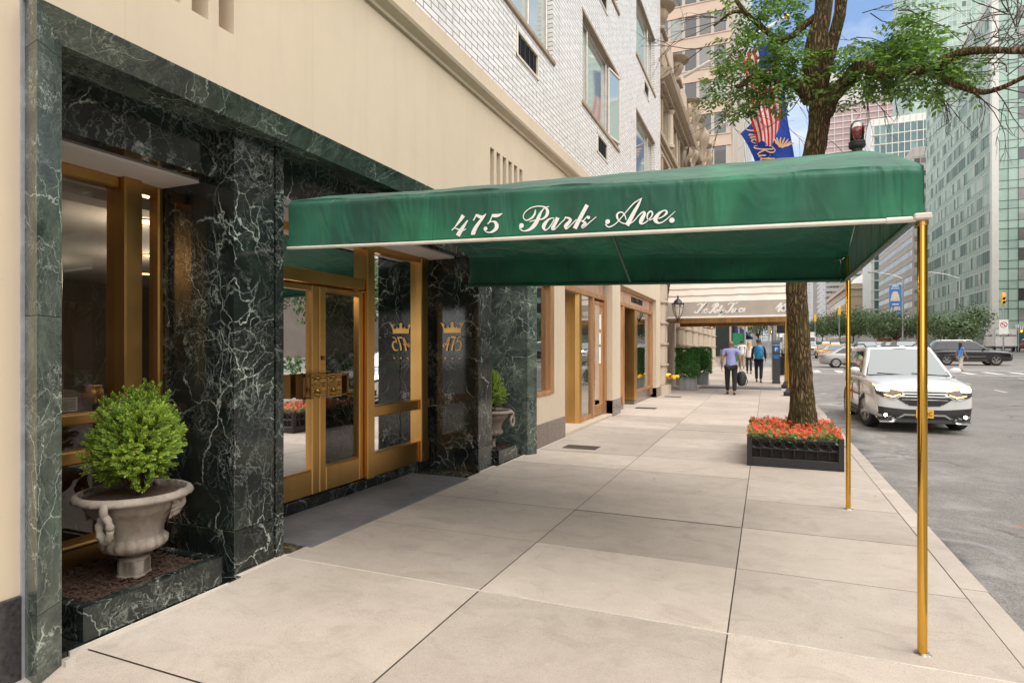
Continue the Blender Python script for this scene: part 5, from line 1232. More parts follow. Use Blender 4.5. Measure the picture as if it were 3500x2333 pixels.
# clipped hedges in zinc boxes
def hedge(x,y,label,seed):
    z0=ground_z(y)
    t=thing('hedge_planter',label,'planter',(x,y,z0),0,'clipped hedges in zinc boxes')
    m=MB(); m.cbox(-0.28,0.28,-0.28,0.28,0.03,0.44,0.01); m.cbox(-0.31,0.31,-0.31,0.31,0.0,0.05,0.008); m.cbox(-0.31,0.31,-0.31,0.31,0.43,0.485,0.008)
    for s in (-1,1):
        m.cbox(-0.19,0.19,s*0.285-0.006,s*0.285+0.006,0.10,0.38,0.003); m.cbox(s*0.285-0.006,s*0.285+0.006,-0.19,0.19,0.10,0.38,0.003)
    m.build('planter',M['zinc'],t,world=False)
    r=random.Random(seed); m=MB(); m.grid(lambda u,v:((0.30*math.cos(6.2832*u))*(1.05-0.9*abs(2*v-1)**8),(0.30*math.sin(6.2832*u))*(1.05-0.9*abs(2*v-1)**8),0.56+0.88*v),14,8)
    for k in range(1500):
        f=r.choice(('x','y','y','x','z')); a,b=r.uniform(-1,1),r.uniform(-1,1)
        hx,hz=0.37,0.50
        if f=='z': p=Vector((a*hx*.95,b*hx*.95,hz)); n=Vector((0,0,1))
        else:
            s=r.choice((-1,1)); n=Vector((s,0,0)) if f=='x' else Vector((0,s,0)); p=n*hx+(Vector((0,a*hx,b*hz)) if f=='x' else Vector((a*hx,0,b*hz)))
        p=p*(1+0.09*noise.noise(p*5+Vector((seed,0,0)))); e=abs(a)>.85 and abs(b)>.85
        if e: p*=0.93
        p.z+=0.97; d=(n+Vector((r.uniform(-.7,.7),r.uniform(-.7,.7),r.uniform(-.2,.7)))).normalized()
        sprig(m,p-d*0.03,d,r,4,0.05,0.026,0.015)
    m.build('foliage',M['hedge_leaf'],t,world=False,fixn=False)
hedge(-2.62,22.6,'near clipped boxy hedge in a grey zinc planter by the limestone house',1); hedge(-2.45,25.6,'clipped boxy hedge in a zinc planter, the one farther back',2)
# ------------------------------------------------------------------ beige canopy next door
N=thing('beige_canopy','wide beige fabric canopy with white script before the limestone house','awning',(-1.2,23.0,2.6))
t=NT('beige_canvas'); o=t.obj(); c=t.ramp(t.noise(1.5,4,0.6),[(0.3,(0.50,0.43,0.37)),(0.7,(0.60,0.53,0.46))]); t.bsdf(c,0.8,0,t.bump(t.noise(150,2,0.5),0.1,0.002)); M['beige_canvas']=t.m; M['valance']=simple('shade_toned_valance',(0.42,0.37,0.325),0.85,0,0.08,3)  # valance is the same canvas with its shade painted in as a darker tone
CX0,CX1,CY0,CY1,CZ=-3.15,0.72,21.25,24.55,2.62
m=MB()
prof=[(CY0,CZ),(CY0,CZ+0.50)]
for k in range(1,8): prof+=[(CY0+0.235*k,CZ+0.50+0.255*k-0.05),(CY0+0.235*k-0.015,CZ+0.50+0.255*k)]
full=prof+[(CY0+CY1-a,b) for a,b in prof[::-1]]
for ia,(a,b) in enumerate(zip(full,full[1:])):
    m.cur=1 if ia in (0,len(full)-2) else 0
    m.grid(lambda u,v:(CX0+(CX1-CX0)*u,a[0]+(b[0]-a[0])*v,a[1]+(b[1]-a[1])*v-0.012*math.sin(PI*((u*5)%1))*(1 if b[0]!=a[0] else 0)),40,1)
m.cur=0; m.add([(CX1,p[0],p[1]) for p in full],[tuple(range(len(full)))])
m.build('fabric',[M['beige_canvas'],M['valance']],N,fixn=False)
for a,b in ((CY0-0.012,CY0+0.01),(CY1-0.01,CY1+0.012)):
    m=MB(); m.box(CX0,CX1+0.01,a,b,CZ-0.05,CZ+0.015); m.build('white_welt',M['white_paint'],N)
for a,b in ((CY0-0.006,CY0+0.05),(CY1-0.05,CY1+0.006)):
    m=MB(); m.box(CX0,CX1,a,b,CZ-0.22,CZ-0.051); m.build('frame_rail',M['bronze_dark'],N)
GLYPH={'T':(0.62,[[(-.06,.80),(.02,.96),(.25,1.0),(.6,.93),(.85,1.05)],[(.48,.96),(.40,.5),(.28,.1),(.08,.0),(-.06,.12),(.02,.22)]]),
'h':(0.36,[[(-.05,.05),(.12,.6),(.22,1.0),(.15,.98),(.07,.4),(.02,0)],[(.04,.2),(.15,.42),(.22,.35),(.2,.05),(.33,.10)]]),'e':(0.32,[[(.02,.2),(.2,.28),(.2,.4),(.1,.42),(.03,.25),(.08,.03),(.2,.02),(.33,.16)]]),
'R':(0.66,[[(.32,.95),(.24,.4),(.1,0),(-.06,.05),(-.04,.18)],[(.0,.62),(.08,.90),(.4,1.02),(.56,.82),(.42,.56),(.25,.52)],[(.3,.52),(.42,.2),(.55,0),(.70,.12)]]),
'i':(0.20,[[(.05,.4),(.02,.1),(.08,.0),(.2,.12)],[(.07,.60),(.09,.64)]]),'t':(0.24,[[(.14,.78),(.06,.2),(.09,0),(.24,.12)],[(-.02,.48),(.24,.51)]]),
'z':(0.30,[[(.02,.36),(.12,.42),(.22,.40),(.06,.10),(.14,.06),(.16,-.12),(.06,-.34),(-.04,-.26),(.08,-.08),(.32,.12)]]),'o':(0.30,[[(.15,.42),(.03,.3),(.04,.05),(.15,0),(.24,.2),(.15,.42),(.33,.36)]]),
'w':(0.46,[[(.02,.42),(.03,.1),(.1,0),(.2,.3),(.2,.1),(.28,0),(.38,.42),(.48,.36)]]),'r':(0.26,[[(.0,.3),(.06,.44),(.10,.37),(.2,.40)],[(.09,.38),(.06,.15),(.08,0),(.24,.10)]]),
'4':(0.50,[[(.30,.85),(.02,.30),(.20,.27),(.48,.32)],[(.40,.60),(.28,-.05)]]),'6':(0.48,[[(.42,.85),(.15,.60),(.05,.20),(.18,.0),(.36,.12),(.36,.38),(.20,.42),(.08,.25)]]),'5':(0.48,[[(.46,.86),(.22,.84),(.14,.50),(.30,.54),(.38,.30),(.26,.04),(.04,.0),(.02,.10)]]),' ':(0.24,[])}
def script(text,size,Mx,w=0.085,slant=0.42,th=0.003,target=None):
    mb=target or MB(); tot=sum(GLYPH[c][0] for c in text); x=-tot/2; n=0
    for c in text:
        adv,strokes=GLYPH[c]
        for st in strokes:
            pts=[((x+a+b*slant)*size,(b-0.45)*size,0) for a,b in st]; q=[]
            for i,p in enumerate(pts):
                j=min(i+1,len(pts)-1); k=max(i-1,0); dy=pts[k][1]-pts[j][1]; l=math.hypot(pts[k][0]-pts[j][0],dy) or 1
                q.append((p[0],p[1],size*w*(0.55+0.65*max(0,dy/l))))
            ribbon(mb,q,Mx,0.00012*n,th,5); n+=1
        x+=adv
    return mb
m=script('The Ritz Tower',0.31,FACE_NY((-1.45,CY0-0.004,CZ+0.26)),0.19)
m.build('lettering',M['white_paint'],N,fixn=False)
m=script('465',0.33,FACE_NY((0.50,CY0-0.004,CZ+0.26)),0.20,0.35); m.build('house_number',M['white_paint'],N,fixn=False)
for y,lab in ((CY0+0.05,'brass canopy pole on a black foot behind the street tree'),(CY1-0.05,'brass canopy pole at the far corner of the beige canopy')):
    t=thing('canopy_pole',lab,'pole',(0.66,y,ground_z(y)),0,'brass poles of the beige canopy')
    m=MB(); m.cyl(0.66,y,ground_z(y),CZ-0.05,0.045,18); m.build('pole',M['brass'],t,smooth=True,angle=50)
    m=MB(); m.cbox(0.66-0.15,0.66+0.15,y-0.15,y+0.15,ground_z(y),ground_z(y)+0.13,0.01); m.add([(0.55,y-0.11,ground_z(y)+.13),(0.77,y-0.11,ground_z(y)+.13),(0.77,y+.11,ground_z(y)+.13),(0.55,y+.11,ground_z(y)+.13),(0.61,y-.05,ground_z(y)+.27),(0.71,y-.05,ground_z(y)+.27),(0.71,y+.05,ground_z(y)+.27),(0.61,y+.05,ground_z(y)+.27)],[(0,1,5,4),(1,2,6,5),(2,3,7,6),(3,0,4,7),(4,5,6,7)]); m.build('foot',M['black_iron'],t)
m=MB(); y=23.6; m.cbox(-2.35,0.5,y,y+1.3,ground_z(y)+0.0,ground_z(y)+0.03,0.006); tag(m.build('runner_mat',M['mat_rubber']),'dark runner mat crossing the pavement under the beige canopy','mat')
# ------------------------------------------------------------------ flags
def flagpole(y,x0,z0,x1,z1,label):
    t=thing('flagpole',label,'flagpole',(x0,y,z0),0,'white flagpoles on the limestone house')
    m=MB(); m.tube([(x0,y,z0),(x1,y,z1)],[0.075,0.05],12); m.build('pole',M['white_paint'],t,smooth=True)
    m=MB(); m.ball((x1+0.08,y,z1+0.03),0.10); m.build('finial',M['brass'],t,smooth=True)
flagpole(26.0,-3.2,12.9,0.65,14.55,'upper white flagpole leaning out from the limestone house'); flagpole(31.0,-3.2,11.95,1.05,13.75,'lower white flagpole of the limestone house')
def m_cloth(name,col,tr=0.35):
    t=NT(name); p=t.n('BsdfPrincipled'); t.set(p.inputs['Base Color'],col); p.inputs['Roughness'].default_value=0.8
    tl=t.n('BsdfTranslucent'); t.set(tl.inputs['Color'],col); mx=t.n('MixShader'); mx.inputs[0].default_value=tr
    t.t.links.new(p.outputs[0],mx.inputs[1]); t.t.links.new(tl.outputs[0],mx.inputs[2]); t.t.links.new(mx.outputs[0],t.out.inputs[0]); return t.m
FR,FW,FB=m_cloth('flag_red',(0.62,0.02,0.02)),m_cloth('flag_white',(0.72,0.69,0.66)),m_cloth('flag_blue',(0.008,0.045,0.32))
m=MB()      # stripes run down the hanging cloth
def usf(u,v):   # u across the hoist (along the pole), v down
    x=-0.95+1.30*(1-v*0.30)*u+0.55*v+0.06*math.sin(8*v+2*u); y=26.0+0.17*math.sin(9.5*u+2.2*v)*(0.3+v)
    return (x,y,13.35+0.55*u-v*(3.85-0.25*math.cos(5*u)-0.1*u))
for k in range(13):
    m.cur=k%2
    m.grid(lambda a,b,k=k: usf((k+a)/13,b),2,26)
o=m.build('national_flag',[FR,FW],smooth=True,fixn=False); tag(o,'red and white striped national flag hanging among the leaves','flag')
m=MB(); m.grid(lambda a,b: tuple(Vector(usf(0.45+0.55*a,0.30*b))+Vector((0,-0.012,0))),8,8); m.build('canton',FB,o,smooth=True,fixn=False)
m=MB()
def blf(u,v):
    tl,tr,br,bl=(-1.15,11.9),(0.80,13.9),(1.25,9.6),(0.1,9.2)
    f=lambda i:(tl[i]*(1-u)+tr[i]*u)*(1-v)+(bl[i]*(1-u)+br[i]*u)*v
    return (f(0)+0.05*math.sin(6*v+3*u),31.0+0.13*math.sin(7*u+2*v),f(1))
m.grid(blf,30,24); o=m.build('house_flag',FB,smooth=True,fixn=False); tag(o,'deep blue flag with gold script hanging behind the striped flag','flag')
gold=simple('gold_thread',(0.62,0.36,0.12),0.5)
m=script('The Ritz',0.72,frame_mat((-0.25,30.83,11.3),(0.42,0,-1.0),(1.0,0,0.42)),0.075)
m.build('script',gold,o,fixn=False)
m=MB(); Mc=frame_mat((0.72,30.8,11.2),(0.9,0,-0.35),(0.35,0,0.9))
for k in range(-3,4):
    a=k*0.24; ribbon(m,[(0.02*k,-0.28,0.03),(0.13*k,0.0,0.07),(0.17*k,0.20-0.02*k*k,0.02)],Mc,0.0006*(k+3),0.003)
ribbon(m,[(-0.32,-0.12,0.03),(0,-0.22,0.05),(0.32,-0.12,0.03)],Mc,0.006,0.003); m.build('crest',gold,o,fixn=False)
# ------------------------------------------------------------------ buildings across and down the avenue, far tones lightened in place of haze
def tower(name,label,x0,x1,y0,y1,z1,wall,pane,faces,bay=1.5,floor=3.6,ww=1.1,wh=1.8,sill=1.0,z0=-0.5,zwin=4.0,fin=None,finmat=None,band=None,bandmat=None,cat='building',paney=None,top=0.0):
    t=thing(name,label,cat,((x0+x1)/2,(y0+y1)/2,z0))
    m=MB(); m.box(x0,x1,y0,y1,z0,z1); m.build('wall',wall,t)
    p=MB(); p2=MB(); f=MB(); b=MB()
    for fc in faces:
        if fc in ('X-','X+'): n=max(1,int((y1-y0)/bay)); o=(y1-y0-n*bay)/2
        else: n=max(1,int((x1-x0)/bay)); o=(x1-x0-n*bay)/2
        nf=int((z1-zwin-top)/floor)
        for i in range(n):
            a=o+i*bay+(bay-ww)/2
            for j in range(nf):
                c=zwin+j*floor+sill; d=c+wh
                if fc=='X-': p.quad((x0-0.04,y0+a,c),(x0-0.04,y0+a+ww,c),(x0-0.04,y0+a+ww,d),(x0-0.04,y0+a,d))
                if fc=='X+': p.quad((x1+0.04,y0+a,c),(x1+0.04,y0+a+ww,c),(x1+0.04,y0+a+ww,d),(x1+0.04,y0+a,d))
                if fc=='Y-': p2.quad((x0+a,y0-0.04,c),(x0+a+ww,y0-0.04,c),(x0+a+ww,y0-0.04,d),(x0+a,y0-0.04,d))
        if fin:
            for i in range(n+1):
                a=o+i*bay
                if fc=='X-': f.box(x0-fin[1],x0+0.02,y0+a-fin[0]/2,y0+a+fin[0]/2,zwin,z1)
                if fc=='X+': f.box(x1-0.02,x1+fin[1],y0+a-fin[0]/2,y0+a+fin[0]/2,zwin,z1)
                if fc=='Y-': f.box(x0+a-fin[0]/2,x0+a+fin[0]/2,y0-fin[1],y0+0.02,zwin,z1)
        if band:
            for j in range(nf+1):
                z=zwin+j*floor
                if fc=='X-': b.box(x0-band[1],x0+0.02,y0-band[1],y1,z-band[0]/2,z+band[0]/2)
                if fc=='X+': b.box(x1-0.02,x1+band[1],y0-band[1],y1,z-band[0]/2,z+band[0]/2)
                if fc=='Y-': b.box(x0,x1,y0-band[1]-0.002,y0+0.02,z-band[0]/2-0.002,z+band[0]/2+0.002)
    for q,mt in ((p,pane),(p2,paney or pane)):
        if q.f: 
            o=q.build('window',mt,t,fixn=False)
            if len(q.f)>100: o['kind']='stuff'
    if f.f: 
        o=f.build('mullion',finmat or wall,t,fixn=False); o['kind']='stuff'
    if b.f: 
        o=b.build('floor_band',bandmat or wall,t,fixn=False); o['kind']='stuff'
    return t
G1=m_winglass('green_curtain_glass',None,0.6,0.0,0.12,coat=0.0,cols=[(0.0,(0.27,0.37,0.32)),(0.45,(0.34,0.43,0.37)),(0.75,(0.22,0.30,0.26)),(0.93,(0.11,0.15,0.14))])
G2=m_winglass('strip_window_glass',None,0.6,0.0,0.12,coat=0.0,cols=[(0.0,(0.22,0.29,0.25)),(0.3,(0.37,0.46,0.40)),(0.6,(0.13,0.18,0.16)),(0.8,(0.46,0.52,0.45))])
G3=m_winglass('dark_teal_glass',None,0.06,0.0,0.5,cols=[(0.0,(0.02,0.08,0.085)),(0.5,(0.035,0.12,0.12)),(0.8,(0.10,0.19,0.18)),(0.93,(0.28,0.34,0.33))])
G4=m_winglass('grey_office_glass',None,0.2,0.0,0.5,cols=[(0.0,(0.10,0.10,0.10)),(0.4,(0.22,0.21,0.20)),(0.8,(0.33,0.31,0.29))])
G5=m_winglass('blinds_glass',None,0.2,0.0,0.5,cols=[(0.0,(0.05,0.05,0.05)),(0.35,(0.28,0.30,0.27)),(0.65,(0.10,0.10,0.095)),(0.85,(0.17,0.16,0.15))])
W_dark=simple('brown_grey_brick',(0.15,0.125,0.105),0.85,0,0.15,0.4); W_grey=simple('grey_stone',(0.44,0.42,0.39),0.8,0,0.08,0.15); W_warm=simple('warm_grey_stone',(0.42,0.38,0.34),0.8,0,0.08,0.2)
W_green=simple('green_spandrel',(0.30,0.40,0.34),0.6,0,0.06,0.4,spec=0.15); W_dkline=simple('dark_mullion',(0.05,0.07,0.065),0.5,0,0.1,2); W_white=simple('pale_mullion',(0.56,0.55,0.51),0.5,0,0.05,2)
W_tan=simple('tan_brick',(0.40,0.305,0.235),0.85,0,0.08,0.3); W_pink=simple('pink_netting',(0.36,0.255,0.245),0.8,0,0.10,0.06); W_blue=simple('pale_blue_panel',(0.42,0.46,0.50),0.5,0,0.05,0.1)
W_brick=simple('tan_club_brick',(0.42,0.31,0.22),0.85,0,0.10,0.3); W_beige=simple('beige_brick_tower',(0.50,0.385,0.30),0.8,0,0.08,0.5)
# green glass slab on the right
t=tower('green_glass_tower','green glass office slab filling the right edge, its long side in strip windows','',0,1,0,1,2,W_green,G1,[]) if False else None
g=tower('green_glass_tower','pale green glass office slab at the right edge with long strip windows','building' and 39,75,139,190,67,W_green,G2,['X-'],1.22,3.72,1.16,2.3,1.25,0.0,5.6,(0.075,0.035),W_white,(0.16,0.05),W_white)
p=MB(); dk=MB(); ln=MB(); r=random.Random(8)
for i in range(14):
    for j in range(17):
        xa=39.9+i*1.5; z=5.4+j*3.72
        p.quad((xa+.03,138.95,z+0.04),(xa+1.47,138.95,z+0.04),(xa+1.47,138.95,z+1.5),(xa+.03,138.95,z+1.5))
        (dk if (i in (2,3) and j%1==0) else p).quad((xa+.03,138.95,z+1.54),(xa+1.47,138.95,z+1.54),(xa+1.47,138.95,z+3.68),(xa+.03,138.95,z+3.68))
for i in range(15): ln.box(39.9+i*1.5-0.03,39.9+i*1.5+0.03,138.88,139.0,0.5,67)
for j in range(18):
    for dz in (0.0,1.52): ln.box(39.0,61,138.885,139.0,5.4+j*3.72+dz-0.028,5.4+j*3.72+dz+0.028)
Gp=m_winglass('green_panel_glass',None,0.6,0.0,0.12,coat=0.0,cols=[(0.0,(0.34,0.45,0.385)),(0.4,(0.36,0.475,0.41)),(0.8,(0.31,0.425,0.365))])
o=p.build('glass_panel',Gp,g,fixn=False); o['kind']='stuff'; o=dk.build('window',G5,g,fixn=False); o=ln.build('panel_joint',W_dkline,g,fixn=False); o['kind']='stuff'
m=MB(); m.cbox(38.85,39.95,138.8,139.9,0,67.6,0.05); m.cbox(38.8,75,138.75,190.2,66.6,67.6,0.05); m.build('corner_trim',W_white,g)
m=MB(); m.box(38.9,39.0,139.5,190,1,5.2); m.box(40,61,138.9,138.97,1.0,5.0); m.build('ground_floor_glazing',G3,g)
m=text_mb('llini',1.5,FACE_NY((43.4,138.85,5.6)),0.05,0,'CENTER',0.02); m.build('lettering',M['white_paint'],g,fixn=False)
m=MB(); m.box(45,48,138.8,138.96,2.0,3.2); m.build('shop_sign',W_tan,g)
tower('green_glass_skyscraper','taller green glass skyscraper behind the right hand slab','building' and 59.7,110,320,360,205,W_green,G1,['X-','Y-'],1.7,3.9,1.6,2.2,1.5,0,6,(0.10,0.04),W_white,(0.14,0.05),W_white)
tower('teal_grid_building','dark teal gridded glass building with pale mullions behind the awning corner','building' and 39,62,281,304,94.5,W_white,G3,['Y-'],2.1,3.9,1.9,3.3,0.3,0,6,(0.22,0.3),W_white,(0.22,0.3),W_white,top=2)
tower('grey_strip_office','grey stone office block with strip windows beyond the lamp banners','building' and 39,70,205.7,263,60,W_grey,G4,['X-','Y-'],1.6,3.75,1.35,1.5,1.5,0,5,(0.16,0.10),W_warm,(0.5,0.08),W_grey)
c=tower('brick_club_house','tan brick club house with an arched panel and stone cornice','building' and 39,58,363,470,36.5,W_brick,G4,['X-'],5.5,9,2.0,4.0,2.0,0,6)
m=MB(); m.prism([(42+3.2*math.cos(PI*k/16),20+3.4*math.sin(PI*k/16)) for k in range(17)]+[(38.8,11),(45.2,11)],'y',362.6,362.9) if False else None
m=MB(); m.prism([(46+2.6*math.cos(PI*k/16),24+2.8*math.sin(PI*k/16)) for k in range(17)]+[(43.4,13),(48.6,13)],'y',362.7,362.95); m.build('arched_panel',W_tan,c)
m=MB(); m.box(38,59,362,471,33.6,34.6); m.box(38.4,58.6,362.4,470.6,10.8,11.6); m.box(38.6,58,362.6,470,29.8,30.2); m.build('cornice',W_warm,c)
m=MB(); m.add([(39.5,364,36.5),(57,364,36.5),(57,400,36.5),(39.5,400,36.5),(48,372,42.5),(50,372,42.5)],[(0,1,5,4),(1,2,5),(2,3,4,5),(3,0,4)]); m.build('roof',W_white,c)
tower('white_grid_office','white gridded office tower rising behind the brick club house','building' and 60,95,430,470,120,W_white,G3,['X-','Y-'],3.2,3.9,2.4,2.6,0.9,0,6)
tower('pale_stone_office','pale stone office slab far down the avenue','building' and 39,70,485,560,112,W_grey,G4,['X-','Y-'],2.0,3.8,1.9,1.4,1.6,0,6)
tower('grey_slab_office','grey office slab, farthest of the right hand row','building' and 39,70,580,700,120,W_warm,G4,['X-','Y-'],2.0,3.8,1.9,1.6,1.6,0,6)
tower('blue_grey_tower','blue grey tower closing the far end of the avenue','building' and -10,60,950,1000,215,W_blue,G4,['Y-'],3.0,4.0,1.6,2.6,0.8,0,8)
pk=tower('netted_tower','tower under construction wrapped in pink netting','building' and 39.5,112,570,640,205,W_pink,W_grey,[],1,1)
m=MB()
for k in range(40): m.box(39.0,112,569.2,570,6+k*5,6+k*5+0.7)
for k in range(12): m.box(39.3+k*6.4,39.9+k*6.4,569.4,570,0,205)
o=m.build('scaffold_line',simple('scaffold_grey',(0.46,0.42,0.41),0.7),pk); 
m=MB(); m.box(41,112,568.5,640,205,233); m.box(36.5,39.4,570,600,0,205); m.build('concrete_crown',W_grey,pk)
m=MB(); m.box(66,71,566,569.4,20,190); m.box(38,40,567,570,214,222); m.build('hoist_tower',W_white,pk)
t=thing('white_mast','slender white mast standing before the pink netted tower','mast',(60,470,0)); 
m=MB(); q=on(1957,600,410); m.tube([(q.x,q.y,0),(q.x,q.y,1.5+(803-262)/1383*410)],[1.6,0.25],8); m.build('mast',W_white,t)
# left row beyond the side street
bt=tower('beige_tower','beige brick tower with sash windows beyond the side street','building' and -30,-3.15,62,92,62,W_beige,G5,['Y-'],1.38,3.30,1.02,1.95,0.95,0.4,5.2,(0.30,0.06),W_warm,None)
m=MB()
for k in range(15): m.box(-3.17,-2.98,62.3+k*1.95,62.3+k*1.95+1.1,4.6,62)
m.build('pilaster',W_warm,bt)
m=MB()
for k in range(18): 
    z=5.2+k*3.3; m.box(-30,-3.16,61.86,62.0,z-0.35,z+0.72); m.box(-30,-3.1,61.80,62.0,z+0.722,z+0.82)
m.build('spandrel',W_beige,bt)
m=MB(); m.box(-3.14,-2.95,62.4,91.5,0.9,4.2); m.box(-30,-3.3,61.85,61.98,0.9,4.2); m.build('shop_window',M['car_glass'],bt)
for k in range(8):
    y=63.2+k*3.5; m=MB(); m.add([(-2.9,y,4.1),(-2.9,y+2.9,4.1),(-1.7,y+2.9,3.2),(-1.7,y,3.2),(-1.7,y,2.95),(-1.7,y+2.9,2.95),(-2.9,y,2.95),(-2.9,y+2.9,2.95)],[(0,1,2,3),(3,2,5,4),(0,3,4,6),(1,7,5,2)]); o=m.build('shop_awning',M['navy'],bt)
tower('white_slab_tower','thin white tower edge beside the beige brick tower','building' and -30,-3.1,98,150,110,W_white,W_blue,['X+','Y-'],2.6,3.6,1.4,1.9,0.9,0,5)
tower('left_row_block','stone block on the left row far down the avenue','building' and -40,-3.4,160,420,42,W_warm,G4,['X+','Y-'],3.2,3.8,1.6,2.0,0.9,0,5)
# houses opposite, mirrored in the glass
tower('opposite_stone_house','grey stone apartment house straight across the avenue','building' and 39,60,-60,38,24,W_dark,G4,['X-'],3.0,3.5,1.5,1.9,0.9,0,5.0,None,None,(0.2,0.2),W_grey)
tower('opposite_glass_office','glass office building across the avenue by the far corner','building' and 39,70,60,121,30,W_dark,G2,['X-'],2.0,3.8,1.7,2.4,0.9,0,5.0,(0.2,0.2),W_white)
# far pavement and median
m=MB(); 
for a,b in ((-80,42),(60,120),(138,200),(204,270),(278,700)): m.box(34.5,39,a,b,road_z(max(a,20))-0.3 if False else -0.5,road_z((a+b)/2)+0.17)
struct(m.build('far_sidewalk',W_grey))
m=MB()
for a,b in ((-70,41),(62,121),(139,203),(210,275)):
    za,zb=road_z(a),road_z(b)
    m.add([(13.0,a,za-0.2),(18,a,za-0.2),(18,b,zb-0.2),(13.0,b,zb-0.2),(13.0,a,za+0.2),(18,a,za+0.2),(18,b,zb+0.2),(13.0,b,zb+0.2)],[(0,1,5,4),(1,2,6,5),(2,3,7,6),(3,0,4,7),(4,5,6,7)])
struct(m.build('median',M['limestone']))
r=random.Random(77)
m=MB()
for a,b in ((-40,40),(62.5,120.5),(140,202)):
    y=a
    while y<b:
        for x in (13.6,17.4):
            for k in range(9 if y>0 else 4):
                p_=Vector((x+r.uniform(-.4,.4),y+r.uniform(0,1.0),road_z(y)+0.2+r.uniform(0.0,0.85))); d=Vector((r.uniform(-1,1),r.uniform(-1,1),r.uniform(0,1.2)))
                sprig(m,p_,d,r,3,0.20,0.10,0.06)
        y+=0.8 if b<130 else 1.6
o=m.build('median_hedge',M['hedge_leaf'],fixn=False); tag(o,'low green hedge rows planted along the median','hedge',None,'stuff')
FT=[]
def far_tree(x,y,h,rad,label,seed,n=1500,ls=0.34):
    z0=road_z(y)+0.2
    t=thing('median_tree',label,'tree',(x,y,z0),0,'trees on the median')
    r=random.Random(seed); m=MB()
    m.tube([(0,0,0),(0.06,0.03,h*0.22),(0.02,0.0,h*0.40)],[0.17,0.13,0.11],8)
    cl=[]
    for k in range(11):
        a=k*2.4+r.uniform(-.3,.3); q=rad*r.uniform(.35,.85); zz=h*r.uniform(.52,.82); e=(q*math.cos(a),q*math.sin(a),zz)
        m.tube([(0.03,0,h*0.30),(e[0]*.45,e[1]*.45,h*.36+(zz-h*.36)*.55),e],[0.075,0.05,0.02],5); cl.append(Vector(e))
    m.build('trunk',M['bark_dark'],t,world=False)
    m=MB()
    for k in range(n):
        c=r.choice(cl); d=Vector((r.gauss(0,1),r.gauss(0,1),r.gauss(0,.75))).normalized()
        p=c+d*rad*0.50*r.uniform(.35,1.05)
        if p.z<h*0.36: continue
        nrm=(d+Vector((r.uniform(-.7,.7),r.uniform(-.7,.7),r.uniform(-.2,.9)))).normalized(); a=nrm.orthogonal().normalized(); b=nrm.cross(a); s=ls*r.uniform(.6,1.2)
        for q in range(3):
            ang=r.uniform(0,6.28); u_=a*math.cos(ang)+b*math.sin(ang); v_=nrm.cross(u_); pp=p+u_*s*r.uniform(.2,.9)+nrm*r.uniform(-.1,.1)
            m.add([pp,pp+u_*s*.35+v_*s*.2,pp+u_*s*.75,pp+u_*s*.35-v_*s*.2],[(0,1,2,3)])
    m.build('crown',M['far_leaf'],t,world=False,fixn=False); return t
far_tree(15.2,64.5,4.7,2.5,'broad leafy tree on the median right of the near brass pole',1,2600,0.30)
far_tree(15.0,89,5.2,3.2,'leafy median tree just behind the street lamp with a banner',2,2600,0.36)
far_tree(15.3,104,6.0,3.4,'leafy median tree hidden partly by the larger blue banner',3,2200,0.42)
far_tree(15.0,129,7.2,4.6,'big median tree just right of the far brass pole',4,2400,0.52)
far_tree(15.0,152,7.4,5.0,'median tree just left of the far brass pole',5,2000,0.6)
far_tree(15.6,205,7.6,6.0,'farthest pale green median tree by the street tree trunk',6,1500,0.75)
far_tree(-1.4,118,7.0,3.2,'small tree far along the left pavement',7,700,0.5)
for k,(x,y) in enumerate(((17,6),(17,14),(17,22),(17,31),(36.5,12),(36.5,26))): far_tree(min(x,15.5) if x<20 else x,y,7.4,3.9,'tree across the avenue seen only as a reflection, the %s one from the near end'%('first second third fourth fifth sixth'.split()[k]),40+k,1500,0.42)
# ------------------------------------------------------------------ vehicles
from mathutils.bvhtree import BVHTree
def loft_sections(mb, secs):
    """secs: list of closed rings with equal vertex counts"""
    n=len(secs[0]); vs=[p for s in secs for p in s]; fs=[]
    for i in range(len(secs)-1):
        for k in range(n): fs.append((i*n+k,i*n+(k+1)%n,(i+1)*n+(k+1)%n,(i+1)*n+k))
    fs.append(tuple(range(n))[::-1]); fs.append(tuple((len(secs)-1)*n+k for k in range(n)))
    return mb.add(vs,fs)
def car_ring(y,w,zs,zb,cr,sh=0.10):
    half=[(0.0,zs),(w*0.86,zs),(w*0.955,zs+0.05),(w*0.99,zs+0.18),(w,zs+(zb-zs)*0.55),(w*0.985,zb-sh),(w*0.94,zb-0.025),(w*0.80,zb+cr*0.35),(w*0.45,zb+cr*0.85),(0.0,zb+cr)]
    return [(x,y,z) for x,z in half]+[(-x,y,z) for x,z in half[-2:0:-1]]
def cut_arches(o,wheels,r,width):
    cutters=[]
    for (x,y) in wheels:
        m=MB(); s=1 if x>0 else -1
        m.tube([(s*0.48,y,r*0.98),(s*(width/2+0.3),y,r*0.98)],r+0.055,28); c=m.build('cutter',M['black'])
        c.parent=None; md=o.modifiers.new('arch','BOOLEAN'); md.object=c; md.operation='DIFFERENCE'; md.solver='EXACT'
        try: md.material_mode='TRANSFER'
        except Exception: pass
        cutters.append(c)
    me=eval_mesh(o); o.modifiers.clear(); old=o.data; o.data=me; me.name=old.name
    for c in cutters: bpy.data.objects.remove(c)
    return o
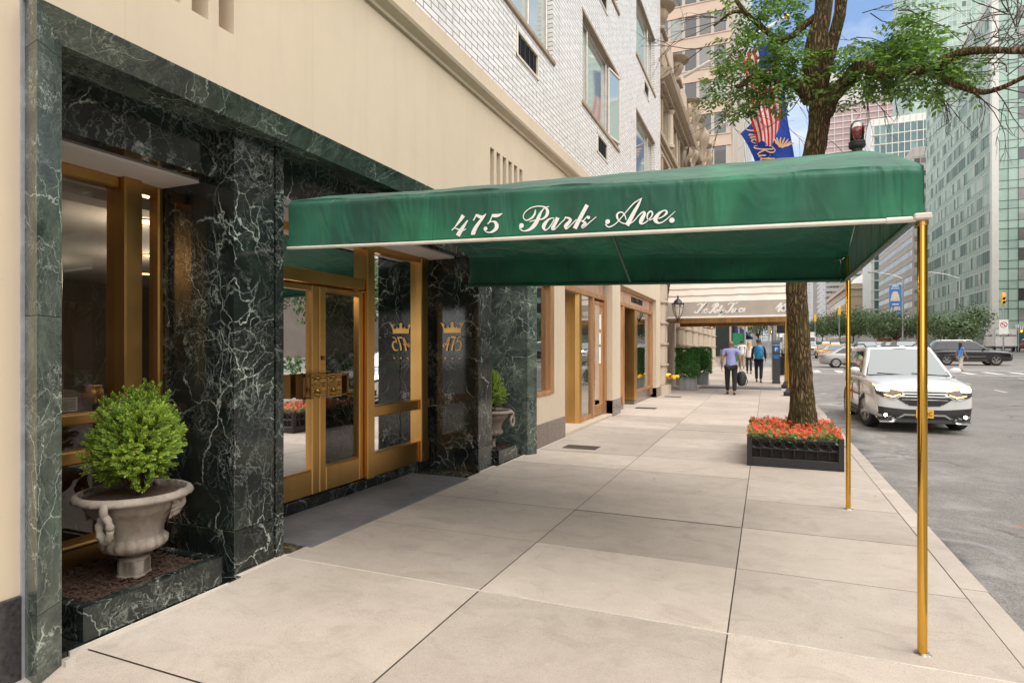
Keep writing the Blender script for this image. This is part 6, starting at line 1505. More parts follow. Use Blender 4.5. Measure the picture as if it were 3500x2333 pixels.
def make_wheel(parent,x,y,r,w,steer=0.0,spokes=5):
    s=1 if x>0 else -1
    Mx=Matrix.Translation((x,y,r))@Matrix.Rotation(steer,4,'Z')@Matrix.Rotation(PI/2*s,4,'Y')
    t=MB(); t.lathe([(r*0.66,-w/2),(r*0.93,-w/2),(r*0.99,-w/2+0.025),(r,-w/4),(r,w/4),(r*0.99,w/2-0.025),(r*0.93,w/2),(r*0.66,w/2),(r*0.64,0),(r*0.66,-w/2)],0,0,0,36,None,False).xf(Mx)
    wh=t.build('wheel',M['rubber'],parent,smooth=True,angle=40,world=False)
    t=MB(); t.lathe([(r*0.67,-w/2+0.02),(r*0.67,w/2-0.005),(r*0.62,w/2-0.005),(r*0.60,w/2-0.06),(0.01,w/2-0.07)],0,0,0,30)
    for k in range(spokes):
        for q in (-0.13,0.13):
            a=2*PI*k/spokes+q; t.obox(Matrix.Rotation(a,4,'Z')@Matrix.Translation((r*0.34,0,w/2-0.022)),r*0.58,0.028,0.03)
    t.lathe([(0.06,w/2-0.03),(0.055,w/2-0.005),(0.01,w/2-0.003)],0,0,0,14)
    t.xf(Mx); t.build('rim',M['alloy'],wh,world=False)
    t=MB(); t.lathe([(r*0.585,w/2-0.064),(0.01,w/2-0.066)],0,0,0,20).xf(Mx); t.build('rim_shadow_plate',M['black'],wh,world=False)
KINDS={
 'suv':dict(L=4.62,W=1.86,H=1.68,r=0.355,ax=(1.33,-1.33),sill=0.24,
   st=[(-2.31,.60,.42,.92,.02),(-2.27,.80,.30,1.00,.02),(-2.05,.90,.24,1.02,.02),(-1.2,.93,.24,1.03,.02),(0.0,.93,.24,1.02,.02),(0.85,.93,.24,1.04,.03),(1.35,.925,.24,1.02,.06),(1.80,.91,.24,.985,.06),(2.08,.885,.24,.945,.05),(2.21,.85,.24,.90,.04),(2.285,.78,.26,.85,.02),(2.31,.70,.32,.74,.0)],
   cab=dict(rb=-2.22,rt=-1.72,ft=0.10,fb=0.98,zb=1.02,zt=1.67,wb=.88,wt=.66),win=[(0.06,.24),(.265,.56),(.585,.90)]),
 'bigsuv':dict(L=5.0,W=1.95,H=1.78,r=0.385,ax=(1.45,-1.45),sill=0.28,
   st=[(-2.5,.68,.45,1.0,.02),(-2.46,.88,.34,1.08,.02),(-2.2,.95,.28,1.10,.02),(-1.2,.97,.28,1.12,.02),(0.3,.97,.28,1.11,.02),(1.0,.97,.28,1.08,.04),(1.7,.94,.28,1.04,.06),(2.2,.90,.28,.98,.05),(2.42,.82,.30,.90,.03),(2.5,.68,.38,.80,.0)],
   cab=dict(rb=-2.42,rt=-2.0,ft=0.25,fb=1.12,zb=1.06,zt=1.76,wb=.92,wt=.72),win=[(.05,.24),(.265,.58),(.605,.91)]),
 'sedan':dict(L=4.85,W=1.84,H=1.45,r=0.335,ax=(1.42,-1.40),sill=0.20,
   st=[(-2.42,.62,.40,.86,.0),(-2.38,.80,.30,.95,.02),(-2.15,.88,.22,.99,.03),(-1.3,.92,.20,.98,.02),(0.0,.92,.20,.93,.02),(0.9,.92,.20,.90,.04),(1.6,.90,.20,.84,.05),(2.1,.85,.20,.76,.05),(2.34,.76,.22,.68,.02),(2.42,.60,.30,.58,.0)],
   cab=dict(rb=-1.85,rt=-0.95,ft=0.20,fb=1.15,zb=0.92,zt=1.44,wb=.85,wt=.60),win=[(.10,.48),(.51,.88)]),
 'van':dict(L=5.9,W=2.05,H=2.6,r=0.36,ax=(1.9,-1.75),sill=0.30,
   st=[(-2.95,.98,.38,1.25,.0),(-2.9,1.0,.30,1.3,.0),(0.5,1.02,.30,1.3,.0),(1.8,1.02,.30,1.28,.02),(2.5,.98,.30,1.15,.06),(2.85,.90,.32,1.0,.04),(2.95,.78,.40,.85,.0)],
   cab=dict(rb=-2.92,rt=-2.90,ft=1.30,fb=2.25,zb=1.22,zt=2.58,wb=.99,wt=.88),win=[(.78,.95)])}
def car(kind,label,cat,loc,rotz,paint,group=None,lights='off',name=None,detail=False,steer=0.0,roofsign=False,dark_trim=True):
    K=KINDS[kind]; t=thing(name or {'suv':'sport_utility_car','bigsuv':'sport_utility_car','sedan':'saloon_car','van':'delivery_van'}[kind],label,cat,loc,rotz,group)
    m=MB(); loft_sections(m,[car_ring(*s) for s in K['st']])
    body=m.build('body',[paint,M['black']],t,world=False)
    sub=body.modifiers.new('s','SUBSURF'); sub.levels=1; sub.render_levels=1
    me=eval_mesh(body); body.modifiers.clear(); body.data=me
    wheels=[(s*(K['W']/2-0.12),y) for y in K['ax'] for s in (1,-1)]
    cut_arches(body,wheels,K['r'],K['W'])
    me=body.data; me.polygons.foreach_set('use_smooth',[True]*len(me.polygons)); me.set_sharp_from_angle(angle=R(38))
    bvh=BVHTree.FromPolygons([v.co.copy() for v in me.vertices],[list(p.vertices) for p in me.polygons])
    for i,(x,y) in enumerate(wheels): make_wheel(t,x,y,K['r'],0.225,steer if y>0 else 0.0)
    c=K['cab']
    # cabin shell
    b=bmesh.new(); P=[]
    def cv(x,y,z): return b.verts.new((x,y,z))
    zt,zb=c['zt'],c['zb']; bot=[cv(s*c['wb'],y,zb) for y,s in ((c['rb'],-1),(c['rb'],1),(c['fb'],1),(c['fb'],-1))]; top=[cv(s*c['wt'],y,zt-0.03) for y,s in ((c['rt'],-1),(c['rt'],1),(c['ft'],1),(c['ft'],-1))]
    b.faces.new(bot[::-1]); b.faces.new(top)
    for i in range(4): b.faces.new((bot[i],bot[(i+1)%4],top[(i+1)%4],top[i]))
    bmesh.ops.subdivide_edges(b,edges=[e for e in b.edges if abs(e.verts[0].co.z-e.verts[1].co.z)<1e-6 and e.verts[0].co.z>zb+.1 ],cuts=3,use_grid_fill=True)
    for v in b.verts:
        if v.co.z>zt-0.05: v.co.z+=0.035*(1-(v.co.x/c['wt'])**2)*(1-0.5*abs((v.co.y-(c['rt']+c['ft'])/2)/((c['ft']-c['rt'])/2))**3)
    bmesh.ops.bevel(b,geom=[e for e in b.edges if e.is_manifold and e.calc_face_angle(0)>R(30)],offset=0.05,segments=3,affect='EDGES',profile=0.6)
    m=MB(); m.bm(b); cab=m.build('cabin',paint,t,smooth=True,angle=60,world=False)
    # glass
    def side(s,a,bb,off=0.014):
        yb=c['rb']+(c['fb']-c['rb'])*a; yt=c['rt']+(c['ft']-c['rt'])*a
        x=c['wb']+(c['wt']-c['wb'])*bb; return Vector((s*(x+off),yb+(yt-yb)*bb,zb+(zt-0.03-zb)*bb))
    def facepane(y0,y1,off,f):
        def Pp(u,v):
            x=(c['wb']+(c['wt']-c['wb'])*v-0.075)*(2*u-1); y=y0+(y1-y0)*v; 
            d=Vector((0,(zt-zb),-(y1-y0))).normalized()*f
            return Vector((x,y,zb+(zt-0.03-zb)*v))+d*(off-0.010*(2*u-1)**2)
        return Pp
    m=MB(); Pp=facepane(c['fb'],c['ft'],0.011,1); m.grid(lambda u,v:tuple(Pp(-0.015+1.03*u,0.03+0.92*v)),8,4); m.build('windshield_seal',M['black'],t,smooth=True,world=False)
    m=MB(); Pp=facepane(c['fb'],c['ft'],0.016,1); m.grid(lambda u,v:tuple(Pp(u,0.06+0.86*v)),8,4); ws=m.build('windshield',M['windshield'],t,smooth=True,world=False)
    m=MB(); Pp=facepane(c['rb'],c['rt'],0.016,-1); m.grid(lambda u,v:tuple(Pp(u,0.14+0.74*v)),8,4); m.build('rear_window',M['car_glass'],t,smooth=True,world=False)
    for s in (1,-1):
        for (a0,a1) in K['win']:
            m=MB(); m.add([side(s,a0,0.14),side(s,a1,0.14),side(s,a1-(0.03 if a1>.8 else 0),0.86),side(s,a0+(0.04 if a0<.1 else 0),0.86)],[(0,1,2,3)]); m.build('side_window',M['car_glass'],t,world=False)
        m=MB(); p0=side(s,0.93,0.16,0.0); 
        m.ball((p0.x+s*0.16,p0.y-0.02,p0.z+0.02),0.12,12,8,(1.0,0.55,0.62)); m.build('mirror',paint,t,smooth=True,world=False)
    # conformal patches on the bodywork
    def proj(x,z,front=True,off=0.008):
        d=Vector((0,-1 if front else 1,0))
        for q in range(12):
            h=bvh.ray_cast(Vector((x*(1-0.012*q),(4 if front else -4),z)),d)
            if h[0]: x=h[0].x; break
        y=h[0].y if h[0] else (K['L']/2*(1 if front else -1))
        return (x,y+(off if front else -off),z)
    def patch(name,mat,top,bot,front=True,off=0.008,n=14,k=4,par=None,thick=0.0):
        def at_(c_,u):
            u=u*(len(c_)-1); i=min(int(u),len(c_)-2); f=u-i
            return (c_[i][0]+(c_[i+1][0]-c_[i][0])*f, c_[i][1]+(c_[i+1][1]-c_[i][1])*f)
        m=MB()
        def g(u,v):
            a=at_(top,u); b_=at_(bot,u); return proj(b_[0]+(a[0]-b_[0])*v,b_[1]+(a[1]-b_[1])*v,front,off)
        m.grid(g,n,k); return m.build(name,mat,par or t,smooth=True,world=False,fixn=False)
    w=K['W']/2; zb_f=K['st'][-3][3]
    hl=M['lamp_white'] if lights=='on' else M['headlens']
    if not detail:
        for s in (1,-1):
            patch('headlight',hl,[(s*w*.88,zb_f-0.05),(s*w*.52,zb_f-0.10)],[(s*w*.86,zb_f-0.20),(s*w*.56,zb_f-0.22)],n=6,k=2)
            patch('tail_light',M['taillight'],[(s*w*.90,K['st'][1][3]-0.05),(s*w*.55,K['st'][1][3]-0.06)],[(s*w*.90,K['st'][1][3]-0.24),(s*w*.60,K['st'][1][3]-0.20)],False,n=6,k=2)
        patch('grille',M['trim_dark'],[(-w*.5,zb_f-0.10),(w*.5,zb_f-0.10)],[(-w*.42,zb_f-0.33),(w*.42,zb_f-0.33)],n=8,k=3)
        patch('bumper_trim',M['trim_dark'],[(-w*.80,zb_f-0.42),(w*.80,zb_f-0.42)],[(-w*.72,zb_f-0.52),(w*.72,zb_f-0.52)],n=8,k=2)
        patch('number_plate',M['plate'],[(-.15,zb_f-.30),(.15,zb_f-.30)],[(-.15,zb_f-.42),(.15,zb_f-.42)],off=0.02,n=2,k=1)
        patch('number_plate',M['plate'],[(-.15,.80),(.15,.80)],[(-.15,.68),(.15,.68)],False,off=0.015,n=2,k=1)
    for s in (1,-1):      # sill trim
        m=MB(); m.cbox(s*w*.90 if s>0 else s*w*.985,s*w*.985 if s>0 else s*w*.90,K['ax'][1]+K['r']+.09,K['ax'][0]-K['r']-.09,K['sill']-0.02,K['sill']+0.12,0.02); m.build('sill_trim',M['trim_dark'],t,world=False)
        if kind in('suv','bigsuv','sedan'):
            m=MB()
            for z in ((0.62,) if kind!='sedan' else (0.55,)): m.box(s*w*.992-0.006,s*w*.992+0.010,-1.0,0.85,z,z+0.03)
            m.build('side_moulding',M['chrome'] if kind=='bigsuv' else M['trim_dark'],t,world=False)
    if kind in('suv','bigsuv'):
        for s in (1,-1):
            m=MB(); m.tube([(s*(c['wt']+0.01),c['rt']+0.10,zt-0.01),(s*(c['wt']+0.02),c['rt']+0.25,zt+0.045),(s*(c['wt']+0.02),c['ft']-0.3,zt+0.045),(s*(c['wt']+0.01),c['ft']-0.12,zt-0.01)],0.016,6); m.build('roof_rail',M['trim_dark'] if paint is not M['car_black'] else M['chrome'],t,world=False)
    if roofsign:
        m=MB(); m.cbox(-0.35,0.35,-0.32,-0.12,zt+0.03,zt+0.22,0.03); m.build('roof_sign',M['white_paint'],t,world=False)
    return t,proj,patch
# the white car by the kerb
cw,proj,patch=car('suv','white sport utility car with lit headlamps waiting at the kerb behind the brass poles','car',(2.80,16.35,road_z(16)),R(181.5),M['car_white'],None,'on',None,True,R(14))
cw.scale=(0.955,1.0,1.04)
for s in (1,-1):
    for y in (0.70,-0.28,-1.12):
        m=MB(); m.box(s*.93-0.007,s*.93+0.007,y-0.006,y+0.006,0.36,0.94); m.build('door_gap',M['black'],cw,world=False)
    for y in (-0.15,-1.02):
        m=MB(); m.cbox(s*.945-0.016,s*.945+0.016,y-0.10,y+0.10,0.84,0.875,0.008); m.build('door_handle',M['car_white'],cw,world=False)
    m=MB(); m.box(s*.925-0.02,s*.925+0.012,-1.75,0.92,1.008,1.022); m.build('window_trim',M['chrome'],cw,world=False)
for s in (1,-1):
    top=[(s*.86,.905),(s*.70,.872),(s*.52,.835),(s*.37,.805)]; bot=[(s*.85,.765),(s*.72,.715),(s*.55,.675),(s*.385,.765)]
    h=patch('headlight',M['headlens'],top,bot,off=0.010,n=14,k=5)
    patch('light_strip',M['lamp_white'],[(s*.845,.875),(s*.74,.855),(s*.62,.830)],[(s*.83,.805),(s*.74,.79),(s*.63,.795)],off=0.018,par=h)
    patch('amber_strip',M['lamp_amber'],[(s*.86,.912),(s*.70,.880),(s*.38,.812)],[(s*.86,.888),(s*.70,.858),(s*.38,.792)],off=0.020,par=h)
    patch('amber_strip',M['lamp_amber'],[(s*.72,.735),(s*.56,.697),(s*.44,.74)],[(s*.72,.718),(s*.55,.678),(s*.42,.735)],off=0.020,par=h)
    patch('headlight_bezel',M['trim_dark'],[(s*.85,.770),(s*.72,.72),(s*.55,.68),(s*.385,.77)],[(s*.85,.745),(s*.73,.695),(s*.54,.652),(s*.36,.75)],off=0.013,par=h)
    patch('chrome_sweep',M['chrome'],[(s*.85,.742),(s*.73,.692),(s*.54,.65),(s*.36,.748)],[(s*.85,.728),(s*.73,.675),(s*.53,.63),(s*.35,.728)],off=0.014)
    patch('fog_lamp_panel',M['trim_dark'],[(s*.84,.50),(s*.60,.475),(s*.36,.455)],[(s*.80,.215),(s*.62,.205),(s*.37,.35)],off=0.010)
    patch('bumper_edge',M['chrome'],[(s*.845,.512),(s*.825,.515)],[(s*.81,.205),(s*.79,.205)],off=0.013,n=2)
    patch('skid_strip',M['chrome'],[(s*.81,.228),(s*.60,.222),(s*.36,.365),(0,.365)],[(s*.80,.195),(s*.57,.195),(s*.35,.335),(0,.335)],off=0.018,n=18)
    px_,py_,pz_=proj(s*.695,.335,True,0.012); m=MB(); m.tube([(px_,py_,pz_),(px_,py_+0.025,pz_)],[0.058,0.050],16); fo=m.build('fog_lamp',M['trim_dark'],cw,world=False)
    m=MB(); m.tube([(px_,py_+0.022,pz_),(px_,py_+0.030,pz_)],0.028,16); m.build('bulb',M['lamp_fog'],fo,world=False)
gr=patch('grille',M['trim_dark'],[(-.42,.745),(-.36,.785),(0,.79),(.36,.785),(.42,.745)],[(-.36,.66),(-.28,.525),(0,.515),(.28,.525),(.36,.66)],off=0.009,n=24,k=6)
patch('grille_side',M['trim_dark'],[(-.54,.675),(-.36,.755)],[(-.46,.64),(-.30,.535)],off=0.0085,n=6,par=gr); patch('grille_side',M['trim_dark'],[(.36,.755),(.54,.675)],[(.30,.535),(.46,.64)],off=0.0085,n=6,par=gr)
for z,h_ in ((.752,.016),(.70,.022),(.640,.012)): patch('chrome_bar',M['chrome'],[(-.40,z+h_/2),(.40,z+h_/2)],[(-.40,z-h_/2),(.40,z-h_/2)],off=0.020,n=16,k=1,par=gr)
for z in (.56,.585,.61): patch('mesh_bar',M['black'],[(-.30,z+.004),(.30,z+.004)],[(-.30,z-.004),(.30,z-.004)],off=0.016,n=10,k=1,par=gr)
patch('bumper_grille',M['trim_dark'],[(-.37,.455),(0,.45),(.37,.455)],[(-.37,.37),(0,.37),(.37,.37)],off=0.0095,n=16); patch('lower_grille',M['black'],[(-.36,.335),(.36,.335)],[(-.60,.20),(.60,.20)],off=0.0096,n=16)
pl=patch('number_plate',M['plate'],[(-.155,.455),(.155,.455)],[(-.155,.30),(.155,.30)],off=0.035,n=2,k=1)
py=proj(0,.38,True,0.039)[1]
m=text_mb('T692C',0.105,frame_mat((0,py,.375),(-1,0,0),(0,0,1)),0.003,0,'CENTER',0.001,0.85); m.build('plate_number',M['black'],pl,world=False,fixn=False)
m=MB(); m.lathe([(0.052,-0.006),(0.055,0.004),(0.02,0.008)],0,0,0,18).xf(Matrix.Translation(proj(0,.70,True,0.026))@Matrix.Rotation(-PI/2,4,'X')); m.build('round_badge',M['chrome'],gr,world=False)
c=KINDS['suv']['cab']
for a,b in ((-.62,-.08),(-.02,.60)):
    m=MB(); m.tube([(a,c['fb']+0.02,c['zb']+0.035),(b,c['fb']-0.03,c['zb']+0.075)],0.011,5); m.build('wiper',M['black'],cw,world=False)
m=MB(); m.cbox(-.45,.45,-1.2,-0.05,1.672,1.685,0.005); m.build('sunroof',M['car_glass'],cw,world=False)
m=MB()
for s in (1,-1): m.tube([(s*.93,0.75,0.27),(s*.95,0.55,0.22),(s*.95,-0.6,0.22),(s*.93,-0.85,0.27)],0.035,8)
m.build('running_board',M['trim_dark'],cw,smooth=True,world=False)
# crossing traffic and the waiting queue
car('sedan','silver saloon car crossing the junction behind the white car','car',(5.75,47.0,road_z(47)),R(-90),M['car_silver'])
car('bigsuv','long black sport utility car crossing the junction at the right','car',(13.5,53.4,road_z(53.4)),R(-90),M['car_black'])
car('sedan','dark grey car cut off by the right picture edge','car',(20.4,54.5,road_z(54.5)),R(-90),M['car_grey'])
Q='traffic waiting at the lights beyond the junction'
car('bigsuv','black sport utility car waiting at the stop line, right of the far brass pole','car',(8.25,62.3,road_z(62)),R(180),M['car_black'],Q,'on')
car('bigsuv','black sport utility car waiting nearest the median, left of the near brass pole','car',(11.2,62.0,road_z(62)),R(180),M['car_black'],Q,'on')
car('sedan','yellow taxi waiting at the stop line left of the far brass pole','taxi',(5.75,61.4,road_z(61)),R(181),M['car_yellow'],Q,'off','taxi_cab',roofsign=True)
car('sedan','second yellow taxi queued behind the first one','taxi',(5.6,69.0,road_z(69)),R(180),M['car_yellow'],Q,'off','taxi_cab',roofsign=True)
car('suv','white sport utility car queued in the kerb lane, just right of the tree trunk','car',(4.9,84,road_z(84)),R(180),M['car_white'],Q)
car('sedan','silver car in the second row of the queue','car',(8.2,70.5,road_z(70)),R(180),M['car_silver'],Q)
car('suv','grey car in the second row of the queue by the median','car',(11.6,70,road_z(70)),R(180),M['car_grey'],Q)
car('sedan','white saloon car in the third row of the queue','car',(8.3,78,road_z(78)),R(180),M['car_white'],Q,'on')
car('suv','black car in the third row of the queue by the median','car',(11.7,79,road_z(79)),R(180),M['car_black'],Q)
car('van','white delivery van parked at the far left kerb behind the parking meter','van',(2.6,74,road_z(74)),R(180),M['car_white'],None)
car('van','white delivery van on the far roadway mirrored in the lobby window','van',(23.5,24.5,road_z(24)),R(0),M['car_white'],None)
car('sedan','yellow taxi on the far roadway mirrored in the marble','taxi',(23.5,9.5,road_z(9)),R(0),M['car_yellow'],None,'off','taxi_cab',roofsign=True)
def box_truck(loc,rotz,label,txt=None,w=2.4,l=5.2,h=2.5,cabmat=None):
    t=thing('box_truck',label,'truck',loc,rotz)
    m=MB(); m.cbox(-w/2,w/2,-l/2-0.6,l/2-0.6,0.75,0.75+h,0.03); bx=m.build('cargo_box',M['white_paint'],t,world=False)
    m=MB()
    for s in (-1,1): m.box(s*w/2-0.03 if s<0 else s*w/2-0.03,s*w/2+0.03,-l/2-0.63,-l/2-0.57,0.75,0.75+h)
    m.box(-w/2,w/2,-l/2-0.635,-l/2-0.57,0.72+h-0.06,0.76+h); m.box(-w/2,w/2,-l/2-0.64,-l/2-0.57,0.68,0.80); m.build('door_frame',M['steel'],bx,world=False)
    m=MB(); m.cbox(-w/2+.1,w/2-.1,l/2-0.55,l/2+1.3,0.55,2.35,0.15); m.build('cab',cabmat or M['car_white'],t,world=False)
    m=MB(); m.quad((-w/2+.25,l/2+1.305,1.5),(w/2-.25,l/2+1.305,1.5),(w/2-.3,l/2+1.305,2.15),(-w/2+.3,l/2+1.305,2.15)); m.build('windshield',M['windshield'],t,world=False)
    m=MB(); m.box(-0.5,0.5,-l/2-0.5,l/2+1.0,0.5,0.75); m.build('chassis',M['black'],t,world=False)
    for y in (-l/2+0.6,l/2+0.5):
        for s in (1,-1): make_wheel(t,s*(w/2-0.15),y,0.42,0.26)
    if txt:
        m=text_mb(txt,0.46,frame_mat((0,-l/2-0.64,0.75+h*0.60),(1,0,0),(0,0,1)),0.01,0,'CENTER',0.006,1.0); m.build('lettering',M['black'],bx,world=False,fixn=False)
        m=text_mb(txt,0.46,frame_mat((-w/2-0.005,-0.6,0.75+h*0.62),(0,-1,0),(0,0,1)),0.01,0,'CENTER',0.006,1.0); m.build('lettering',M['black'],bx,world=False,fixn=False)
box_truck((30.6,106,road_z(106)),R(-4),'white box truck with black lettering parked before the green glass slab','France&Son')
box_truck((2.4,88,road_z(88)),R(180),'white box truck far down the kerb lane behind the lamp post',None,2.4,5.5,2.6)
box_truck((6.2,112,road_z(112)),R(180),'white box truck far back in the queue right of the tree trunk',None,2.4,6,2.3)
# red pickup
t=thing('pickup_truck','red pickup truck standing right of the traffic signal','truck',(33.5,104,road_z(104)),R(0))
m=MB(); loft_sections(m,[car_ring(*s) for s in [(-2.8,.85,.5,1.05,0),(-2.7,.95,.45,1.15,0),(1.2,.97,.45,1.15,.0),(2.2,.95,.45,1.10,.05),(2.7,.85,.5,.95,.02)]]); m.build('body',M['car_red'],t,smooth=True,angle=40,world=False)
m=MB(); m.cbox(-.8,.8,-0.9,1.0,1.1,1.85,0.2); m.build('cabin',M['car_red'],t,world=False)
m=MB(); m.quad((-.62,-.91,1.3),(.62,-.91,1.3),(.6,-.91,1.7),(-.6,-.91,1.7)); m.build('rear_window',M['car_glass'],t,world=False)
for s in (1,-1):
    m=MB(); m.box(s*.82-.1,s*.82+.1,-2.82,-2.74,.8,1.1); m.build('tail_light',M['lamp_red'],t,world=False)
    for y in (-1.7,1.8): make_wheel(t,s*.85,y,.40,.25)
# ------------------------------------------------------------------ people
def skin_mesh(name,nodes,edges,mats,parent,levels=1,smooth=True,root=0):
    """nodes: list of (x,y,z,rx,ry)"""
    me=bpy.data.meshes.new(name); me.from_pydata([n[:3] for n in nodes],edges,[])
    o=bpy.data.objects.new(name,me); COL.objects.link(o)
    md=o.modifiers.new('skin','SKIN'); md.use_smooth_shade=True; md.branch_smoothing=0.6
    if not me.skin_vertices: me.skin_vertices.new()
    for i,n in enumerate(nodes):
        sv=me.skin_vertices[0].data[i]; sv.radius=(n[3],n[4] if len(n)>4 else n[3]); sv.use_root=(i==root)
    sb=o.modifiers.new('sub','SUBSURF'); sb.levels=levels; sb.render_levels=levels
    nm=eval_mesh(o); o.modifiers.clear(); o.data=nm; bpy.data.meshes.remove(me); nm.name=name
    for m in (mats if isinstance(mats,(list,tuple)) else [mats]): nm.materials.append(m)
    nm.polygons.foreach_set('use_smooth',[True]*len(nm.polygons))
    o.parent=parent; return o
SKIN=simple('skin',(0.46,0.25,0.17),0.5,0,0.06,8); SKIN2=simple('tanned_skin',(0.34,0.175,0.11),0.5,0,0.06,8)
def cloth(n,c,v=0.15): return simple(n,c,0.85,0,v,7,0.15,40)
def person(label,loc,heading,h,shirt,trouser,hair,shoe,skin=SKIN,stride=0.5,long_sleeve=False,hairlen='short',slim=1.0,armswing=0.35,group=None,belt=None):
    t=thing('person',label,'person',loc,heading,group)
    s=h/1.75; k=slim
    hipz=0.93; a=stride*0.5
    # legs: front leg (left) forward, rear leg bent at the knee
    def leg(side,fw):
        hx=0.092*side*k; 
        if fw>0: kn=(hx*1.05,0.47*math.sin(a)*0.95,hipz-0.445*math.cos(a)); an=(hx,kn[1]+0.42*math.sin(a*0.35),kn[2]-0.42*math.cos(a*.35)); 
        else: kn=(hx*1.05,-0.10*math.sin(a)*2,hipz-0.45*math.cos(a*.4)); an=(hx,kn[1]-0.42*math.sin(a*1.3),kn[2]-0.42*math.cos(a*1.3))
        toe_dz=-0.05 if fw>0 else -0.085
        return [(hx,0,hipz-0.06),kn,an],( an[0],an[1]+(0.13 if fw>0 else 0.09),an[2]+toe_dz)
    L,Lt=leg(-1,1); Rg,Rt_=leg(1,-1)
    low=min(L[2][2],Rg[2][2])-0.075
    dz=-low
    def arm(side,sw):
        sh=(0.185*side*k,0,1.425); el=(0.235*side*k,-0.26*math.sin(sw)*(1 if sw>0 else 1),1.425-0.285*math.cos(sw)); wr=(0.245*side*k,el[1]+0.25*math.sin(max(0.12,0.35-sw)),el[2]-0.25*math.cos(max(0.12,.35-sw)))
        return [sh,el,wr]
    AL,AR=arm(-1,armswing),arm(1,-armswing*0.8)
    N=[];E=[]
    def add(p,r,ry=None,link=None):
        N.append(((p[0])*s,(p[1])*s,(p[2]+dz)*s,r*s,(ry if ry else r)*s)); 
        if link is not None: E.append((link,len(N)-1))
        return len(N)-1
    pel=add((0,0,hipz),0.135*k,0.105); sp=add((0,0.0,1.10),0.125*k,0.095,pel); ch=add((0,0.0,1.28),0.145*k,0.105,sp); ub=add((0,-0.01,1.42),0.10*k,0.08,ch); nk=add((0,0.0,1.51),0.052,None,ub); hd=add((0,0.025,1.60),0.075,0.085,nk); ht=add((0,0.015,1.68),0.076,0.088,hd); hc=add((0,0.01,1.735),0.045,0.05,ht)
    nose=add((0,0.115,1.62),0.014,None,hd)
    for side in (-1,1): add((0.083*side,0.0,1.62),0.014,None,hd)
    def limb_(pts,rs,frm):
        q=frm
        for p,r in zip(pts,rs): q=add(p,r,None,q)
        return q
    for A_,side in ((AL,-1),(AR,1)):
        w=limb_(A_,(0.055*k,0.043*k,0.030),ub)
        wr=Vector(A_[2]); d=(wr-Vector(A_[1])).normalized(); pm=wr+d*0.065; p=add(pm,0.030,0.022,w)
        f=Vector((0,1,0))
        for q in range(4):
            b_=pm+d*0.035+f*(0.024-0.016*q); ln=(0.062,0.072,0.066,0.05)[q]
            i=add(b_,0.0095,None,p); j=add(b_+d*ln*0.6+Vector((-side*0.012,0,0)),0.0085,None,i); add(b_+d*ln*0.95+Vector((-side*0.034,0.0,0)),0.007,None,j)
        i=add(pm+f*0.034-d*0.01,0.011,None,p); add(pm+f*0.05+d*0.03,0.009,None,i)
    for G,toe in ((L,Lt),(Rg,Rt_)):
        an=limb_(G,(0.085*k,0.056*k,0.038),pel); add(toe,0.030,0.026,an)
    skin_mesh('body',N,E,skin,t)
    # shirt
    N=[];E=[]
    g=0.014
    lowr=add((0,0,hipz-0.09),0.150*k+g,0.118+g); pel=add((0,0,hipz+0.02),0.142*k+g,0.115+g,lowr); sp=add((0,0.0,1.10),0.135*k+g,0.105+g,pel); ch=add((0,0.0,1.28),0.155*k+g,0.112+g,sp); ub=add((0,-0.01,1.42),0.105*k+g,0.085+g,ch); add((0,-0.005,1.485),0.060,None,ub)
    for A_ in (AL,AR):
        e=Vector(A_[0]).lerp(Vector(A_[1]),0.62)
        if long_sleeve: limb_([A_[0],A_[1],tuple(Vector(A_[1]).lerp(Vector(A_[2]),.93))],(0.068*k,0.056*k,0.042),ub)
        else: limb_([A_[0],tuple(e)],(0.070*k,0.064*k),ub)
    skin_mesh('shirt' if not long_sleeve else 'jacket',N,E,shirt,t)
    N=[];E=[]
    pel=add((0,0,hipz+0.03),0.135*k+g,0.108+g); 
    for G in (L,Rg): limb_([G[0],G[1],tuple(Vector(G[1]).lerp(Vector(G[2]),.92))],(0.098*k,0.075*k,0.062),pel)
    skin_mesh('trousers',N,E,trouser,t)
    for G,toe in ((L,Lt),(Rg,Rt_)):
        N=[];E=[]; an=Vector(G[2]); x=add(an+Vector((0,-0.035,-0.035)),0.050,0.048); y=add(an.lerp(Vector(toe),0.55)+Vector((0,0,-0.02)),0.046,0.034,x); add(Vector(toe)+Vector((0,0.05,0.0)),0.040,0.026,y); skin_mesh('shoe',N,E,shoe,t)
    # hair and face
    c=Vector((0,0.004,1.665+dz))*s
    m=MB()
    if hairlen=='bald':
        m.grid(lambda u,v:tuple(c+Vector((0.090*math.cos(2*PI*u),0.100*math.sin(2*PI*u)-0.006,0))*s*1.0+Vector((0,0,(-0.085+0.075*v)*s))) if not (0.12<u<0.38) else tuple(c+Vector((0.086*math.cos(2*PI*u),0.03,(-0.02+0.01*v)))*s),24,4)
    else:
        def hr(u,v):
            a=2*PI*u; b=v*PI*0.60; f=math.sin(a); r_=0.092; lowz=0.0
            z=0.088*math.cos(b) if b<PI/2 else -0.088*(b-PI/2)*1.2
            q=math.sin(min(b,PI/2)); cut=0.035 if f>0.25 and b>PI*0.33 else 0
            return tuple(c+Vector((r_*q*math.cos(a),0.104*q*math.sin(a)-(cut*1.4),z+cut))*s*1.02)
        m.grid(hr,20,10)
        if hairlen=='long':
            def hl(u,v):
                a=PI+PI*u; return tuple(c+Vector(((0.098+0.03*v)*math.cos(a),(0.100+0.012*v)*math.sin(a)+0.01,-0.02-0.34*v+0.03*math.sin(5*u+3))) *s)
            m.grid(hl,14,8)
